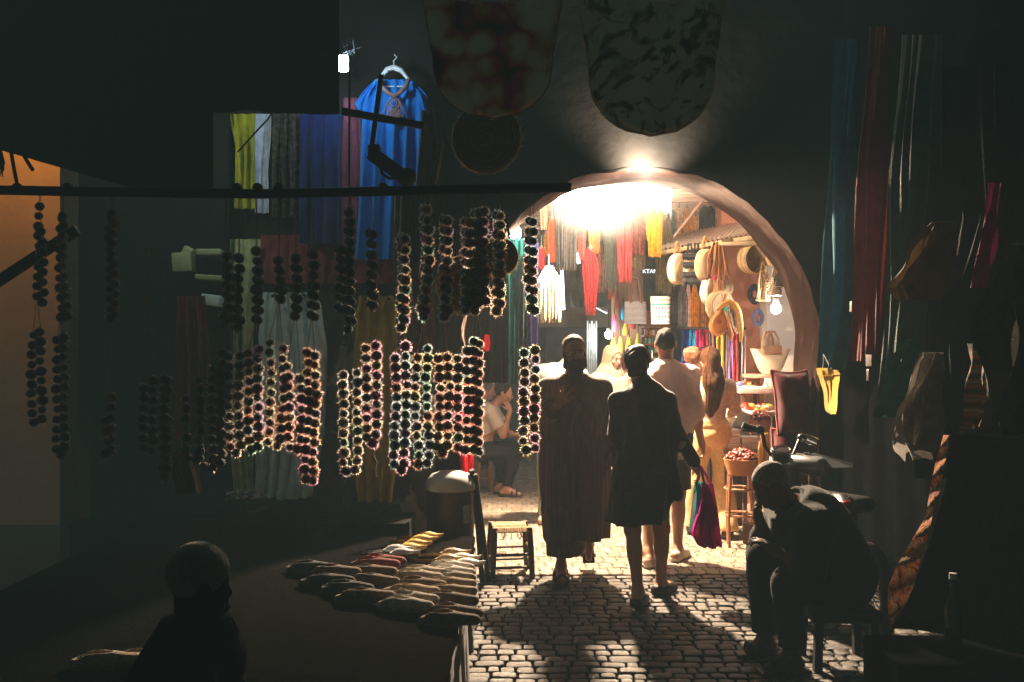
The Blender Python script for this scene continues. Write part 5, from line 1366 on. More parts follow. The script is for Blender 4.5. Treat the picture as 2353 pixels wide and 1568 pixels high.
# a few more slippers lost in the dark at the bottom left
for i, (x, y, lab) in enumerate(((250, 1540, 'faintly lit slipper at the bottom left, left one'), (340, 1535, 'faintly lit slipper at the bottom left, middle one'), (420, 1528, 'faintly lit slipper at the bottom left, right one'))):
    place('felt_slipper', [('upper', FMESH['tan'])], tpos(x, y), -.2 + i * .15, 0, lab, 'faint slippers at the bottom left', 'slipper')
cloth('hung_slippers', [(1040, 395, 440), (1135, 405, 470)], fab('tan_dim', (.16, .09, .05)), 'dim bundle of hanging tan straps under the red cloth', 'straps', Y=5.6, folds=4, amp=.03, seed=9)
def plastic_packet():
    g = G(); g.grid(sheet_pts([(1128, 520, 610), (1144, 525, 600)], Y=6.0, folds=4, amp=.06, seed=4, nv=9, amp_top=1))
    thing1('plastic_packet', g, mat('clear_plastic', (.5, .55, .55), rough=.15, spec=.8, alpha=.6, bump=.3), 'crumpled clear plastic packet below the white dress', 'packet')
plastic_packet()
slab('stall_bench', (-2.9, 6.52, -.02), (-.68, 6.98,   .5), mat('bench_plaster', (.007, .0065, .006), rough=.95, spec=.05, scale=6, var=.5, bump=.4), 'low dark plaster bench under the wall garments', 'bench', .01)

# ---- white lidded bin
def bin_():
    Y = 6.72; c = P(1035, 1100, Y); R = 54 / F * Y; root = empty('bin', (c[0], Y, 0), 'dark barrel bin with a domed white lid beside the leaning poles', 'bin')
    top = CAMZ - (1118 - 800) / F * Y
    part('drum', G().lathe([(R * .9, 0), (R * .98, .05), (R, .3), (R * 1.0, top - .05), (R * .97, top)], (c[0], Y, 0), seg=32), mat('drum_dark', (.035, .02, .018), rough=.45, scale=12, bump=.1), root)
    part('lid', G().lathe([(R * 1.06, top - .02), (R * 1.07, top + .015), (R * .98, top + .05), (R * .8, top + .085), (R * .4, top + .105), (1e-4, top + .11)], (c[0], Y, 0), seg=32), mat('lid_white', (.36, .38, .37), rough=.45, var=.08, bump=.05), root)
    part('label', G().box((c[0] + R * .72, Y - R * .72, top - .17), (.06, .004, .12), np.array(Matrix.Rotation(PI / 4, 3, 'Z'))), mat('label_grey', (.3, .28, .27), rough=.6), root)
    part('latch', G().box((c[0] + R * .9, Y - R * .5, top - .42), (.03, .03, .05), bev=.006), mat('latch_tan', (.4, .25, .15), rough=.5), root)
bin_()
for i, (xa, ya, xb, yb, lab) in enumerate(((1091, 1090, 1122, 1345, 'dark pole leaning behind the bin, nearest the small stool'), (1084, 1080, 1108, 1340, 'dark pole leaning behind the bin, nearer the bin'))):
    a, b = P(xa, ya, 6.7), P(xb, yb, 7.0); b[2] = .01
    thing1('leaning_pole', G().tube([a, (a + b) / 2 + [.005, 0, 0], b], .018, 8), m_blackwood, lab, 'pole', 'poles leaning behind the bin')

# ---- small rush stool
def rush_stool(name, x0, x1, ytop, yfoot, label, mw, mr, depth=.30, group=None, yaw=.12):
    Y = CAMZ * F / (yfoot - 800); w = (x1 - x0) / F * Y; ht = CAMZ - (ytop - 800) / F * Y
    c = P((x0 + x1) / 2, yfoot, Y); c = np.array([c[0], Y + depth / 2, 0]); R = np.array(Matrix.Rotation(yaw, 3, 'Z'))
    q = lambda a, b, z: c + R @ np.array([a, b, 0]) + np.array([0, 0, z])
    root = empty(name, c, label, 'stool', group)
    for a in (-1, 1):
        for b in (-1, 1):
            part('leg', G().tube([q(a * (w / 2 - .012), b * depth / 2, 0), q(a * (w / 2 - .022), b * (depth / 2 - .01), ht * .6), q(a * (w / 2 - .03), b * (depth / 2 - .02), ht + .012)], [.02, .023, .021], 8), mw, root)
    for z in (.22, .48):
        for b in (-1, 1): part('rung', G().tube([q(-w / 2 + .02, b * depth / 2, ht * z), q(w / 2 - .02, b * depth / 2, ht * (z + .01))], .011, 6), mw, root)
        for a in (-1, 1): part('rung', G().tube([q(a * (w / 2 - .02), -depth / 2, ht * (z + .1)), q(a * (w / 2 - .02), depth / 2, ht * (z + .1))], .011, 6), mw, root)
    g = G(); r = random.Random(2); n = 16
    for i in range(n):
        t = -1 + 2 * (i + .5) / n; m = abs(t)
        g.tube([q(t * (w / 2 - .03), -depth / 2 + .005, ht - .02), q(t * (w / 2 - .03), -depth / 2 + .02, ht + .004), q(t * (w / 2 - .03), 0, ht - .012 + r.uniform(-.003, .003)), q(t * (w / 2 - .03), depth / 2 - .02, ht + .004), q(t * (w / 2 - .03), depth / 2 - .005, ht - .02)], .010, 6)
    for i in range(12): g.tube([q(-w / 2 + .03, -depth / 2 + .02 + i * depth / 13, ht - .004), q(w / 2 - .03, -depth / 2 + .02 + i * depth / 13, ht - .004)], .008, 5)
    for i in range(9):
        u = r.uniform(-w / 2 + .05, w / 2 - .05); g.tube([q(u, -depth / 2 + .005, ht - .02), q(u + r.uniform(-.01, .01), -depth / 2 - .01, ht - .05), q(u + r.uniform(-.03, .03), -depth / 2, ht - .07)], .003, 4)
    part('woven_seat', g, mr, root)
rush_stool('rush_stool', 1122, 1222, 1218, 1330, 'small dark wooden stool with a frayed rush seat on the lane', mat('stool_wood', (.09, .055, .03), rough=.6, var=.3, scale=25, bump=.3, stretch=(1, 1, .2)), mat('rush', (.30, .19, .10), rough=.85, var=.3, scale=60, bump=.4))
# ================================================================== BEYOND THE ARCH
def skein(label, x0, x1, y0, y1, Y, col, n=46, taper=.75, rag=.35, seed=0, loaf=False, name='yarn_skein', group='dyed yarn skeins hanging beyond the arch', th=.55):
    r = random.Random(seed * 7 + 3)
    W = (x1 - x0) / F * Y / 2; H = (y1 - y0) / F * Y; t = P((x0 + x1) / 2, y0, Y)
    root = empty(name, t, label, 'yarn', group)
    key = 'yarn_%d_%d_%d' % tuple(int(c * 100) for c in col)
    m = mat(key, col, rough=.9, var=.3, scale=30, bump=.3, bscale=90, sheen=.4, transl=.15, island=.35)
    g = G(); rad = max(.0055, W * .11)
    for i in range(n):
        a = r.uniform(0, 2 * PI); q = math.sqrt(r.uniform(.15, 1)); ox, oy = math.cos(a) * q, math.sin(a) * q * th
        L = H * (1 - r.random() ** 2 * rag)
        top = .45 if loaf else .32
        ks = np.linspace(0, 1, 8); pts = []
        for k in ks:
            s = top + (1 - top) * min(1, k / (.12 if loaf else .3)) if k < .3 else 1 - (1 - taper) * (k - .3) / .7
            sw = .10 * math.sin(k * 5 + i)
            pts.append(t + [W * (ox * s + sw * .25), W * (oy * s + .1 * sw), -L * k])
        g.tube(pts, [rad * .8] + [rad] * 6 + [rad * .45], 5)
    part('strands', g, m, root)
    gg = G(); gg.lathe([(W * .28, .02), (W * .36, -.01), (W * .28, -.05)], t, seg=12); gg.tube([t + [0, 0, .0], t + [0, 0, .12]], .004, 5)
    part('tie', gg, mat('string', (.3, .24, .18)), root)
    return root
SK = [
    (1240, 1258, 462, 529, 10.05, (.55, .42, .28), 'beige yarn skein at the far left top of the arch opening'), (1262, 1279, 455, 640, 10.45, (.06, .05, .11), 'dark violet yarn skein behind the scarlet one at the left'),
    (1258, 1279, 500, 605, 10.05, (.72, .10, .03), 'scarlet orange yarn skein at the left of the arch opening'), (1276, 1328, 432, 624, 10.00, (.085, .085, .085), 'widest charcoal yarn skein hanging left of the lamp'),
    (1250, 1264, 529, 590, 10.15, (.75, .36, .05), 'small orange yarn skein left of the scarlet one'), (1233, 1255, 568, 620, 10.15, (.65, .05, .04), 'small red yarn skein above the cream tassel'),
    (1327, 1348, 462, 598, 10.05, (.5, .13, .11), 'dusty rose yarn skein just right of the widest charcoal one'), (1353, 1381, 470, 584, 10.05, (.74, .32, .10), 'orange brown yarn skein under the lamp'),
    (1388, 1415, 445, 680, 10.00, (.05, .065, .055), 'long dark green yarn skein under the lamp'), (1417, 1453, 470, 650, 10.00, (.75, .07, .08), 'long bright red yarn skein right of the dark green one'),
    (1450, 1483, 470, 587, 10.15, (.30, .10, .08), 'maroon brown yarn skein between the red and the orange ones'), (1482, 1521, 445, 592, 9.95, (.88, .36, .02), 'bright orange yarn skein above the tin awning tip'),
    (1338, 1377, 568, 726, 10.05, (.60, .05, .06), 'long crimson yarn skein with ragged drips hanging lowest'), (1373, 1389, 566, 674, 10.35, (.7, .38, .34), 'pale pink yarn skein beside the long dark green one'),
    (1505, 1546, 500, 676, 10.45, (.12, .10, .05), 'large olive brown yarn skein under the tin awning tip'), (1450, 1483, 572, 622, 10.25, (.2, .16, .09), 'mossy fringe of yarn below the maroon brown skein'),
    (1428, 1442, 570, 640, 10.65, (.62, .5, .36), 'thin tan yarn skein behind the bright red one'), (1396, 1412, 640, 690, 10.75, (.5, .08, .08), 'small dark red tassel low beside the dark green skein')]
for i, (a, b, c, d, Y, col, lab) in enumerate(SK):
    skein(lab, a, b, c, d, Y, col, n=60 if b - a > 30 else 34, seed=i, rag=.45 if 'ragged' in lab or 'bright' in lab else .25, taper=.55 if 'ragged' in lab else .85)
skein('big cream wool tassel with ragged ends at the left inside the arch', 1234, 1288, 616, 742, 9.0, (.42, .32, .2), n=90, taper=1.05, rag=.35, seed=40, name='wool_tassel')
LO = [(1534, 1554, 481, 550, (.14, .2, .2), 'teal grey yarn hank on the back row above the tin awning'), (1555, 1567, 478, 540, (.75, .45, .28), 'narrow peach yarn hank on the back row'), (1568, 1592, 478, 543, (.72, .34, .10), 'broad orange yarn hank on the back row'),
      (1592, 1606, 498, 540, (.72, .42, .22), 'short apricot yarn hank on the back row'), (1606, 1645, 474, 536, (.045, .045, .05), 'broad charcoal yarn hank on the back row above the tin awning'), (1650, 1674, 470, 526, (.09, .055, .10), 'dark purple yarn hank on the back row'), (1677, 1694, 474, 522, (.74, .40, .12), 'amber yarn hank at the right end of the back row'),
      (1700, 1722, 480, 522, (.5, .25, .2), 'dusty pink yarn hank nearest the arch on the back row')]
for i, (a, b, c, d, col, lab) in enumerate(LO): skein(lab, a, b, c, d, 11.0, col, n=40, seed=60 + i, loaf=True, taper=1, rag=.06, name='yarn_hank', group='loaf shaped yarn hanks above the tin awning')
LO2 = [(1538, 1559, 655, 745, (.03, .03, .035), 'black yarn bundle hanging under the tin awning'), (1557, 1580, 652, 760, (.12, .12, .12), 'grey yarn bundle hanging under the tin awning'), (1576, 1588, 655, 758, (.72, .42, .33), 'pale pink yarn bundle hanging under the tin awning'), (1586, 1606, 655, 760, (.80, .30, .02), 'vivid orange yarn bundle hanging under the tin awning'), (1604, 1630, 655, 760, (.45, .17, .05), 'rust brown yarn bundle hanging under the tin awning'), (1690, 1704, 640, 760, (.40, .2, .2), 'dusty mauve yarn bundle right of the straw bags')]
for i, (a, b, c, d, col, lab) in enumerate(LO2): skein(lab, a, b, c, d, 10.6, col, n=40, seed=80 + i, taper=1, rag=.15, name='yarn_bundle', group='yarn bundles under the tin awning')
def rods():
    for y, Y, lab in ((436, 10.0, 'front'), (470, 11.0, 'rear')):
        g = G(); z = 3.24 if Y < 10.5 else CAMZ - (470 - 800) / F * Y + .02
        g.tube([(-.2 if Y < 10.5 else 1.4, Y, z), (2.2 if Y < 10.5 else 2.7, Y, z + .02)], .012, 8)
        thing1('hanging_rod', g, m_blackwood, '%s rod under the reed ceiling that the yarn hangs from' % lab, 'rod')
rods()

# scarves in a row on the stall
SC = [(1566, 1584, 757, 880, (.01, .05, .40), 'royal blue folded scarf behind the cropped man'), (1583, 1598, 757, 880, (.01, .30, .55), 'sky blue folded scarf behind the cropped man'), (1597, 1612, 757, 880, (.65, .03, .22), 'magenta folded scarf beside the sky blue one'), (1611, 1628, 757, 880, (.28, .015, .05), 'dark crimson folded scarf beside the magenta one'),
      (1628, 1638, 757, 890, (.35, .2, .14), 'speckled brown folded scarf just left of the purple one'), (1637, 1648, 757, 895, (.10, .03, .22), 'purple folded scarf beside the yellow one'), (1645, 1661, 762, 905, (.68, .44, .04), 'yellow folded scarf under the lute'), (1660, 1673, 762, 905, (.20, .14, .11), 'taupe folded scarf right of the yellow one'), (1672, 1684, 762, 905, (.30, .16, .42), 'lilac folded scarf left of the bright red one'), (1682, 1694, 757, 900, (.75, .05, .03), 'bright red folded scarf right of the lilac one'), (1693, 1705, 757, 900, (.06, .03, .035), 'dark brown folded scarf right of the red one'), (1703, 1711, 757, 905, (.5, .38, .42), 'pale mauve folded scarf at the right end')]
for i, (a, b, c, d, col, lab) in enumerate(SC):
    cloth('folded_scarf', [(c, a, b), (d, a, b)], fab('sc_%d' % i, col, transl=.15), lab, 'scarf', 'folded scarves in a row on the stall', Y=10.3, folds=1.5, amp=.03, seed=100 + i, nv=10, amp_top=1)
thing1('scarf_rail', G().tube([P(1555, 755, 10.25), P(1715, 755, 10.25)], .012, 8), m_blackwood, 'dark rail carrying the row of folded scarves', 'rail')

# tin awning
def tin_awning():
    root = empty('tin_awning', P(1620, 545, 9.6), 'tilted corrugated tin awning over the right hand stall', 'awning')
    A, B, Cc, D = P(1500, 577, 10.2), P(1548, 541, 11.2), P(1775, 495, 10.0), P(1745, 535, 9.0)
    g = G(); nu, nv = 120, 6; pts = np.zeros((nv, nu, 3))
    for i, v in enumerate(np.linspace(0, 1, nv)):
        for j, u in enumerate(np.linspace(0, 1, nu)):
            a = A + (D - A) * u; b = B + (Cc - B) * u; pts[i, j] = a + (b - a) * v + [0, 0, .016 * math.sin(u * 2 * PI * 24)]
    g.grid(pts); part('corrugated_sheet', g, mat('tin', (.62, .54, .48), rough=.4, metal=.35, var=.15, scale=5, bump=.1), root)
    part('edge_beam', G().bar(A - [0, 0, .035], D - [0, 0, .035], .04, .05, .004), mat('beam_tan', (.4, .3, .17), rough=.8), root)
    part('support_bar', G().bar(P(1655, 561, 9.2), P(1765, 558, 8.9), .03, .04, .003), mat('beam_tan', (.4, .3, .17)), root)
    part('support_bar', G().bar(P(1655, 556, 9.2), P(1745, 541, 9.4), .03, .04, .003), mat('beam_tan', (.4, .3, .17)), root)
    part('stay_rod', G().tube([P(1548, 545, 10.4), P(1630, 440, 10.4)], .014, 8), mat('rod_pink', (.6, .36, .3), rough=.6), root)
tin_awning()

# straw bags, hats and other goods under the awning
def disc_bag(x, y, rx, ry, Y, label, m, yaw=.5, tassel=None, name='straw_bag', handles=True, group='straw bags under the tin awning', dome=.04):
    loc = P(x, y, Y); root = empty(name, loc, label, 'bag' if 'bag' in name else 'hat', group); R = ry / F * Y
    ax = np.array([math.sin(yaw), -math.cos(yaw), -.05])
    prof = [(1e-4, .03 + dome)] + [(R * t, .03 + dome * math.sqrt(1 - t * t) + .005 * math.cos(t * 40)) for t in np.linspace(.08, .97, 18)] + [(R, 0), (R * .96, -.03), (1e-4, -.034)]
    part('body', G().lathe(prof, (0, 0, 0) + loc, ax, 32), m, root)
    if handles:
        sd = np.cross(ax, [0, 0, 1]); sd /= np.linalg.norm(sd)
        for k, o in enumerate((.0, .05)):
            part('handle', G().tube([loc + sd * R * .35 + [0, o, R * .9], loc + sd * R * .2 + [0, o, R * 1.5], loc + [0, o, R * 1.75], loc - sd * R * .2 + [0, o, R * 1.5], loc - sd * R * .35 + [0, o, R * .9]], .008, 6), mat('handle_tan', (.35, .17, .07), rough=.6), root)
    if tassel:
        f = loc + ax * (.05 + dome); g = G(); g.tube([f + [0, 0, R * .8], f + [0, -.01, R * .1]], .005, 5); g.lathe([(.008, .02), (.018, .0), (.028, -.05), (.032, -.13), (.02, -.15)], f + [0, -.012, R * .05], seg=10)
        part('tassel', g, tassel, root)
    return root
m_st1 = m_straw
m_st2 = pattern('straw_gold', 'rings', [(.52, .38, .2), (.72, .57, .36), (.78, .63, .42)], scale=26, distort=.8, bump=.5)
m_st3 = pattern('straw_pink', 'rings', [(.70, .45, .32), (.86, .62, .48)], scale=24, distort=.6, bump=.4)
disc_bag(1556, 619, 20, 36, 9.7, 'round plain straw bag left of the black fringed one', m_st2, .9)
disc_bag(1621, 610, 23, 38, 9.5, 'round straw bag with a pink tassel', m_st2, .85, mat('tassel_pink', (.75, .16, .18)))
disc_bag(1630, 670, 22, 33, 9.5, 'small round pinkish straw bag below the pink tasselled one', m_st3, .9)
disc_bag(1656, 660, 20, 28, 9.6, 'small straw hat half behind the green tasselled bag', m_st2, .6, name='straw_hat', handles=False, dome=.08)
disc_bag(1653, 704, 33, 36, 9.3, 'large round straw bag with a green tassel', m_st2, .45, mat('tassel_green', (.01, .22, .12)))
def fringed_bag():
    Y = 9.6; root = empty('fringed_bag', P(1596, 620, Y), 'black and cream striped bag with woolly fringes', 'bag', 'straw bags under the tin awning')
    mb, mc = fab('wool_black', (.02, .02, .022)), fab('wool_cream', (.75, .62, .45))
    pts = sheet_pts([(582, 1573, 1612), (620, 1570, 1618), (652, 1570, 1620)], Y=Y, folds=1, amp=.02, seed=3, nv=12); part('body', G().grid(pts), mc, root)
    r = random.Random(4)
    for k, y in enumerate((584, 604, 626, 640)):
        g = G()
        for x in np.arange(1571, 1618, 1.4):
            g.tube([P(x, y, Y - .03), P(x + r.uniform(-1, 1), y + 8, Y - .05), P(x + r.uniform(-1.5, 1.5), y + r.uniform(11, 15), Y - .04)], [.012, .012, .005], 5)
        part('fringe', g, mb, root)
    for x in (1585, 1600): part('handle', G().tube([P(x - 6, 584, Y), P(x - 3, 560, Y), P(x + 3, 560, Y), P(x + 6, 584, Y)], .01, 6), mb, root)
fringed_bag()
def strap_bundle():
    Y = 9.4; root = empty('leather_straps', P(1650, 560, Y), 'bundle of brown leather straps hanging beside the round straw bags', 'straps'); r = random.Random(4)
    for i in range(11):
        x = 1630 + i * 4.2; b = r.uniform(620, 690)
        part('strap', G().tube([P(1640 + i * 2, 556, Y + .02 * (i % 3)), P(x + r.uniform(-4, 4), (556 + b) / 2, Y - .03 + .03 * (i % 3)), P(x + r.uniform(-14, 10), b, Y)], .010, 5), mat('strap_tan', (.42, .17, .05), rough=.5, var=.2), root)
strap_bundle()
def sieve(x, y, r, Y, label, yaw, name='hand_sieve'):
    loc = P(x, y, Y); root = empty(name, loc, label, 'basket', 'basketry hanging at the right of the awning'); R = r / F * Y; ax = np.array([math.sin(yaw), -math.cos(yaw), -.08])
    part('rim', G().lathe([(R * .93, -.09), (R, -.09), (R * 1.02, .03), (R * .98, .035), (R * .94, .03), (R * .93, -.09)], loc, ax, 32), m_st1, root)
    part('base', G().lathe([(1e-4, -.07), (R * .5, -.074), (R * .93, -.08), (R * .93, -.086), (1e-4, -.084)], loc, ax, 32), pattern('weave_dim', 'rings', [(.16, .11, .05), (.3, .21, .10)], scale=30, distort=.5), root)
sieve(1735, 595, 34, 9.2, 'large shallow round basket hanging with its hollow to the front', .45, 'shallow_basket')
sieve(1790, 592, 20, 8.9, 'small round straw basket by the arch edge', .5, 'shallow_basket')
def net_bag(x0, x1, y0, y1, Y, label, col, seed):
    root = empty('net_bag', P((x0 + x1) / 2, y0, Y), label, 'bag', 'netted string bags'); pts = sheet_pts([(y0, x0 + 6, x1 - 6), ((y0 + y1) / 2, x0 + 2, x1 - 2), (y1, x0, x1)], Y=Y, folds=2, amp=.05, seed=seed, nu=13, nv=13, amp_top=.6)
    g = G(); nv, nu = pts.shape[:2]
    for j in range(nu):
        g.tube([pts[i, min(nu - 1, max(0, j + (1 if (i % 2) else 0)))] for i in range(nv)], .0065, 4)
        g.tube([pts[i, min(nu - 1, max(0, j - (1 if (i % 2) else 0)))] for i in range(nv)], .0065, 4)
    for i in (0, nv - 1): g.tube(list(pts[i]), .011, 5)
    part('netting', g, mat('net_%d' % seed, col, rough=.85, var=.2), root)
    part('cord', G().tube([pts[0, 0], P((x0 + x1) / 2, y0 - 26, Y), pts[0, -1]], .007, 5), mat('net_%d' % seed, col), root)
net_bag(1738, 1768, 625, 690, 9.1, 'tan netted string bag left of the pale netted one', (.58, .42, .24), 1)
net_bag(1768, 1794, 618, 678, 8.9, 'pale netted string bag above the naked bulb', (.78, .64, .46), 2)
def drum_bag():
    Y = 8.8; root = empty('drum_bag', P(1803, 632, Y), 'white topped black drum shaped bag by the arch edge', 'bag'); c = P(1803, 632, Y); R = 20 / F * Y
    part('body', G().lathe([(R * 1.05, -.105), (R * .95, 0), (R * .9, .02)], c, seg=24), fab('drum_black', (.02, .018, .016)), root)
    part('top_band', G().lathe([(R * .91, .02), (R * .85, .09), (R * .5, .105), (1e-4, .108)], c, seg=24), mat('drum_white', (.7, .55, .45), rough=.5), root)
drum_bag()
def wreath(x, y, r0, r1, Y, m, label):
    loc = P(x, y, Y); R = r0 / F * Y; rr = r1 / F * Y; g = G(); s = random.Random(int(x))
    for k in range(26):
        ph = k * 2 * PI / 26
        g.tube([loc + [(R + rr * .7 * math.cos(ph + a * 3)) * math.cos(a) * .8, rr * .7 * math.sin(ph + a * 3), (R + rr * .7 * math.cos(ph + a * 3)) * math.sin(a) * 1.25] for a in np.linspace(0, 2 * PI, 25)], rr * .22, 5, False)
    thing1('yarn_ring', g, m, label, 'yarn', 'yarn rings hanging on the pink wall')
wreath(1734, 676, 13, 8, 9.9, mat('ring_black', (.02, .02, .025), rough=.9, sheen=.4), 'black ring of twisted yarn on the pink wall')
wreath(1742, 730, 12, 6, 9.9, mat('ring_blue', (.12, .14, .25), rough=.9, sheen=.4), 'blue grey ring of twisted yarn below the black one')
cloth('maroon_cloth', [(655, 1826, 1836), (690, 1822, 1846), (735, 1822, 1852), (752, 1838, 1852)], fab('maroon', (.22, .02, .03)), 'maroon cloth hanging inside the right edge of the arch', 'cloth', Y=8.5, folds=1.5, amp=.03, seed=5)
slab('yellow_card', P(1828, 764, 10.24), P(1852, 748, 10.26), mat('card_yellow', (.7, .42, .14), rough=.7), 'small yellow ochre card under the maroon cloth', 'card')

def lute():
    Y = 9.1; q = lambda x, y, d=0: P(x, y, Y + d)
    root = empty('lute', q(1655, 740), 'small orange lute with a round belly hanging under the straw bags', 'instrument')
    c = q(1650, 742); S = SDF(c - .25, c + .3, .008); S.ell(q(1650, 748), (.085, .07, .1), .02); S.ell(q(1655, 728), (.055, .05, .07), .03); S.cut((0, -1, 0), c + [0, -.045, 0]); S.mk('belly', mat('lute_orange', (.70, .28, .07), rough=.4, var=.15, scale=8, bump=.1, coat=.3), root)
    part('sound_hole', G().lathe([(1e-4, 0), (.02, 0), (.022, -.004)], c + [0, -.052, .01], (0, -1, 0), 16), mat('hole_red', (.45, .10, .04)), root)
    part('neck', G().bar(q(1656, 724, -.03), q(1668, 676, -.03), .03, .03, .005), mat('lute_neck', (.5, .22, .07), rough=.5), root)
lute()
def curved_strap():
    Y = 9.0; pts = [P(x, y, Y) for x, y in ((1648, 712), (1660, 701), (1676, 695), (1690, 702), (1698, 720), (1702, 745), (1703, 770), (1702, 786))]
    thing1('horn', G().tube(pts, [.018, .026, .03, .03, .028, .025, .02, .01], 10), mat('horn_orange', (.82, .42, .10), rough=.4, var=.2, scale=40, bump=.2), 'long curved orange horn arching over the lute', 'horn')
curved_strap()
thing1('silver_ornament', G().tube([P(1676, 702, 9.05), P(1682, 722, 9.02), P(1686, 745, 9.05), P(1694, 768, 9.05)], [.02, .035, .03, .01], 8), mat('silver', (.75, .76, .78), rough=.25, metal=1, bump=.6, bscale=30), 'crinkled silver ornament hanging inside the curve of the horn', 'ornament')
thing1('wooden_ladle', G().tube([P(1672, 716, 9.15), P(1676, 745, 9.12), P(1680, 770, 9.1), P(1678, 783, 9.1)], [.012, .012, .026, .014], 8), mat('ladle_wood', (.5, .2, .06), rough=.5), 'brown wooden ladle hanging beside the lute', 'ladle')

def box_tote(x0, x1, y0, y1, yh, Y, m, label, rimm):
    root = empty('woven_tote', P((x0 + x1) / 2, y1, Y), label, 'bag', 'woven totes hung before the pink pier')
    W0, W1, H = (x1 - x0) / F * Y * .9, (x1 - x0) / F * Y, (y1 - y0) / F * Y; c = P((x0 + x1) / 2, y1, Y)
    prof = [(1e-4, 0)] + [(W1 / 2 * (1 - .08 * t), H * t) for t in np.linspace(0, 1, 14)]
    part('body', G().lathe(prof + [(W0 / 2 * .97, H), (W0 / 2 * .94, H * .3)], c, seg=36, sx=.45), m, root)
    for d in (-.05, .05):
        part('handle', G().tube([c + [-W0 * .25, d, H * .95], c + [-W0 * .16, d, H + (y0 - yh) / F * Y * .7], c + [-.02, d * .3, H + (y0 - yh) / F * Y], c + [.02, d * .3, H + (y0 - yh) / F * Y], c + [W0 * .16, d, H + (y0 - yh) / F * Y * .7], c + [W0 * .25, d, H * .95]], .011, 6), rimm, root)
box_tote(1432, 1487, 694, 745, 640, 10.2, pattern('tote_stripe', 'wave', [(.05, .07, .12), (.08, .10, .16), (.5, .5, .5), (.55, .55, .54)], scale=26, pos=[.2, .45, .6, .9], distort=2.5), 'blue and white striped woven tote with dark handles', mat('handle_dark', (.12, .06, .05), rough=.6))
def mosaic_tote():
    Y = 10.0; x0, x1, y0, y1 = 1495, 1540, 682, 745
    root = empty('mosaic_tote', P((x0 + x1) / 2, y1, Y), 'white tote with a teal and brown diamond mosaic pattern', 'bag', 'woven totes hung before the pink pier')
    W, H = (x1 - x0) / F * Y, (y1 - y0) / F * Y; c = P((x0 + x1) / 2, y1, Y)
    part('body', G().lathe([(1e-4, 0)] + [(W / 2 * (.93 + .1 * t), H * t) for t in np.linspace(0, 1, 10)] + [(W / 2, H), (W * .47, H * .5)], c, seg=36, sx=.45), fab('tote_white', (.74, .72, .66), transl=.05), root)
    cols = [mat('tile_teal', (.03, .22, .22), rough=.6), mat('tile_dark', (.03, .04, .05), rough=.6), mat('tile_blue', (.04, .16, .32), rough=.6), mat('tile_brown', (.16, .10, .09), rough=.6)]
    def pt(u, t):  # on the front of the body
        a = -PI / 2 + u * 1.25; rr = W / 2 * (.93 + .1 * t) + .003; return c + [rr * math.cos(a), rr * .45 * math.sin(a), H * t]
    gs = [G() for _ in cols]
    for row, t in enumerate((.10, .26, .42, .58)):
        for k in range(8):
            u = -1 + 2 * (k + (.5 if row % 2 else .25)) / 8; du, dt = .085, .07
            if abs(u) > .97: continue
            gs[(row * 3 + k * 2) % 4].add([pt(u, t - dt), pt(u + du, t), pt(u, t + dt), pt(u - du, t)], [[0, 1, 2, 3]])
    for k in range(12):
        u = -1 + 2 * (k + .5) / 12; gs[1].add([pt(u - .06, .9), pt(u + .06, .9), pt(u, .80)], [[0, 2, 1]])
    band = G(); us = np.linspace(-1, 1, 16); band.grid(np.array([[pt(u, t) for u in us] for t in (.68, .745)])); part('green_band', band, mat('band_green', (.02, .28, .2), rough=.6), root)
    for g, m in zip(gs, cols): part('printed_tiles', g, m, root, smooth=False)
mosaic_tote()
def sign():
    a = P(1494, 624, 10.9); root = empty('lit_sign', a, 'small dark sign with glowing white letters KTAM deep in the lane', 'sign')
    part('board', G().box(a + [0, .02, 0], (.20, .02, .09), bev=.004), m_blackwood, root)
    cu = bpy.data.curves.new('letters', 'FONT'); cu.body = 'KTAM'; cu.size = .062; cu.align_x = 'CENTER'; cu.align_y = 'CENTER'; cu.extrude = .003
    tmp = bpy.data.objects.new('letters', cu); me = bpy.data.meshes.new_from_object(tmp); bpy.data.objects.remove(tmp); cu.materials.append(None) if False else None
    o = bpy.data.objects.new('letters', me); C.objects.link(o); o.parent = root; o.rotation_euler = (PI / 2, 0, 0); o.location = (0, .002, 0); me.materials.clear(); me.materials.append(emit('sign_glow', (.85, .93, 1), 2.2))
sign()

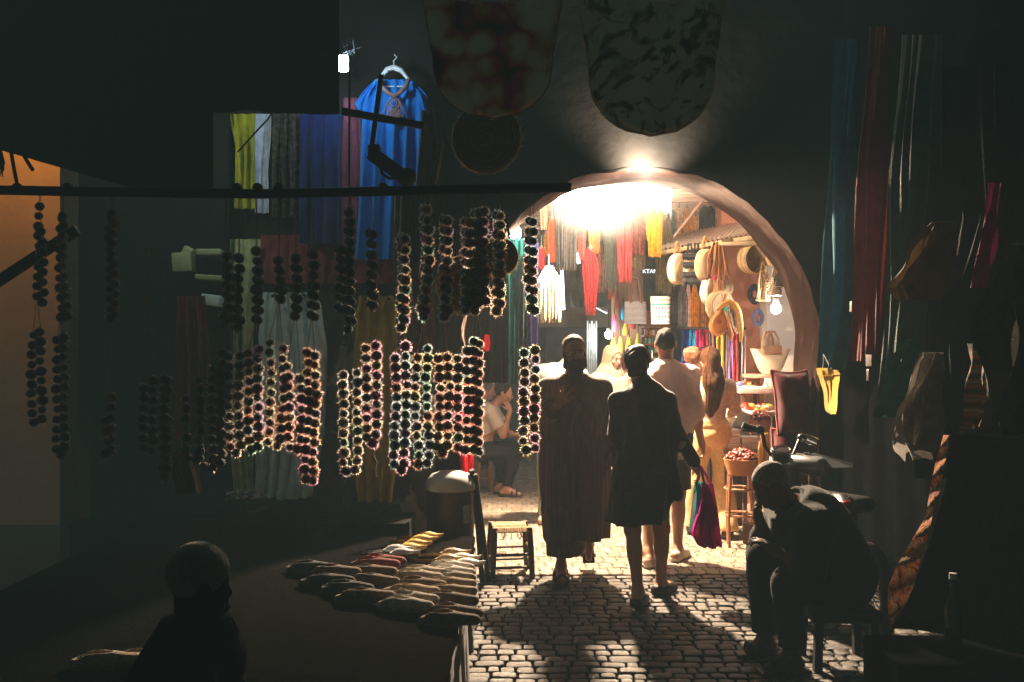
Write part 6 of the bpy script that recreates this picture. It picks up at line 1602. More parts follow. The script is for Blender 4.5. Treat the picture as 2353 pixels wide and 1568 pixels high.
# shelves of jars behind the cropped man
def shelves():
    root = empty('shelf_unit', P(1505, 760, 11), 'wooden shelves stacked with small pale jars and boxes behind the cropped man', 'shelves'); Y = 11.0
    mw = mat('shelf_wood', (.24, .10, .05), rough=.6)
    a0, a1 = P(1478, 745, Y), P(1545, 745, Y)
    g = G(); g.box(((a0[0] + a1[0]) / 2, Y + .16, (P(0, 745, Y)[2] + .6) / 2), (a1[0] - a0[0], .02, P(0, 745, Y)[2] - .3)); part('back_board', g, mw, root)
    ys = (752, 772, 792, 812, 832, 852, 872)
    for y in ys:
        z = P(0, y, Y)[2]; part('shelf_board', G().box(((a0[0] + a1[0]) / 2, Y + .04, z), (a1[0] - a0[0], .24, .018)), mw, root)
    r = random.Random(6); cs = [(.7, .64, .55), (.5, .42, .35), (.75, .7, .66), (.3, .12, .08), (.45, .2, .1), (.02, .3, .2)]
    k = 0
    for y in ys[:-1]:
        z = P(0, y + 20, Y)[2] + .009; x = a0[0] + .03
        while x < a1[0] - .03:
            w = r.uniform(.024, .04); h = r.uniform(.045, .075); ci = r.randrange(6); k += 1
            if k > 66: break
            t = empty('jar', (x, Y - .03, z), 'small jar or box standing on the wooden shelves behind the cropped man', 'jar', 'jars on the wooden shelves')
            if ci < 3: part('body', G().lathe([(w * .45, 0), (w * .5, .005), (w * .5, h * .75), (w * .4, h * .8)], (x, Y - .03, z), seg=10), mat('jar_%d' % ci, cs[ci], rough=.35), t); part('lid', G().lathe([(w * .46, h * .8), (w * .46, h), (1e-4, h)], (x, Y - .03, z), seg=10), mat('jarlid', (.6, .55, .5), rough=.4), t)
            else: part('body', G().box((x, Y - .03, z + h / 2), (w, .05, h), bev=.002), mat('jar_%d' % ci, cs[ci], rough=.5), t)
            x += w + r.uniform(.004, .012)
shelves()

# far stall with yellow goods
def far_stall():
    Y = 13.2; r = random.Random(12)
    cols = [((.55, .42, .04), 'yellow'), ((.50, .40, .06), 'pale yellow'), ((.6, .10, .22), 'pink'), ((.01, .25, .5), 'blue'), ((.03, .03, .03), 'black'), ((.62, .45, .2), 'cream'), ((.35, .04, .03), 'dark red'), ((.5, .25, .03), 'amber')]
    spots = [(1412, 742, 12, 40, 2, 'pink pouch hanging under the far bulb'), (1409, 800, 16, 46, 0, 'leftmost yellow pouch on the far stall'), (1426, 796, 15, 44, 1, 'pale yellow pouch second from the left on the far stall'), (1446, 798, 18, 44, 0, 'larger yellow pouch right of the pale one on the far stall'), (1466, 792, 14, 50, 1, 'pale yellow pouch at the right end of the far stall'),
             (1432, 722, 11, 28, 3, 'blue pouch hanging near the striped tote'), (1473, 735, 18, 30, 4, 'black pouch hanging right of the yellow ones'), (1474, 716, 18, 20, 5, 'cream pouch above the black one on the far stall'), (1454, 735, 14, 44, 6, 'dark red pouch hanging below the striped tote'), (1438, 758, 14, 26, 7, 'amber pouch hanging above the yellow ones'), (1388, 690, 6, 34, 6, 'narrow red pouch by the long dark green skein'), (1418, 690, 12, 40, 6, 'dusty red pouch left of the striped tote')]
    for x, y, w, h, ci, lab in spots:
        W, H = w / F * Y, h / F * Y; c = P(x, y, Y); S = []
        root = empty('pouch', c, lab, 'pouch', 'pouches hung on the far stall')
        g = G(); g.lathe([(1e-4, -H * .5), (W * .4, -H * .48), (W * .52, -H * .3), (W * .48, .0), (W * .3, H * .38), (W * .2, H * .42), (W * .26, H * .5), (1e-4, H * .5)], c, seg=12, sx=.5, wob=.06)
        part('body', g, fab('pouch_%d' % ci, cols[ci][0]), root); part('cord', G().tube([c + [0, 0, H * .45], c + [0, 0, H * .45 + .15]], .006, 4), m_blackwood, root)
    thing1('pouch_counter', G().box(P(1440, 852, Y) + [0, .2, -.02], (.66, .5, .05), bev=.005), mat('counter_red', (.4, .13, .07), rough=.6), 'red brown counter under the yellow pouches', 'counter')
    # things standing behind the people
    root = empty('metal_shutter', P(1358, 820, 14.0), 'bundle of pale upright metal poles between the bearded man and the headscarf woman', 'poles')
    for i, x in enumerate((1350, 1355, 1360, 1365, 1370)): part('pole', G().tube([P(x, 738 + (i % 2) * 6, 13.6), P(x, 900, 13.6)], .012, 6), mat('alu', (.6, .6, .58), rough=.4, metal=.6), root)
far_stall()
slab('dark_shopfront', P(1255, 1010, 14.9), P(1360, 752, 15.1), mat('shopfront', (.05, .05, .05), rough=.5, scale=3, var=.6), 'dark shop front under the brown lintel at the end of the passage', 'wall')
# fluorescent fixtures glimpsed through the yarn
def tube_lamp(name, a, b, label, s, r=.018):
    root = empty(name, a, label, 'lamp'); 
    part('tube', G().tube([a, b], r, 8), emit('tube_%s' % name + str(int(s)), (.9, .97, 1), s), root)
    part('housing', G().bar(np.array(a) + [0, .03, .035], np.array(b) + [0, .03, .035], .04, .03, .003), mat('housing', (.6, .6, .6), rough=.5), root)
tube_lamp('fluorescent_lamp', P(1291, 622, 12), P(1295, 712, 12), 'white upright fluorescent tube behind the charcoal yarn', 6)
tube_lamp('fluorescent_lamp', P(1326, 582, 12), P(1330, 606, 12), 'short bright fluorescent tube beside the charcoal yarn', 8)
tube_lamp('fluorescent_lamp', P(1366, 705, 13), P(1394, 720, 12.4), 'slanting fluorescent tube below the long crimson yarn', 1.6, .012)
def plastic_sheet():
    g = G(); g.grid(sheet_pts([(560, 1240, 1400), (640, 1240, 1400), (706, 1250, 1390)], Y=13.2, Y2=12.4, folds=3, amp=.12, seed=6, nv=20, amp_top=.8))
    thing1('plastic_sheet', g, mat('sheet_grey', (.16, .17, .17), rough=.25, spec=.8, bump=.5, bscale=6, scale=3, var=.5), 'crumpled grey plastic sheet catching lamp light above the passage', 'sheet')
plastic_sheet()
# hanging cloths inside the arch on the left
cloth('teal_hanging', [(548, 1160, 1212), (700, 1160, 1212), (884, 1162, 1208)], fab('teal_dark', (.012, .10, .10)), 'dark teal hanging just inside the arch on the left', 'cloth', 'dark hangings inside the arch on the left', Y=8.25, folds=4, amp=.03, seed=41)
cloth('indigo_hanging', [(560, 1206, 1238), (890, 1208, 1236)], fab('indigo_dark', (.04, .035, .12)), 'narrow indigo hanging right of the teal one', 'cloth', 'dark hangings inside the arch on the left', Y=8.35, folds=2, amp=.02, seed=42)
cloth('black_hanging', [(548, 1050, 1165), (700, 1052, 1168), (880, 1056, 1166)], fab('black_cloth', (.010, .009, .009), sheen=0, transl=0), 'wide black hanging left of the teal one above the seated man', 'cloth', 'dark hangings inside the arch on the left', Y=8.15, folds=5, amp=.03, seed=43)
thing1('red_lamp', G().lathe([(1e-4, -.07), (.02, -.06), (.026, 0), (.02, .06), (1e-4, .07)], P(1119, 788, 8.0), seg=12), emit('red_glow', (1, .02, .02), .55), 'small red glowing lamp among the beads', 'lamp')

# second stool beyond, and the one the seated man uses
rush_stool('wooden_stool', 1092, 1128, 1066, 1130, 'wooden stool with a dark cushion under the seated man', mat('stool_orange', (.50, .25, .09), rough=.5, var=.2, scale=20), fab('cushion_dark', (.06, .05, .04)), .34)
rush_stool('wooden_stool', 1180, 1216, 1003, 1062, 'orange wooden stool beside the lone glowing necklace', mat('stool_orange', (.50, .25, .09)), mat('rush', (.30, .19, .10)), .3)

# ---- goods on the right beyond the arch
m_board = mat('board_pink', (.72, .50, .40), rough=.6, var=.15)
def display(name, quad, Y0, Y1, th, m, label, legs=True):
    """a table board seen at quad: (xl, xr, y) front edge at depth Y0; legs to the ground"""
    xl, xr, y = quad; a, b = P(xl, y, Y0), P(xr, y, Y0); root = empty(name, ((a[0] + b[0]) / 2, Y0, 0), label, 'table')
    part('board', G().box(((a[0] + b[0]) / 2, (Y0 + Y1) / 2, a[2] - th / 2), (b[0] - a[0], Y1 - Y0, th), bev=.004), m, root)
    if legs:
        for x in (a[0] + .03, b[0] - .03):
            for yy in (Y0 + .04, Y1 - .04): part('leg', G().bar((x, yy, 0), (x, yy, a[2] - th), .035), mat('leg_brown', (.12, .06, .04), rough=.6), root)
    return root, a, b
r1, a1, b1 = display('trinket_table', (1702, 1800, 893), 9.3, 10.3, .05, m_board, 'higher pale table board scattered with small trinkets')
r2, a2, b2 = display('trinket_table', (1682, 1790, 945), 8.9, 9.25, .05, m_board, 'lower pale table board with orange trinkets in front of the higher one')
r3, a3, b3 = display('book_table', (1664, 1748, 1036), 8.6, 9.1, .03, mat('table_wood', (.2, .1, .06), rough=.6), 'small wooden table piled with white boxes')
tr = random.Random(3)
TC = [(.7, .08, .05), (.05, .3, .16), (.06, .1, .4), (.85, .5, .1), (.8, .76, .7), (.35, .12, .07)]
def trinkets(a, b, Y0, Y1, n, label, group, pal, big=1):
    for i in range(n):
        x, y = tr.uniform(a[0] + .04, b[0] - .04), tr.uniform(Y0 + .05, Y1 - .05); c = tr.choice(pal); g = G(); s = tr.uniform(.018, .035) * big
        if tr.random() < .5: g.ball((x, y, a[2] + s * .7), s, 8, 6, (1, 1, .7))
        else: g.lathe([(s * .7, 0), (s * .9, s * .3), (s * .4, s * 1.2), (s * .5, s * 1.6), (1e-4, s * 1.6)], (x, y, a[2]), seg=10)
        thing1('trinket', g, mat('trinket_%d' % TC.index(c), c, rough=.4), label, 'trinket', group)
trinkets(a1, b1, 9.3, 10.3, 16, 'small coloured trinket lying on the higher pale table board', 'trinkets on the higher board', TC)
trinkets(a2, b2, 8.9, 9.25, 20, 'small red and orange trinket on the lower pale table board', 'trinkets on the lower board', [TC[0], TC[3], TC[4], TC[5]], 1.3)
def boxes():
    r = random.Random(9); labs = ['flat white box at the bottom of the left pile on the small table', 'flat white box in the middle of the left pile on the small table', 'flat white box on top of the left pile on the small table', 'flat white box at the bottom of the right pile on the small table', 'flat white box on top of the right pile on the small table', 'white box propped up behind the piles on the small table', 'clear topped box leaning on the piles on the small table']
    x0, x1 = a3[0], b3[0]; z = a3[2]; w = (x1 - x0) * .48
    for i in range(5):
        l = 0 if i < 3 else 1; k = i if i < 3 else i - 3; c = (x0 + w * .55 + l * w * 1.02, 8.78 + r.uniform(-.01, .01), z + .03 + .058 * k)
        root = empty('flat_box', (c[0], c[1], c[2] - .028), labs[i], 'box', 'white boxes on the small table')
        part('base', G().box(np.array(c) - [0, 0, .007], (w * .95, .28, .04), np.array(Matrix.Rotation(r.uniform(-.06, .06), 3, 'Z')), .003), mat('box_white', (.72, .62, .54), rough=.5, var=.05), root)
        part('lid', G().box(np.array(c) + [0, 0, .020], (w * .97, .285, .016), np.array(Matrix.Rotation(r.uniform(-.03, .03), 3, 'Z')), .002), mat('box_lid', (.78, .70, .62), rough=.4, var=.05), root)
    for i, (x, y, ang, m) in enumerate(((x0 + .12, 8.98, -.5, mat('box_white', (.7, .6, .5))), (x0 + .24, 8.92, -.9, mat('box_clear', (.7, .72, .72), rough=.15, spec=.8)))):
        thing1('flat_box', G().box((x, y, z + .22), (.2, .26, .05), np.array(Matrix.Rotation(ang, 3, 'X') @ Matrix.Rotation(.3, 3, 'Z')), .003), m, labs[5 + i], 'box', 'white boxes on the small table', smooth=False)
boxes()
def nut_basket(x0, x1, y, Y, label, n, name='date_basket'):
    c = P((x0 + x1) / 2, y, Y); R = (x1 - x0) / 2 / F * Y; root = empty(name, c, label, 'basket', 'baskets of dates')
    part('basket', G().lathe([(R * .75, -.12), (R * .95, -.03), (R, .0), (R * 1.03, .012), (R * .96, .012), (R * .9, -.02), (1e-4, -.03)], c, seg=28, wob=.01), pattern('wicker', 'wave', [(.25, .10, .04), (.5, .24, .10)], scale=40, distort=.5), root)
    r = random.Random(n); g = G()
    for i in range(n):
        a, q = r.uniform(0, 2 * PI), math.sqrt(r.random()) * R * .9; g.ball(c + [q * math.cos(a), q * math.sin(a), .005 + .07 * (1 - (q / R) ** 2) + r.uniform(-.01, .02)], r.uniform(.014, .022), 8, 6, (1, 1.2, .8))
    o = part('dates', g, mat('date_red', (.18, .035, .025), rough=.25, var=.4, island=.5, spec=.6, bump=.1), root); tag(o, kind='stuff')
nut_basket(1664, 1742, 1058, 8.3, 'wicker tray heaped with shiny red brown dates on the wicker stand', 170)
nut_basket(1720, 1772, 968, 8.85, 'basket heaped with brown nuts below the lower trinket board', 120, 'nut_basket')
nut_basket(1850, 1912, 862, 9.4, 'basket of orange brown loaves by the white pillar', 60, 'bread_basket')
def wicker_stand():
    c = P(1700, 1060, 8.3); root = empty('wicker_stand', (c[0], 8.3, 0), 'thin legged wicker stand under the tray of dates', 'stand'); z = c[2] - .12; m = mat('cane', (.28, .12, .06), rough=.5)
    for a in (.6, 2.2, 3.8, 5.4):
        x, y = c[0] + .12 * math.cos(a), 8.3 + .12 * math.sin(a); part('leg', G().tube([(x, y, z), (x + .02 * math.cos(a), y + .02 * math.sin(a), z * .4), (x + .01 * math.cos(a), y, 0)], .013, 8), m, root)
    part('ring', G().tube([(c[0] + .125 * math.cos(a), 8.3 + .125 * math.sin(a), z * .82) for a in np.linspace(0, 2 * PI, 21)], .01, 6, False), m, root)
    part('ring', G().tube([(c[0] + .13 * math.cos(a), 8.3 + .13 * math.sin(a), z * .45) for a in np.linspace(0, 2 * PI, 21)], .01, 6, False), m, root)
wicker_stand()
def scrap_pile():
    r = random.Random(5)
    for i in range(8):
        c = P(r.uniform(1668, 1700), r.uniform(930, 990), 9.3); g = G(); g.tube([c + [r.uniform(-.05, .05), r.uniform(-.05, .05), .1 * k / 4 - .05] for k in range(5)], [.012, .03, .035, .02, .01], 7)
        thing1('carved_figure', g, mat('fig_%d' % (i % 3), [(.22, .12, .07), (.35, .3, .25), (.12, .07, .05)][i % 3], rough=.5), 'small dark carved figure in the heap beside the yellow trousers', 'figure', 'carved figures heaped beside the white boxes')
    root = empty('figure_crate', P(1684, 1000, 9.35), 'dark wooden crate holding the heap of carved figures', 'crate'); a, b = P(1664, 990, 9.35), P(1706, 1150, 9.35)
    part('crate_body', G().box(((a[0] + b[0]) / 2, 9.4, a[2] / 2), (b[0] - a[0], .3, a[2]), bev=.006), mat('crate_dark', (.08, .05, .03)), root)
    part('top_rim', G().box(((a[0] + b[0]) / 2, 9.4, a[2] + .012), (b[0] - a[0] + .02, .32, .02), bev=.004), mat('crate_rim', (.14, .08, .05)), root)
scrap_pile()
def straw_basket():
    Y = 9.9; c = P(1770, 858, Y); root = empty('straw_basket', c, 'wide cream straw basket with brown leather handles against the pink wall', 'basket'); W = 92 / F * Y / 2; H = 56 / F * Y
    part('body', G().lathe([(1e-4, 0), (W * .45, .0), (W * .62, H * .2), (W * .82, H * .6), (W * 1.0, H), (W * .97, H), (W * .78, H * .6), (W * .5, H * .1)], c, seg=40, sx=.5), pattern('straw_cream', 'wave', [(.72, .58, .36), (.85, .74, .52)], scale=40, distort=1), root)
    for d in (-.1, .1):
        part('handle', G().tube([c + [-.055, d, H * .93], c + [-.05, d, H + .10], c + [-.02, d * .8, H + .17], c + [.02, d * .8, H + .17], c + [.05, d, H + .10], c + [.055, d, H * .93]], .012, 7), mat('handle_tan', (.35, .17, .07)), root)
    part('leather_tab', G().box(c + [0, -W * .5 - .012, H * .98], (.17, .012, .08), np.array(Matrix.Rotation(-.25, 3, 'X')), .004), mat('handle_tan', (.35, .17, .07)), root)
straw_basket()
thing1('basket_shelf', G().box(P(1770, 860, 9.9) + [0, .06, -.02], (.46, .36, .035), bev=.004).bar(P(1752, 862, 9.9), P(1752, 1000, 9.9), .03).bar(P(1796, 862, 10.0), P(1796, 1000, 10.0), .03), mat('shelf_pink', (.5, .25, .17), rough=.6), 'pinkish shelf holding the cream straw basket', 'shelf')
def cushions():
    Y = 7.47
    m = fab('velvet_maroon', (.10, .012, .015), sheen=.3, scale=8, var=.25, transl=0)
    for i, (x0, x1, y0, y1, lab) in enumerate(((1780, 1862, 852, 1000, 'big maroon velvet cushion propped upright inside the arch jamb'), (1774, 1858, 985, 1150, 'dark maroon cushion under the big velvet one'))):
        c = P((x0 + x1) / 2, (y0 + y1) / 2, Y + .05 * i); W, H = (x1 - x0) / F * Y / 2, (y1 - y0) / F * Y / 2
        S = SDF(c - [W + .1, .3, H + .1], c + [W + .1, .3, H + .1], .012)
        g = G(); n = 29; pts = np.zeros((2, n, n, 3))
        for s, sg in enumerate((-1, 1)):
            for a, u in enumerate(np.linspace(-1, 1, n)):
                for b, v in enumerate(np.linspace(-1, 1, n)):
                    q = max(0, (1 - u ** 4) * (1 - v ** 4)); cx = 1 - .10 * (1 - abs(v) ** 3) * 0 - .07 * v * v * 0; pin = .08
                    x = u * W * (1 - pin * (1 - v * v)); z = v * H * (1 - pin * (1 - u * u))
                    pts[s, b, a] = c + [x + z * (-.10 if i == 0 else 0), sg * (.13 * math.sqrt(q) + .012 * math.sin(6 * u + 5 * v + i)), z]
        g.grid(pts[0]); g.grid(pts[1][:, ::-1])
        root = empty('cushion', c - [0, 0, H], lab, 'cushion', 'maroon cushions by the arch jamb'); part('body', g, m, root)
        e = [pts[0, 0, k] for k in range(n)] + [pts[0, k, -1] for k in range(n)] + [pts[0, -1, k] for k in range(n - 1, -1, -1)] + [pts[0, k, 0] for k in range(n - 1, -1, -1)]
        part('piping', G().tube(e, .011, 6), fab('piping_red', (.42, .08, .07), transl=0), root)
    root = empty('cushion_crate', P(1816, 1300, Y + .05), 'dark crate under the stack of maroon cushions', 'crate'); zt = P(0, 1150, Y + .05)[2]; cx = P(1816, 0, Y + .05)[0]
    part('crate_body', G().box((cx, Y + .05, zt / 2), (.27, .30, zt - .01), bev=.008), m_blackwood, root); part('top_rim', G().box((cx, Y + .05, zt - .015), (.28, .31, .03), bev=.006), m_blackwood, root)
cushions()
cloth('yellow_sack', [(995, 1748, 1766), (1040, 1738, 1768), (1090, 1742, 1764)], fab('sack_ochre', (.55, .33, .12)), 'ochre sack edge hanging beside the handlebar', 'sack', Y=7.5, folds=2, amp=.04, seed=7)
thing1('wooden_block', G().box(P(1738, 1218, 7.0) + [0, 0, -.03], (.12, .16, .15), np.array(Matrix.Rotation(.4, 3, 'Z')), .006), mat('block_wood', (.34, .16, .06), rough=.7, scale=20, stretch=(1, 6, 1), bump=.3), 'small orange brown wooden block standing behind the bent man', 'block', smooth=False)
slab('block_plinth', P(1722, 0, 7.0) * [1, 1, 0] + [0, -.08, -.02], (P(1756, 0, 7.0)[0], 7.1, P(0, 1230, 7.0)[2] - .05), m_blackwood, 'dark plinth under the small wooden block', 'plinth')
# ================================================================== RIGHT SIDE OF THE LANE
GR = 'scarves and shawls hung along the lane wall on the right'
XR = 2.16
def rcloth(name, rows, m, label, cat, X=XR, **k):
    k.setdefault('folds', 4); k.setdefault('amp', .10)
    return cloth(name, rows, m, label, cat, GR, X=X, **k)
rcloth('teal_scarf', [(90, 1924, 1974), (450, 1908, 1964), (600, 1900, 1966), (760, 1890, 1958), (850, 1884, 1940)], fab('teal', (.0015, .08, .115), sheen=.3), 'bright teal scarf hanging nearest the arch on the right', 'scarf', X=2.2, folds=4, amp=.035, seed=2, nv=40)
rcloth('red_scarf', [(60, 2000, 2056), (500, 1978, 2040), (700, 1968, 2032), (830, 1966, 2028)], fab('crimson', (.11, .004, .01), sheen=.5), 'crimson scarf hanging between the teal and green ones', 'scarf', X=2.2, folds=3.5, amp=.035, seed=3, nv=40)
rcloth('green_scarf', [(80, 2072, 2160), (550, 2050, 2128), (750, 2042, 2112), (915, 2036, 2090)], fab('sea_green', (.02, .05, .045), sheen=.9), 'long grey green scarf with three lit folds', 'scarf', folds=4, amp=.04, seed=4, nv=44, ragged=.5)
rcloth('emerald_scarf', [(780, 2088, 2112), (880, 2082, 2104), (960, 2066, 2096)], fab('emerald', (.006, .08, .06), sheen=.3), 'short emerald scarf end behind the white ruffles', 'scarf', folds=2, seed=5)
rcloth('brown_kerchief', [(510, 2150, 2180), (600, 2110, 2165), (660, 2080, 2150), (690, 2100, 2138)], fab('leaf_brown', (.10, .055, .022), sheen=.3), 'brown pointed kerchief hanging over the green scarf', 'cloth', X=2.05, folds=2.5, amp=.07, seed=6)
rcloth('white_shawl', [(810, 2128, 2160), (880, 2108, 2150), (940, 2082, 2142), (1000, 2070, 2140), (1030, 2096, 2140)], fab('shawl_white', (.2, .175, .15), sheen=.3), 'ruffled off white shawl end hanging lowest in the middle', 'shawl', X=2.06, folds=4.5, amp=.055, seed=7, ragged=2.6, nv=34)
rcloth('magenta_strap', [(420, 2278, 2300), (560, 2258, 2282), (640, 2236, 2262), (662, 2232, 2262)], fab('magenta', (.2, .012, .09), sheen=.3), 'narrow magenta cloth strap with a lit end at the right', 'strap', X=1.95, folds=1, amp=.02, seed=8)
rcloth('plaid_shawl', [(790, 2226, 2320), (830, 2232, 2316), (900, 2228, 2314), (950, 2220, 2306), (985, 2210, 2290)], pattern('plaid', 'wave', [(.05, .04, .035), (.28, .2, .14), (.08, .12, .1), (.3, .12, .05), (.06, .05, .04)], scale=2.6, pos=[0, .3, .5, .72, 1], distort=1.5), 'plaid fringed shawl hanging at the far right', 'shawl', X=1.9, folds=3, amp=.022, seed=9, ragged=1)
rcloth('grey_cloth', [(560, 2330, 2380), (800, 2322, 2380), (1000, 2312, 2380)], fab('grey_dim', (.12, .11, .09)), 'dim grey cloth cut by the right edge of the photo', 'cloth', X=1.9, folds=2, seed=10)
rcloth('dark_shawl', [(150, 2110, 2320), (500, 2130, 2330), (800, 2130, 2225), (1100, 2140, 2230)], fab('shawl_black', (.012, .01, .008), sheen=0), 'large dark brown shawl hanging behind the magenta strap', 'shawl', X=2.25, folds=6, amp=.06, seed=11, nv=36)
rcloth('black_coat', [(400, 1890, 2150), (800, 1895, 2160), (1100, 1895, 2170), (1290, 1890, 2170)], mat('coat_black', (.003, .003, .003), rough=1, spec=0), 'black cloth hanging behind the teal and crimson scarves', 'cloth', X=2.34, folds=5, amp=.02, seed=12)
def yellow_bag():
    Y = 6.95; root = empty('yellow_bag', P(1900, 850, Y), 'folded mustard yellow cloth bag hanging beside the arch jamb', 'bag'); m = fab('bag_yellow', (.62, .36, .03), sheen=.3)
    cloth_part('body', [(848, 1876, 1924), (862, 1880, 1928), (900, 1892, 1924), (945, 1898, 1920), (952, 1906, 1918)], m, root, Y=Y, Y2=Y - .25, folds=1.3, amp=.03, seed=3, nv=24)
    cloth_part('top_flap', [(846, 1875, 1924), (862, 1879, 1930)], m, root, Y=Y - .03, Y2=Y - .28, folds=1.3, amp=.02, seed=3, nv=5)
    part('hanging_cord', G().tube([P(1890, 850, Y - .05), P(1893, 815, Y), P(1910, 848, Y - .2)], .006, 5), m_blackwood, root)
yellow_bag()
def tagcard():
    a = PX(1998, 829, 2.12); root = empty('price_card', a, 'small brown cardboard tag clipped below the crimson scarf', 'card')
    part('card', G().box(a, (.012, .10, .07), bev=.003), mat('cardboard', (.05, .03, .02), rough=.8), root); part('clip', G().box(a + [-.01, -.01, -.085], (.012, .04, .07), bev=.003), mat('clip', (.04, .03, .025), rough=.5), root)
    b = PX(1958, 705, 2.2); thing1('clothes_peg', G().box(b, (.02, .05, .07), bev=.004), mat('peg_tan', (.12, .06, .03), rough=.7), 'small tan peg at the lit edge of the crimson scarf', 'peg')
tagcard()
def rug():
    root = empty('rug', PX(2140, 1000, 1.9), 'heavy woven rug whose lit red and orange edge curls out at the right', 'rug')
    m = pattern('rug_weave', 'noise', [(.05, .02, .015), (.30, .05, .02), (.55, .2, .03), (.4, .33, .25), (.16, .06, .08)], scale=9, pos=[.3, .42, .52, .6, .7], distort=3, stretch=(3, 3, 1), bump=.8)
    L = [(1000, 2168, 2185), (1060, 2150, 2172), (1120, 2138, 2162), (1190, 2126, 2142), (1240, 2096, 2130), (1300, 2060, 2112), (1350, 2040, 2098), (1400, 2040, 2080), (1445, 2044, 2056)]
    n, k = 40, 12; ys = np.linspace(1000, 1445, n); pts = np.zeros((n, k, 3))
    for i, y in enumerate(ys):
        a = np.interp(y, [q[0] for q in L], [q[1] for q in L]); b = np.interp(y, [q[0] for q in L], [q[2] for q in L])
        for j, u in enumerate(np.linspace(0, 1, k)):
            p = P(a + (b - a) * u, y, 4.35 - .05 * u + .012 * math.sin(y * .09 + 3 * u)); pts[i, j] = p
    part('lit_edge', G().grid(pts), m, root)
    pts2 = np.zeros((n, 16, 3))
    for i in range(n):
        for j, u in enumerate(np.linspace(0, 1, 16)):
            p = pts[i, -1] + [u * .55 + .02 * math.sin(u * 9 + i * .1), -.35 * u + .06 * math.sin(u * 7), -.02 * u]; pts2[i, j] = p
    part('hanging_field', G().grid(pts2), fab('rug_dark', (.012, .008, .007), bump=.6, sheen=0, transl=0), root)
rug()
thing1('yellow_pompom', G().ball(P(2330, 944, 4.2), .022, 12, 8), fab('pompom', (.7, .35, .02)), 'small yellow pompom at the far right', 'pompom')

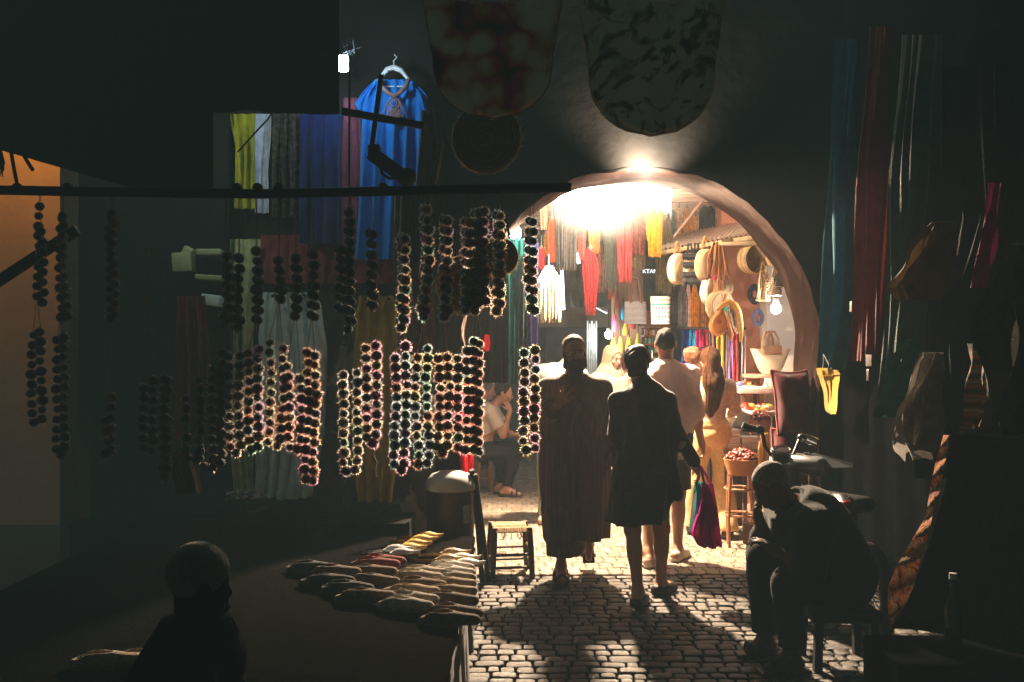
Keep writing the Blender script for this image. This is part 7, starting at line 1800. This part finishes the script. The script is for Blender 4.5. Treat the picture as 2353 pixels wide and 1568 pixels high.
# ---- the motorbike
def motorbike():
    Y = 6.2; q = lambda x, y, d=0: P(x, y, Y + d)
    root = empty('motorbike', (q(1850, 0)[0], Y, 0), 'dark moped parked against the right wall behind the bent man', 'motorbike')
    mb = mat('moped_black', (.012, .012, .013), rough=.3, scale=8, bump=.05, spec=.6, coat=.5)
    mg = mat('moped_grey', (.14, .15, .155), rough=.3, spec=.6, coat=.4, var=.08, bump=.03)
    mc = mat('chrome', (.55, .55, .56), rough=.18, metal=1, bump=0)
    part('handlebar', G().tube([q(1715, 985, -.02), q(1738, 987, -.02), q(1752, 996), q(1757, 1025, .02), q(1770, 1045, .05), q(1800, 1052, .08), q(1822, 1048, .1), q(1832, 1025, .14), q(1838, 1008, .16), q(1852, 1003, .16), q(1872, 1012, .12)], .013, 8), mb, root)
    part('grip', G().tube([q(1706, 977, -.03), q(1722, 983, -.03), q(1736, 986, -.02)], .02, 10), m_leather, root); part('grip', G().tube([q(1853, 1005, .14), q(1866, 1010, .12), q(1880, 1016, .1)], .02, 10), mc, root)
    part('brake_lever', G().tube([q(1742, 992, -.05), q(1722, 991, -.08), q(1707, 989, -.09)], .006, 6), mb, root); part('brake_lever', G().tube([q(1845, 1008, .1), q(1858, 1020, .06), q(1876, 1026, .04)], .006, 6), mc, root)
    for x, y, d in ((1744, 988, -.02), (1844, 1006, .14)): part('lever_clamp', G().ball(q(x, y, d), .03, 10, 8, (1.2, 1, .9)), mb, root)
    c = q(1795, 1046, .02); part('instrument_pod', G().lathe([(1e-4, -.05), (.05, -.04), (.062, 0), (.058, .03), (1e-4, .034)], c, (-.1, -.35, 1), 20), mb, root); part('dial_rim', G().tube([c + np.array([.056 * math.cos(a), .05 * math.sin(a), .036 + .016 * math.sin(a)]) for a in np.linspace(0, 2 * PI, 25)], .005, 6, False), mc, root)
    # steering column, fork, front wheel towards the left rear
    hd = q(1790, 1060, .1); ax = np.array([-.12, .28, 0]); fw = np.array([hd[0] + .06, Y + .5, .28])
    for s in (-1, 1): part('fork_leg', G().tube([hd + [s * .06, 0, -.05], fw + [s * .05, 0, 0]], .02, 8), mc, root)
    def wheel(c, R):
        w = part('wheel', G().tube([c + np.array([-.04, .98, 0]) / .98 * R * .78 * math.cos(a) + np.array([0, 0, R * .78 * math.sin(a)]) for a in np.linspace(0, 2 * PI, 33)], .014, 8, False), mc, root)
        part('tyre', G().tube([c + np.array([-.04, .98, 0]) / .98 * R * .9 * math.cos(a) + np.array([0, 0, R * .9 * math.sin(a)]) for a in np.linspace(0, 2 * PI, 41)], .045, 10, False), m_leather, w)
        g = G()
        for k in range(16):
            a = k * PI / 8; g.tube([c, c + np.array([-.04, .98, 0]) / .98 * R * .77 * math.cos(a) + np.array([0, 0, R * .77 * math.sin(a)])], .004, 4)
        part('spokes', g, mc, w)
    wheel(fw, .27); rw = np.array([q(1925, 0)[0] - .02, Y - .62, .27]); wheel(rw, .27)
    def blob(name, prims, m, cuts=()):
        lo = np.min([np.minimum(a, b) for a, b, *_ in prims], 0) - .2; hi = np.max([np.maximum(a, b) for a, b, *_ in prims], 0) + .2
        S = SDF(lo, hi, .011)
        for a, b, ra, rb in prims: S.cap(a, b, ra, rb, .05)
        for n_, c_ in cuts: S.cut(n_, c_)
        S.mk(name, m, root)
    blob('leg_shield', [(hd + [0, -.02, -.12], hd + [.03, -.12, -.55], .12, .13)], mg)
    B2 = basis((.55, -.83, 0)); c = q(1858, 1068, .05)
    part('fuel_tank', G().box(c, (.17, .34, .12), B2, .045), mg, root); part('tank_cap', G().lathe([(.03, 0), (.03, .015), (1e-4, .02)], c + [0, 0, .06], seg=14), mc, root)
    part('dash_cowl', G().add([q(1838, 1062, .1), q(1870, 1040, 0), q(1960, 1064, -.3), q(1960, 1074, -.3), q(1850, 1078, .05)], [[0, 1, 2, 3, 4]]), mg, root, smooth=False)
    part('seat', G().box(q(1905, 1150, -.45), (.2, .52, .09), B2, .04), mat('seat_vinyl', (.03, .031, .033), rough=.36, spec=.5, bump=.1), root)
    blob('engine', [(q(1850, 1230, 0), q(1890, 1250, -.3), .13, .14), (q(1850, 1130, .05), q(1860, 1230, .0), .05, .06)], mb)
    part('tail_lamp', G().box(q(1944, 1160, -.78), (.05, .05, .04), np.array(Matrix.Rotation(.3, 3, 'Z')), .008), mat('lamp_red', (.35, .02, .03), rough=.15, spec=.8), root)
    part('mudguard', G().tube([q(1925, 1150, -.5), q(1942, 1162, -.72), q(1950, 1200, -.85)], [.05, .06, .05], 10), mb, root)
    part('carrier_rack', G().tube([q(1905, 1140, -.35), q(1952, 1146, -.75)], .012, 6), mc, root)
    part('kick_stand', G().tube([q(1880, 1250, -.2), np.array([q(1862, 0)[0] - .12, Y - .3, .01])], .014, 6), mb, root)
    part('exhaust', G().tube([q(1860, 1270, -.05), q(1890, 1330, -.4), q(1910, 1330, -.8)], [.025, .04, .04], 10), mc, root)
motorbike()
# glints in the dark at the bottom right
def bottle():
    c = np.array([P(2190, 1480, 4.1)[0], 4.1, 0]); root = empty('glass_bottle', c, 'dark glass bottle glinting in the shadow at the bottom right', 'bottle'); z = P(0, 1490, 4.1)[2]
    part('body', G().lathe([(.03, 0), (.035, .01), (.035, .17), (.014, .23), (.013, .29), (1e-4, .29)], c + [0, 0, z], seg=20), mat('glass_blue', (.004, .02, .028), rough=.05, spec=.9, bump=0), root); part('cap', G().lathe([(.016, .285), (.016, .31), (1e-4, .31)], c + [0, 0, z], seg=12), mc_ if False else mat('cap_white', (.6, .62, .62), rough=.2), root)
    slab('bottle_crate', c + [-.3, -.2, -.02], c + [.3, .2, z - .003], mat('void_black', (.004, .004, .004), rough=1, spec=0), 'black crate under the glinting bottle at the bottom right', 'crate', .004)
bottle()
# ================================================================== LAMPS, WORLD, CAMERA
def bulb(name, loc, r, s, col, label, cord=.25, group=None, cap=True):
    loc = np.array(loc, float); root = empty(name, loc, label, 'lamp', group)
    part('globe', G().ball(loc, r, 16, 10, (1, 1, 1.12)), emit('glow_%s_%d_%d' % (name, int(loc[0] * 100), int(loc[1] * 100)), col, s), root)
    if cap: part('socket', G().lathe([(r * .5, r * 1.0), (r * .6, r * 1.2), (r * .5, r * 2.0), (1e-4, r * 2.05)], loc, seg=14), mat('socket_white', (.6, .55, .5), rough=.5), root)
    part('flex', G().tube([loc + [0, 0, r * 2], loc + [0, 0, r * 2 + cord]], .005, 5), m_blackwood, root)
WARM = (1.0, .74, .50)
bulb('bare_bulb', (.57, 8.78, 3.08), .06, 29000, WARM, 'brightest bare bulb behind the crown of the arch', .04)
bulb('bare_bulb', (.62, 9.35, 3.06), .045, 620, WARM, 'added fill bulb behind the white reflector, above the charcoal yarn', .1)  # unseen fill bulb added to light the goods beyond the arch
bulb('bare_bulb', (1.45, 9.30, 3.08), .045, 620, WARM, 'added fill bulb behind the white reflector, above the orange yarn', .1)  # second unseen fill bulb, added for the stall side
def reflector():  # sheet added to shield the yarn and imitate the crown's glare
    r = random.Random(5); root = empty('added_reflector', (.9, 8.92, 3.3), 'added white reflector sheet shielding the yarn and imitating glare under the crown', 'sheet')
    m = mat('reflector_white', (.8, .78, .74), rough=.7, transl=.10, var=.03)
    def strip(name, path, zb, zt=3.31):
        n = 70; g = G(); pts = np.zeros((9, n, 3)); q = np.array(path); L = np.concatenate([[0], np.cumsum(np.linalg.norm(np.diff(q, axis=0), axis=1))])
        for j in range(n):
            t = j / (n - 1) * L[-1]; x, y = np.interp(t, L, q[:, 0]), np.interp(t, L, q[:, 1])
            b = zb + .04 * math.sin(j * .25) + r.uniform(-.03, .03) - (r.uniform(.02, .09) if r.random() < .2 else 0)
            for i in range(9): pts[i, j] = (x + r.uniform(-.002, .002), y + .008 * math.sin(j * .9), zt + (b - zt) * i / 8)
        g.grid(pts); part(name, g, m, root)
    strip('back_sheet', [(.40, 8.68), (.41, 8.86), (.5, 8.92), (1.0, 8.93), (1.43, 8.95)], 2.885)
    strip('side_flap', [(.80, 8.91), (.80, 8.52)], 2.80)  # flap added to keep the bulb's light off the right jamb
reflector()
bulb('shop_lamp', P(392, 300, 6.3), .03, 260, (.9, 1, .85), 'small lamp of the dark shop behind the awning flap', .1)
bulb('bare_bulb', P(1783, 709, 8.95), .045, 260, (1, .93, .86), 'naked white bulb hanging before the white pillar', .2)
bulb('bare_bulb', P(1398, 770, 13.0), .045, 300, (.93, 1, .97), 'small distant white bulb above the headscarf woman', .2)
bulb('bare_bulb', P(1183, 536, 8.5), .055, 330, (1, .95, .9), 'white lamp glaring above the teal hanging at the left', .3)
def blue_lamp():
    c = P(788, 146, 6.7); root = empty('wall_lamp', c, 'blue white lamp glowing high beside the blue kaftan', 'lamp')
    part('lens', G().box(c, (.075, .06, .11), bev=.02), emit('lens_blue', (.55, .78, 1.0), 150), root)
    part('bracket', G().box(c + [0, .16, .03], (.05, .26, .05), bev=.006), m_blackwood, root)
    g = G(); r = random.Random(3)
    for i in range(14): g.tube([c + [r.uniform(-.03, .08), .02, r.uniform(.05, .16)], c + [r.uniform(-.03, .12), .05, r.uniform(.06, .2)]], .001, 3)
    part('cobwebs', g, mat('web', (.12, .12, .12)), root)
blue_lamp()
# the alley's street light, out of the frame, whose orange light is on its wall
bulb('street_lamp', (-4.5, 8.6, 4.1), .09, 130, (1, .52, .14), 'orange street lamp of the side alley', .3)
# spot without a bulb, added to imitate lens bloom on the plaster above
sp = bpy.data.lights.new('crown_glow', 'SPOT'); sp.energy = 230; sp.color = (1, .84, .68); sp.spot_size = math.radians(132); sp.spot_blend = .8; sp.shadow_soft_size = .03
so = bpy.data.objects.new('crown_glow', sp); C.objects.link(so); so.location = (AX + .02, WY - .13, AZ + AR - .11); so.rotation_euler = (PI - .75, 0, 0)

def glow_haze():
    m, nt, out = _nt('glow_haze'); vs = nt.nodes.new('ShaderNodeVolumeScatter'); em = nt.nodes.new('ShaderNodeEmission'); ad = nt.nodes.new('ShaderNodeAddShader')
    vs.inputs['Density'].default_value = .0009; vs.inputs['Anisotropy'].default_value = .45; vs.inputs['Color'].default_value = (.95, .97, 1, 1)
    em.inputs[0].default_value = (.70, 1.0, .90, 1); em.inputs[1].default_value = .0022  # faint emission added to the air to lift the blacks
    nt.links.new(vs.outputs[0], ad.inputs[0]); nt.links.new(em.outputs[0], ad.inputs[1]); nt.links.new(ad.outputs[0], out.inputs['Volume'])
    g = G().box((-1.3, 7.5, 2.7), (13.4, 19.6, 6.4)); tag(g.mk('glow_haze', m, smooth=False), kind='stuff')
glow_haze()
def bloom_haze():  # dense mist added around the crown to imitate lens bloom
    m, nt, out = _nt('bloom_haze'); N, L = nt.nodes, nt.links
    tc = N.new('ShaderNodeTexCoord'); gr = N.new('ShaderNodeTexGradient'); gr.gradient_type = 'QUADRATIC_SPHERE'; mp = N.new('ShaderNodeMapping')
    c, R = np.array([.93, 8.0, 3.02]), np.array([.85, 1.6, .56])
    mp.inputs['Scale'].default_value = [1 / v for v in R]; L.new(tc.outputs['Object'], mp.inputs['Vector']); L.new(mp.outputs[0], gr.inputs[0])
    mu = N.new('ShaderNodeMath'); mu.operation = 'MULTIPLY'; mu.inputs[1].default_value = .30; L.new(gr.outputs['Fac'], mu.inputs[0])
    vs = N.new('ShaderNodeVolumeScatter'); vs.inputs['Anisotropy'].default_value = .3; L.new(mu.outputs[0], vs.inputs['Density']); L.new(vs.outputs[0], out.inputs['Volume'])
    g = G().ball(c, 1.0, 24, 14, R); o = g.mk('bloom_haze', m, origin=c); tag(o, kind='stuff')
bloom_haze()
w = bpy.data.worlds.new('World'); bpy.context.scene.world = w; w.use_nodes = True
nt = w.node_tree; bg = nt.nodes['Background']
bg.inputs[0].default_value = (.75, 1.0, .92, 1); bg.inputs[1].default_value = .009

cam = bpy.data.cameras.new('camera'); co = bpy.data.objects.new('camera', cam); C.objects.link(co)
co.location = (0, 0, CAMZ); co.rotation_euler = (PI / 2, 0, 0)
cam.sensor_width = 36; cam.lens = 36 * F / 2353; cam.shift_y = 16 / 2353; cam.shift_x = 0
cam.clip_start = .05; cam.clip_end = 200
sc = bpy.context.scene; sc.camera = co
sc.view_settings.view_transform = 'Standard'; sc.view_settings.look = 'None'; sc.view_settings.exposure = 0; sc.view_settings.gamma = 1
sc.render.engine = 'CYCLES'
cy = sc.cycles
cy.use_denoising = True
try: cy.denoiser = 'OPENIMAGEDENOISE'
except Exception: pass
cy.max_bounces = 6; cy.diffuse_bounces = 3; cy.glossy_bounces = 3; cy.transmission_bounces = 4; cy.transparent_max_bounces = 6
cy.volume_step_rate = .5; cy.sample_clamp_indirect = 6; cy.caustics_reflective = False; cy.caustics_refractive = False
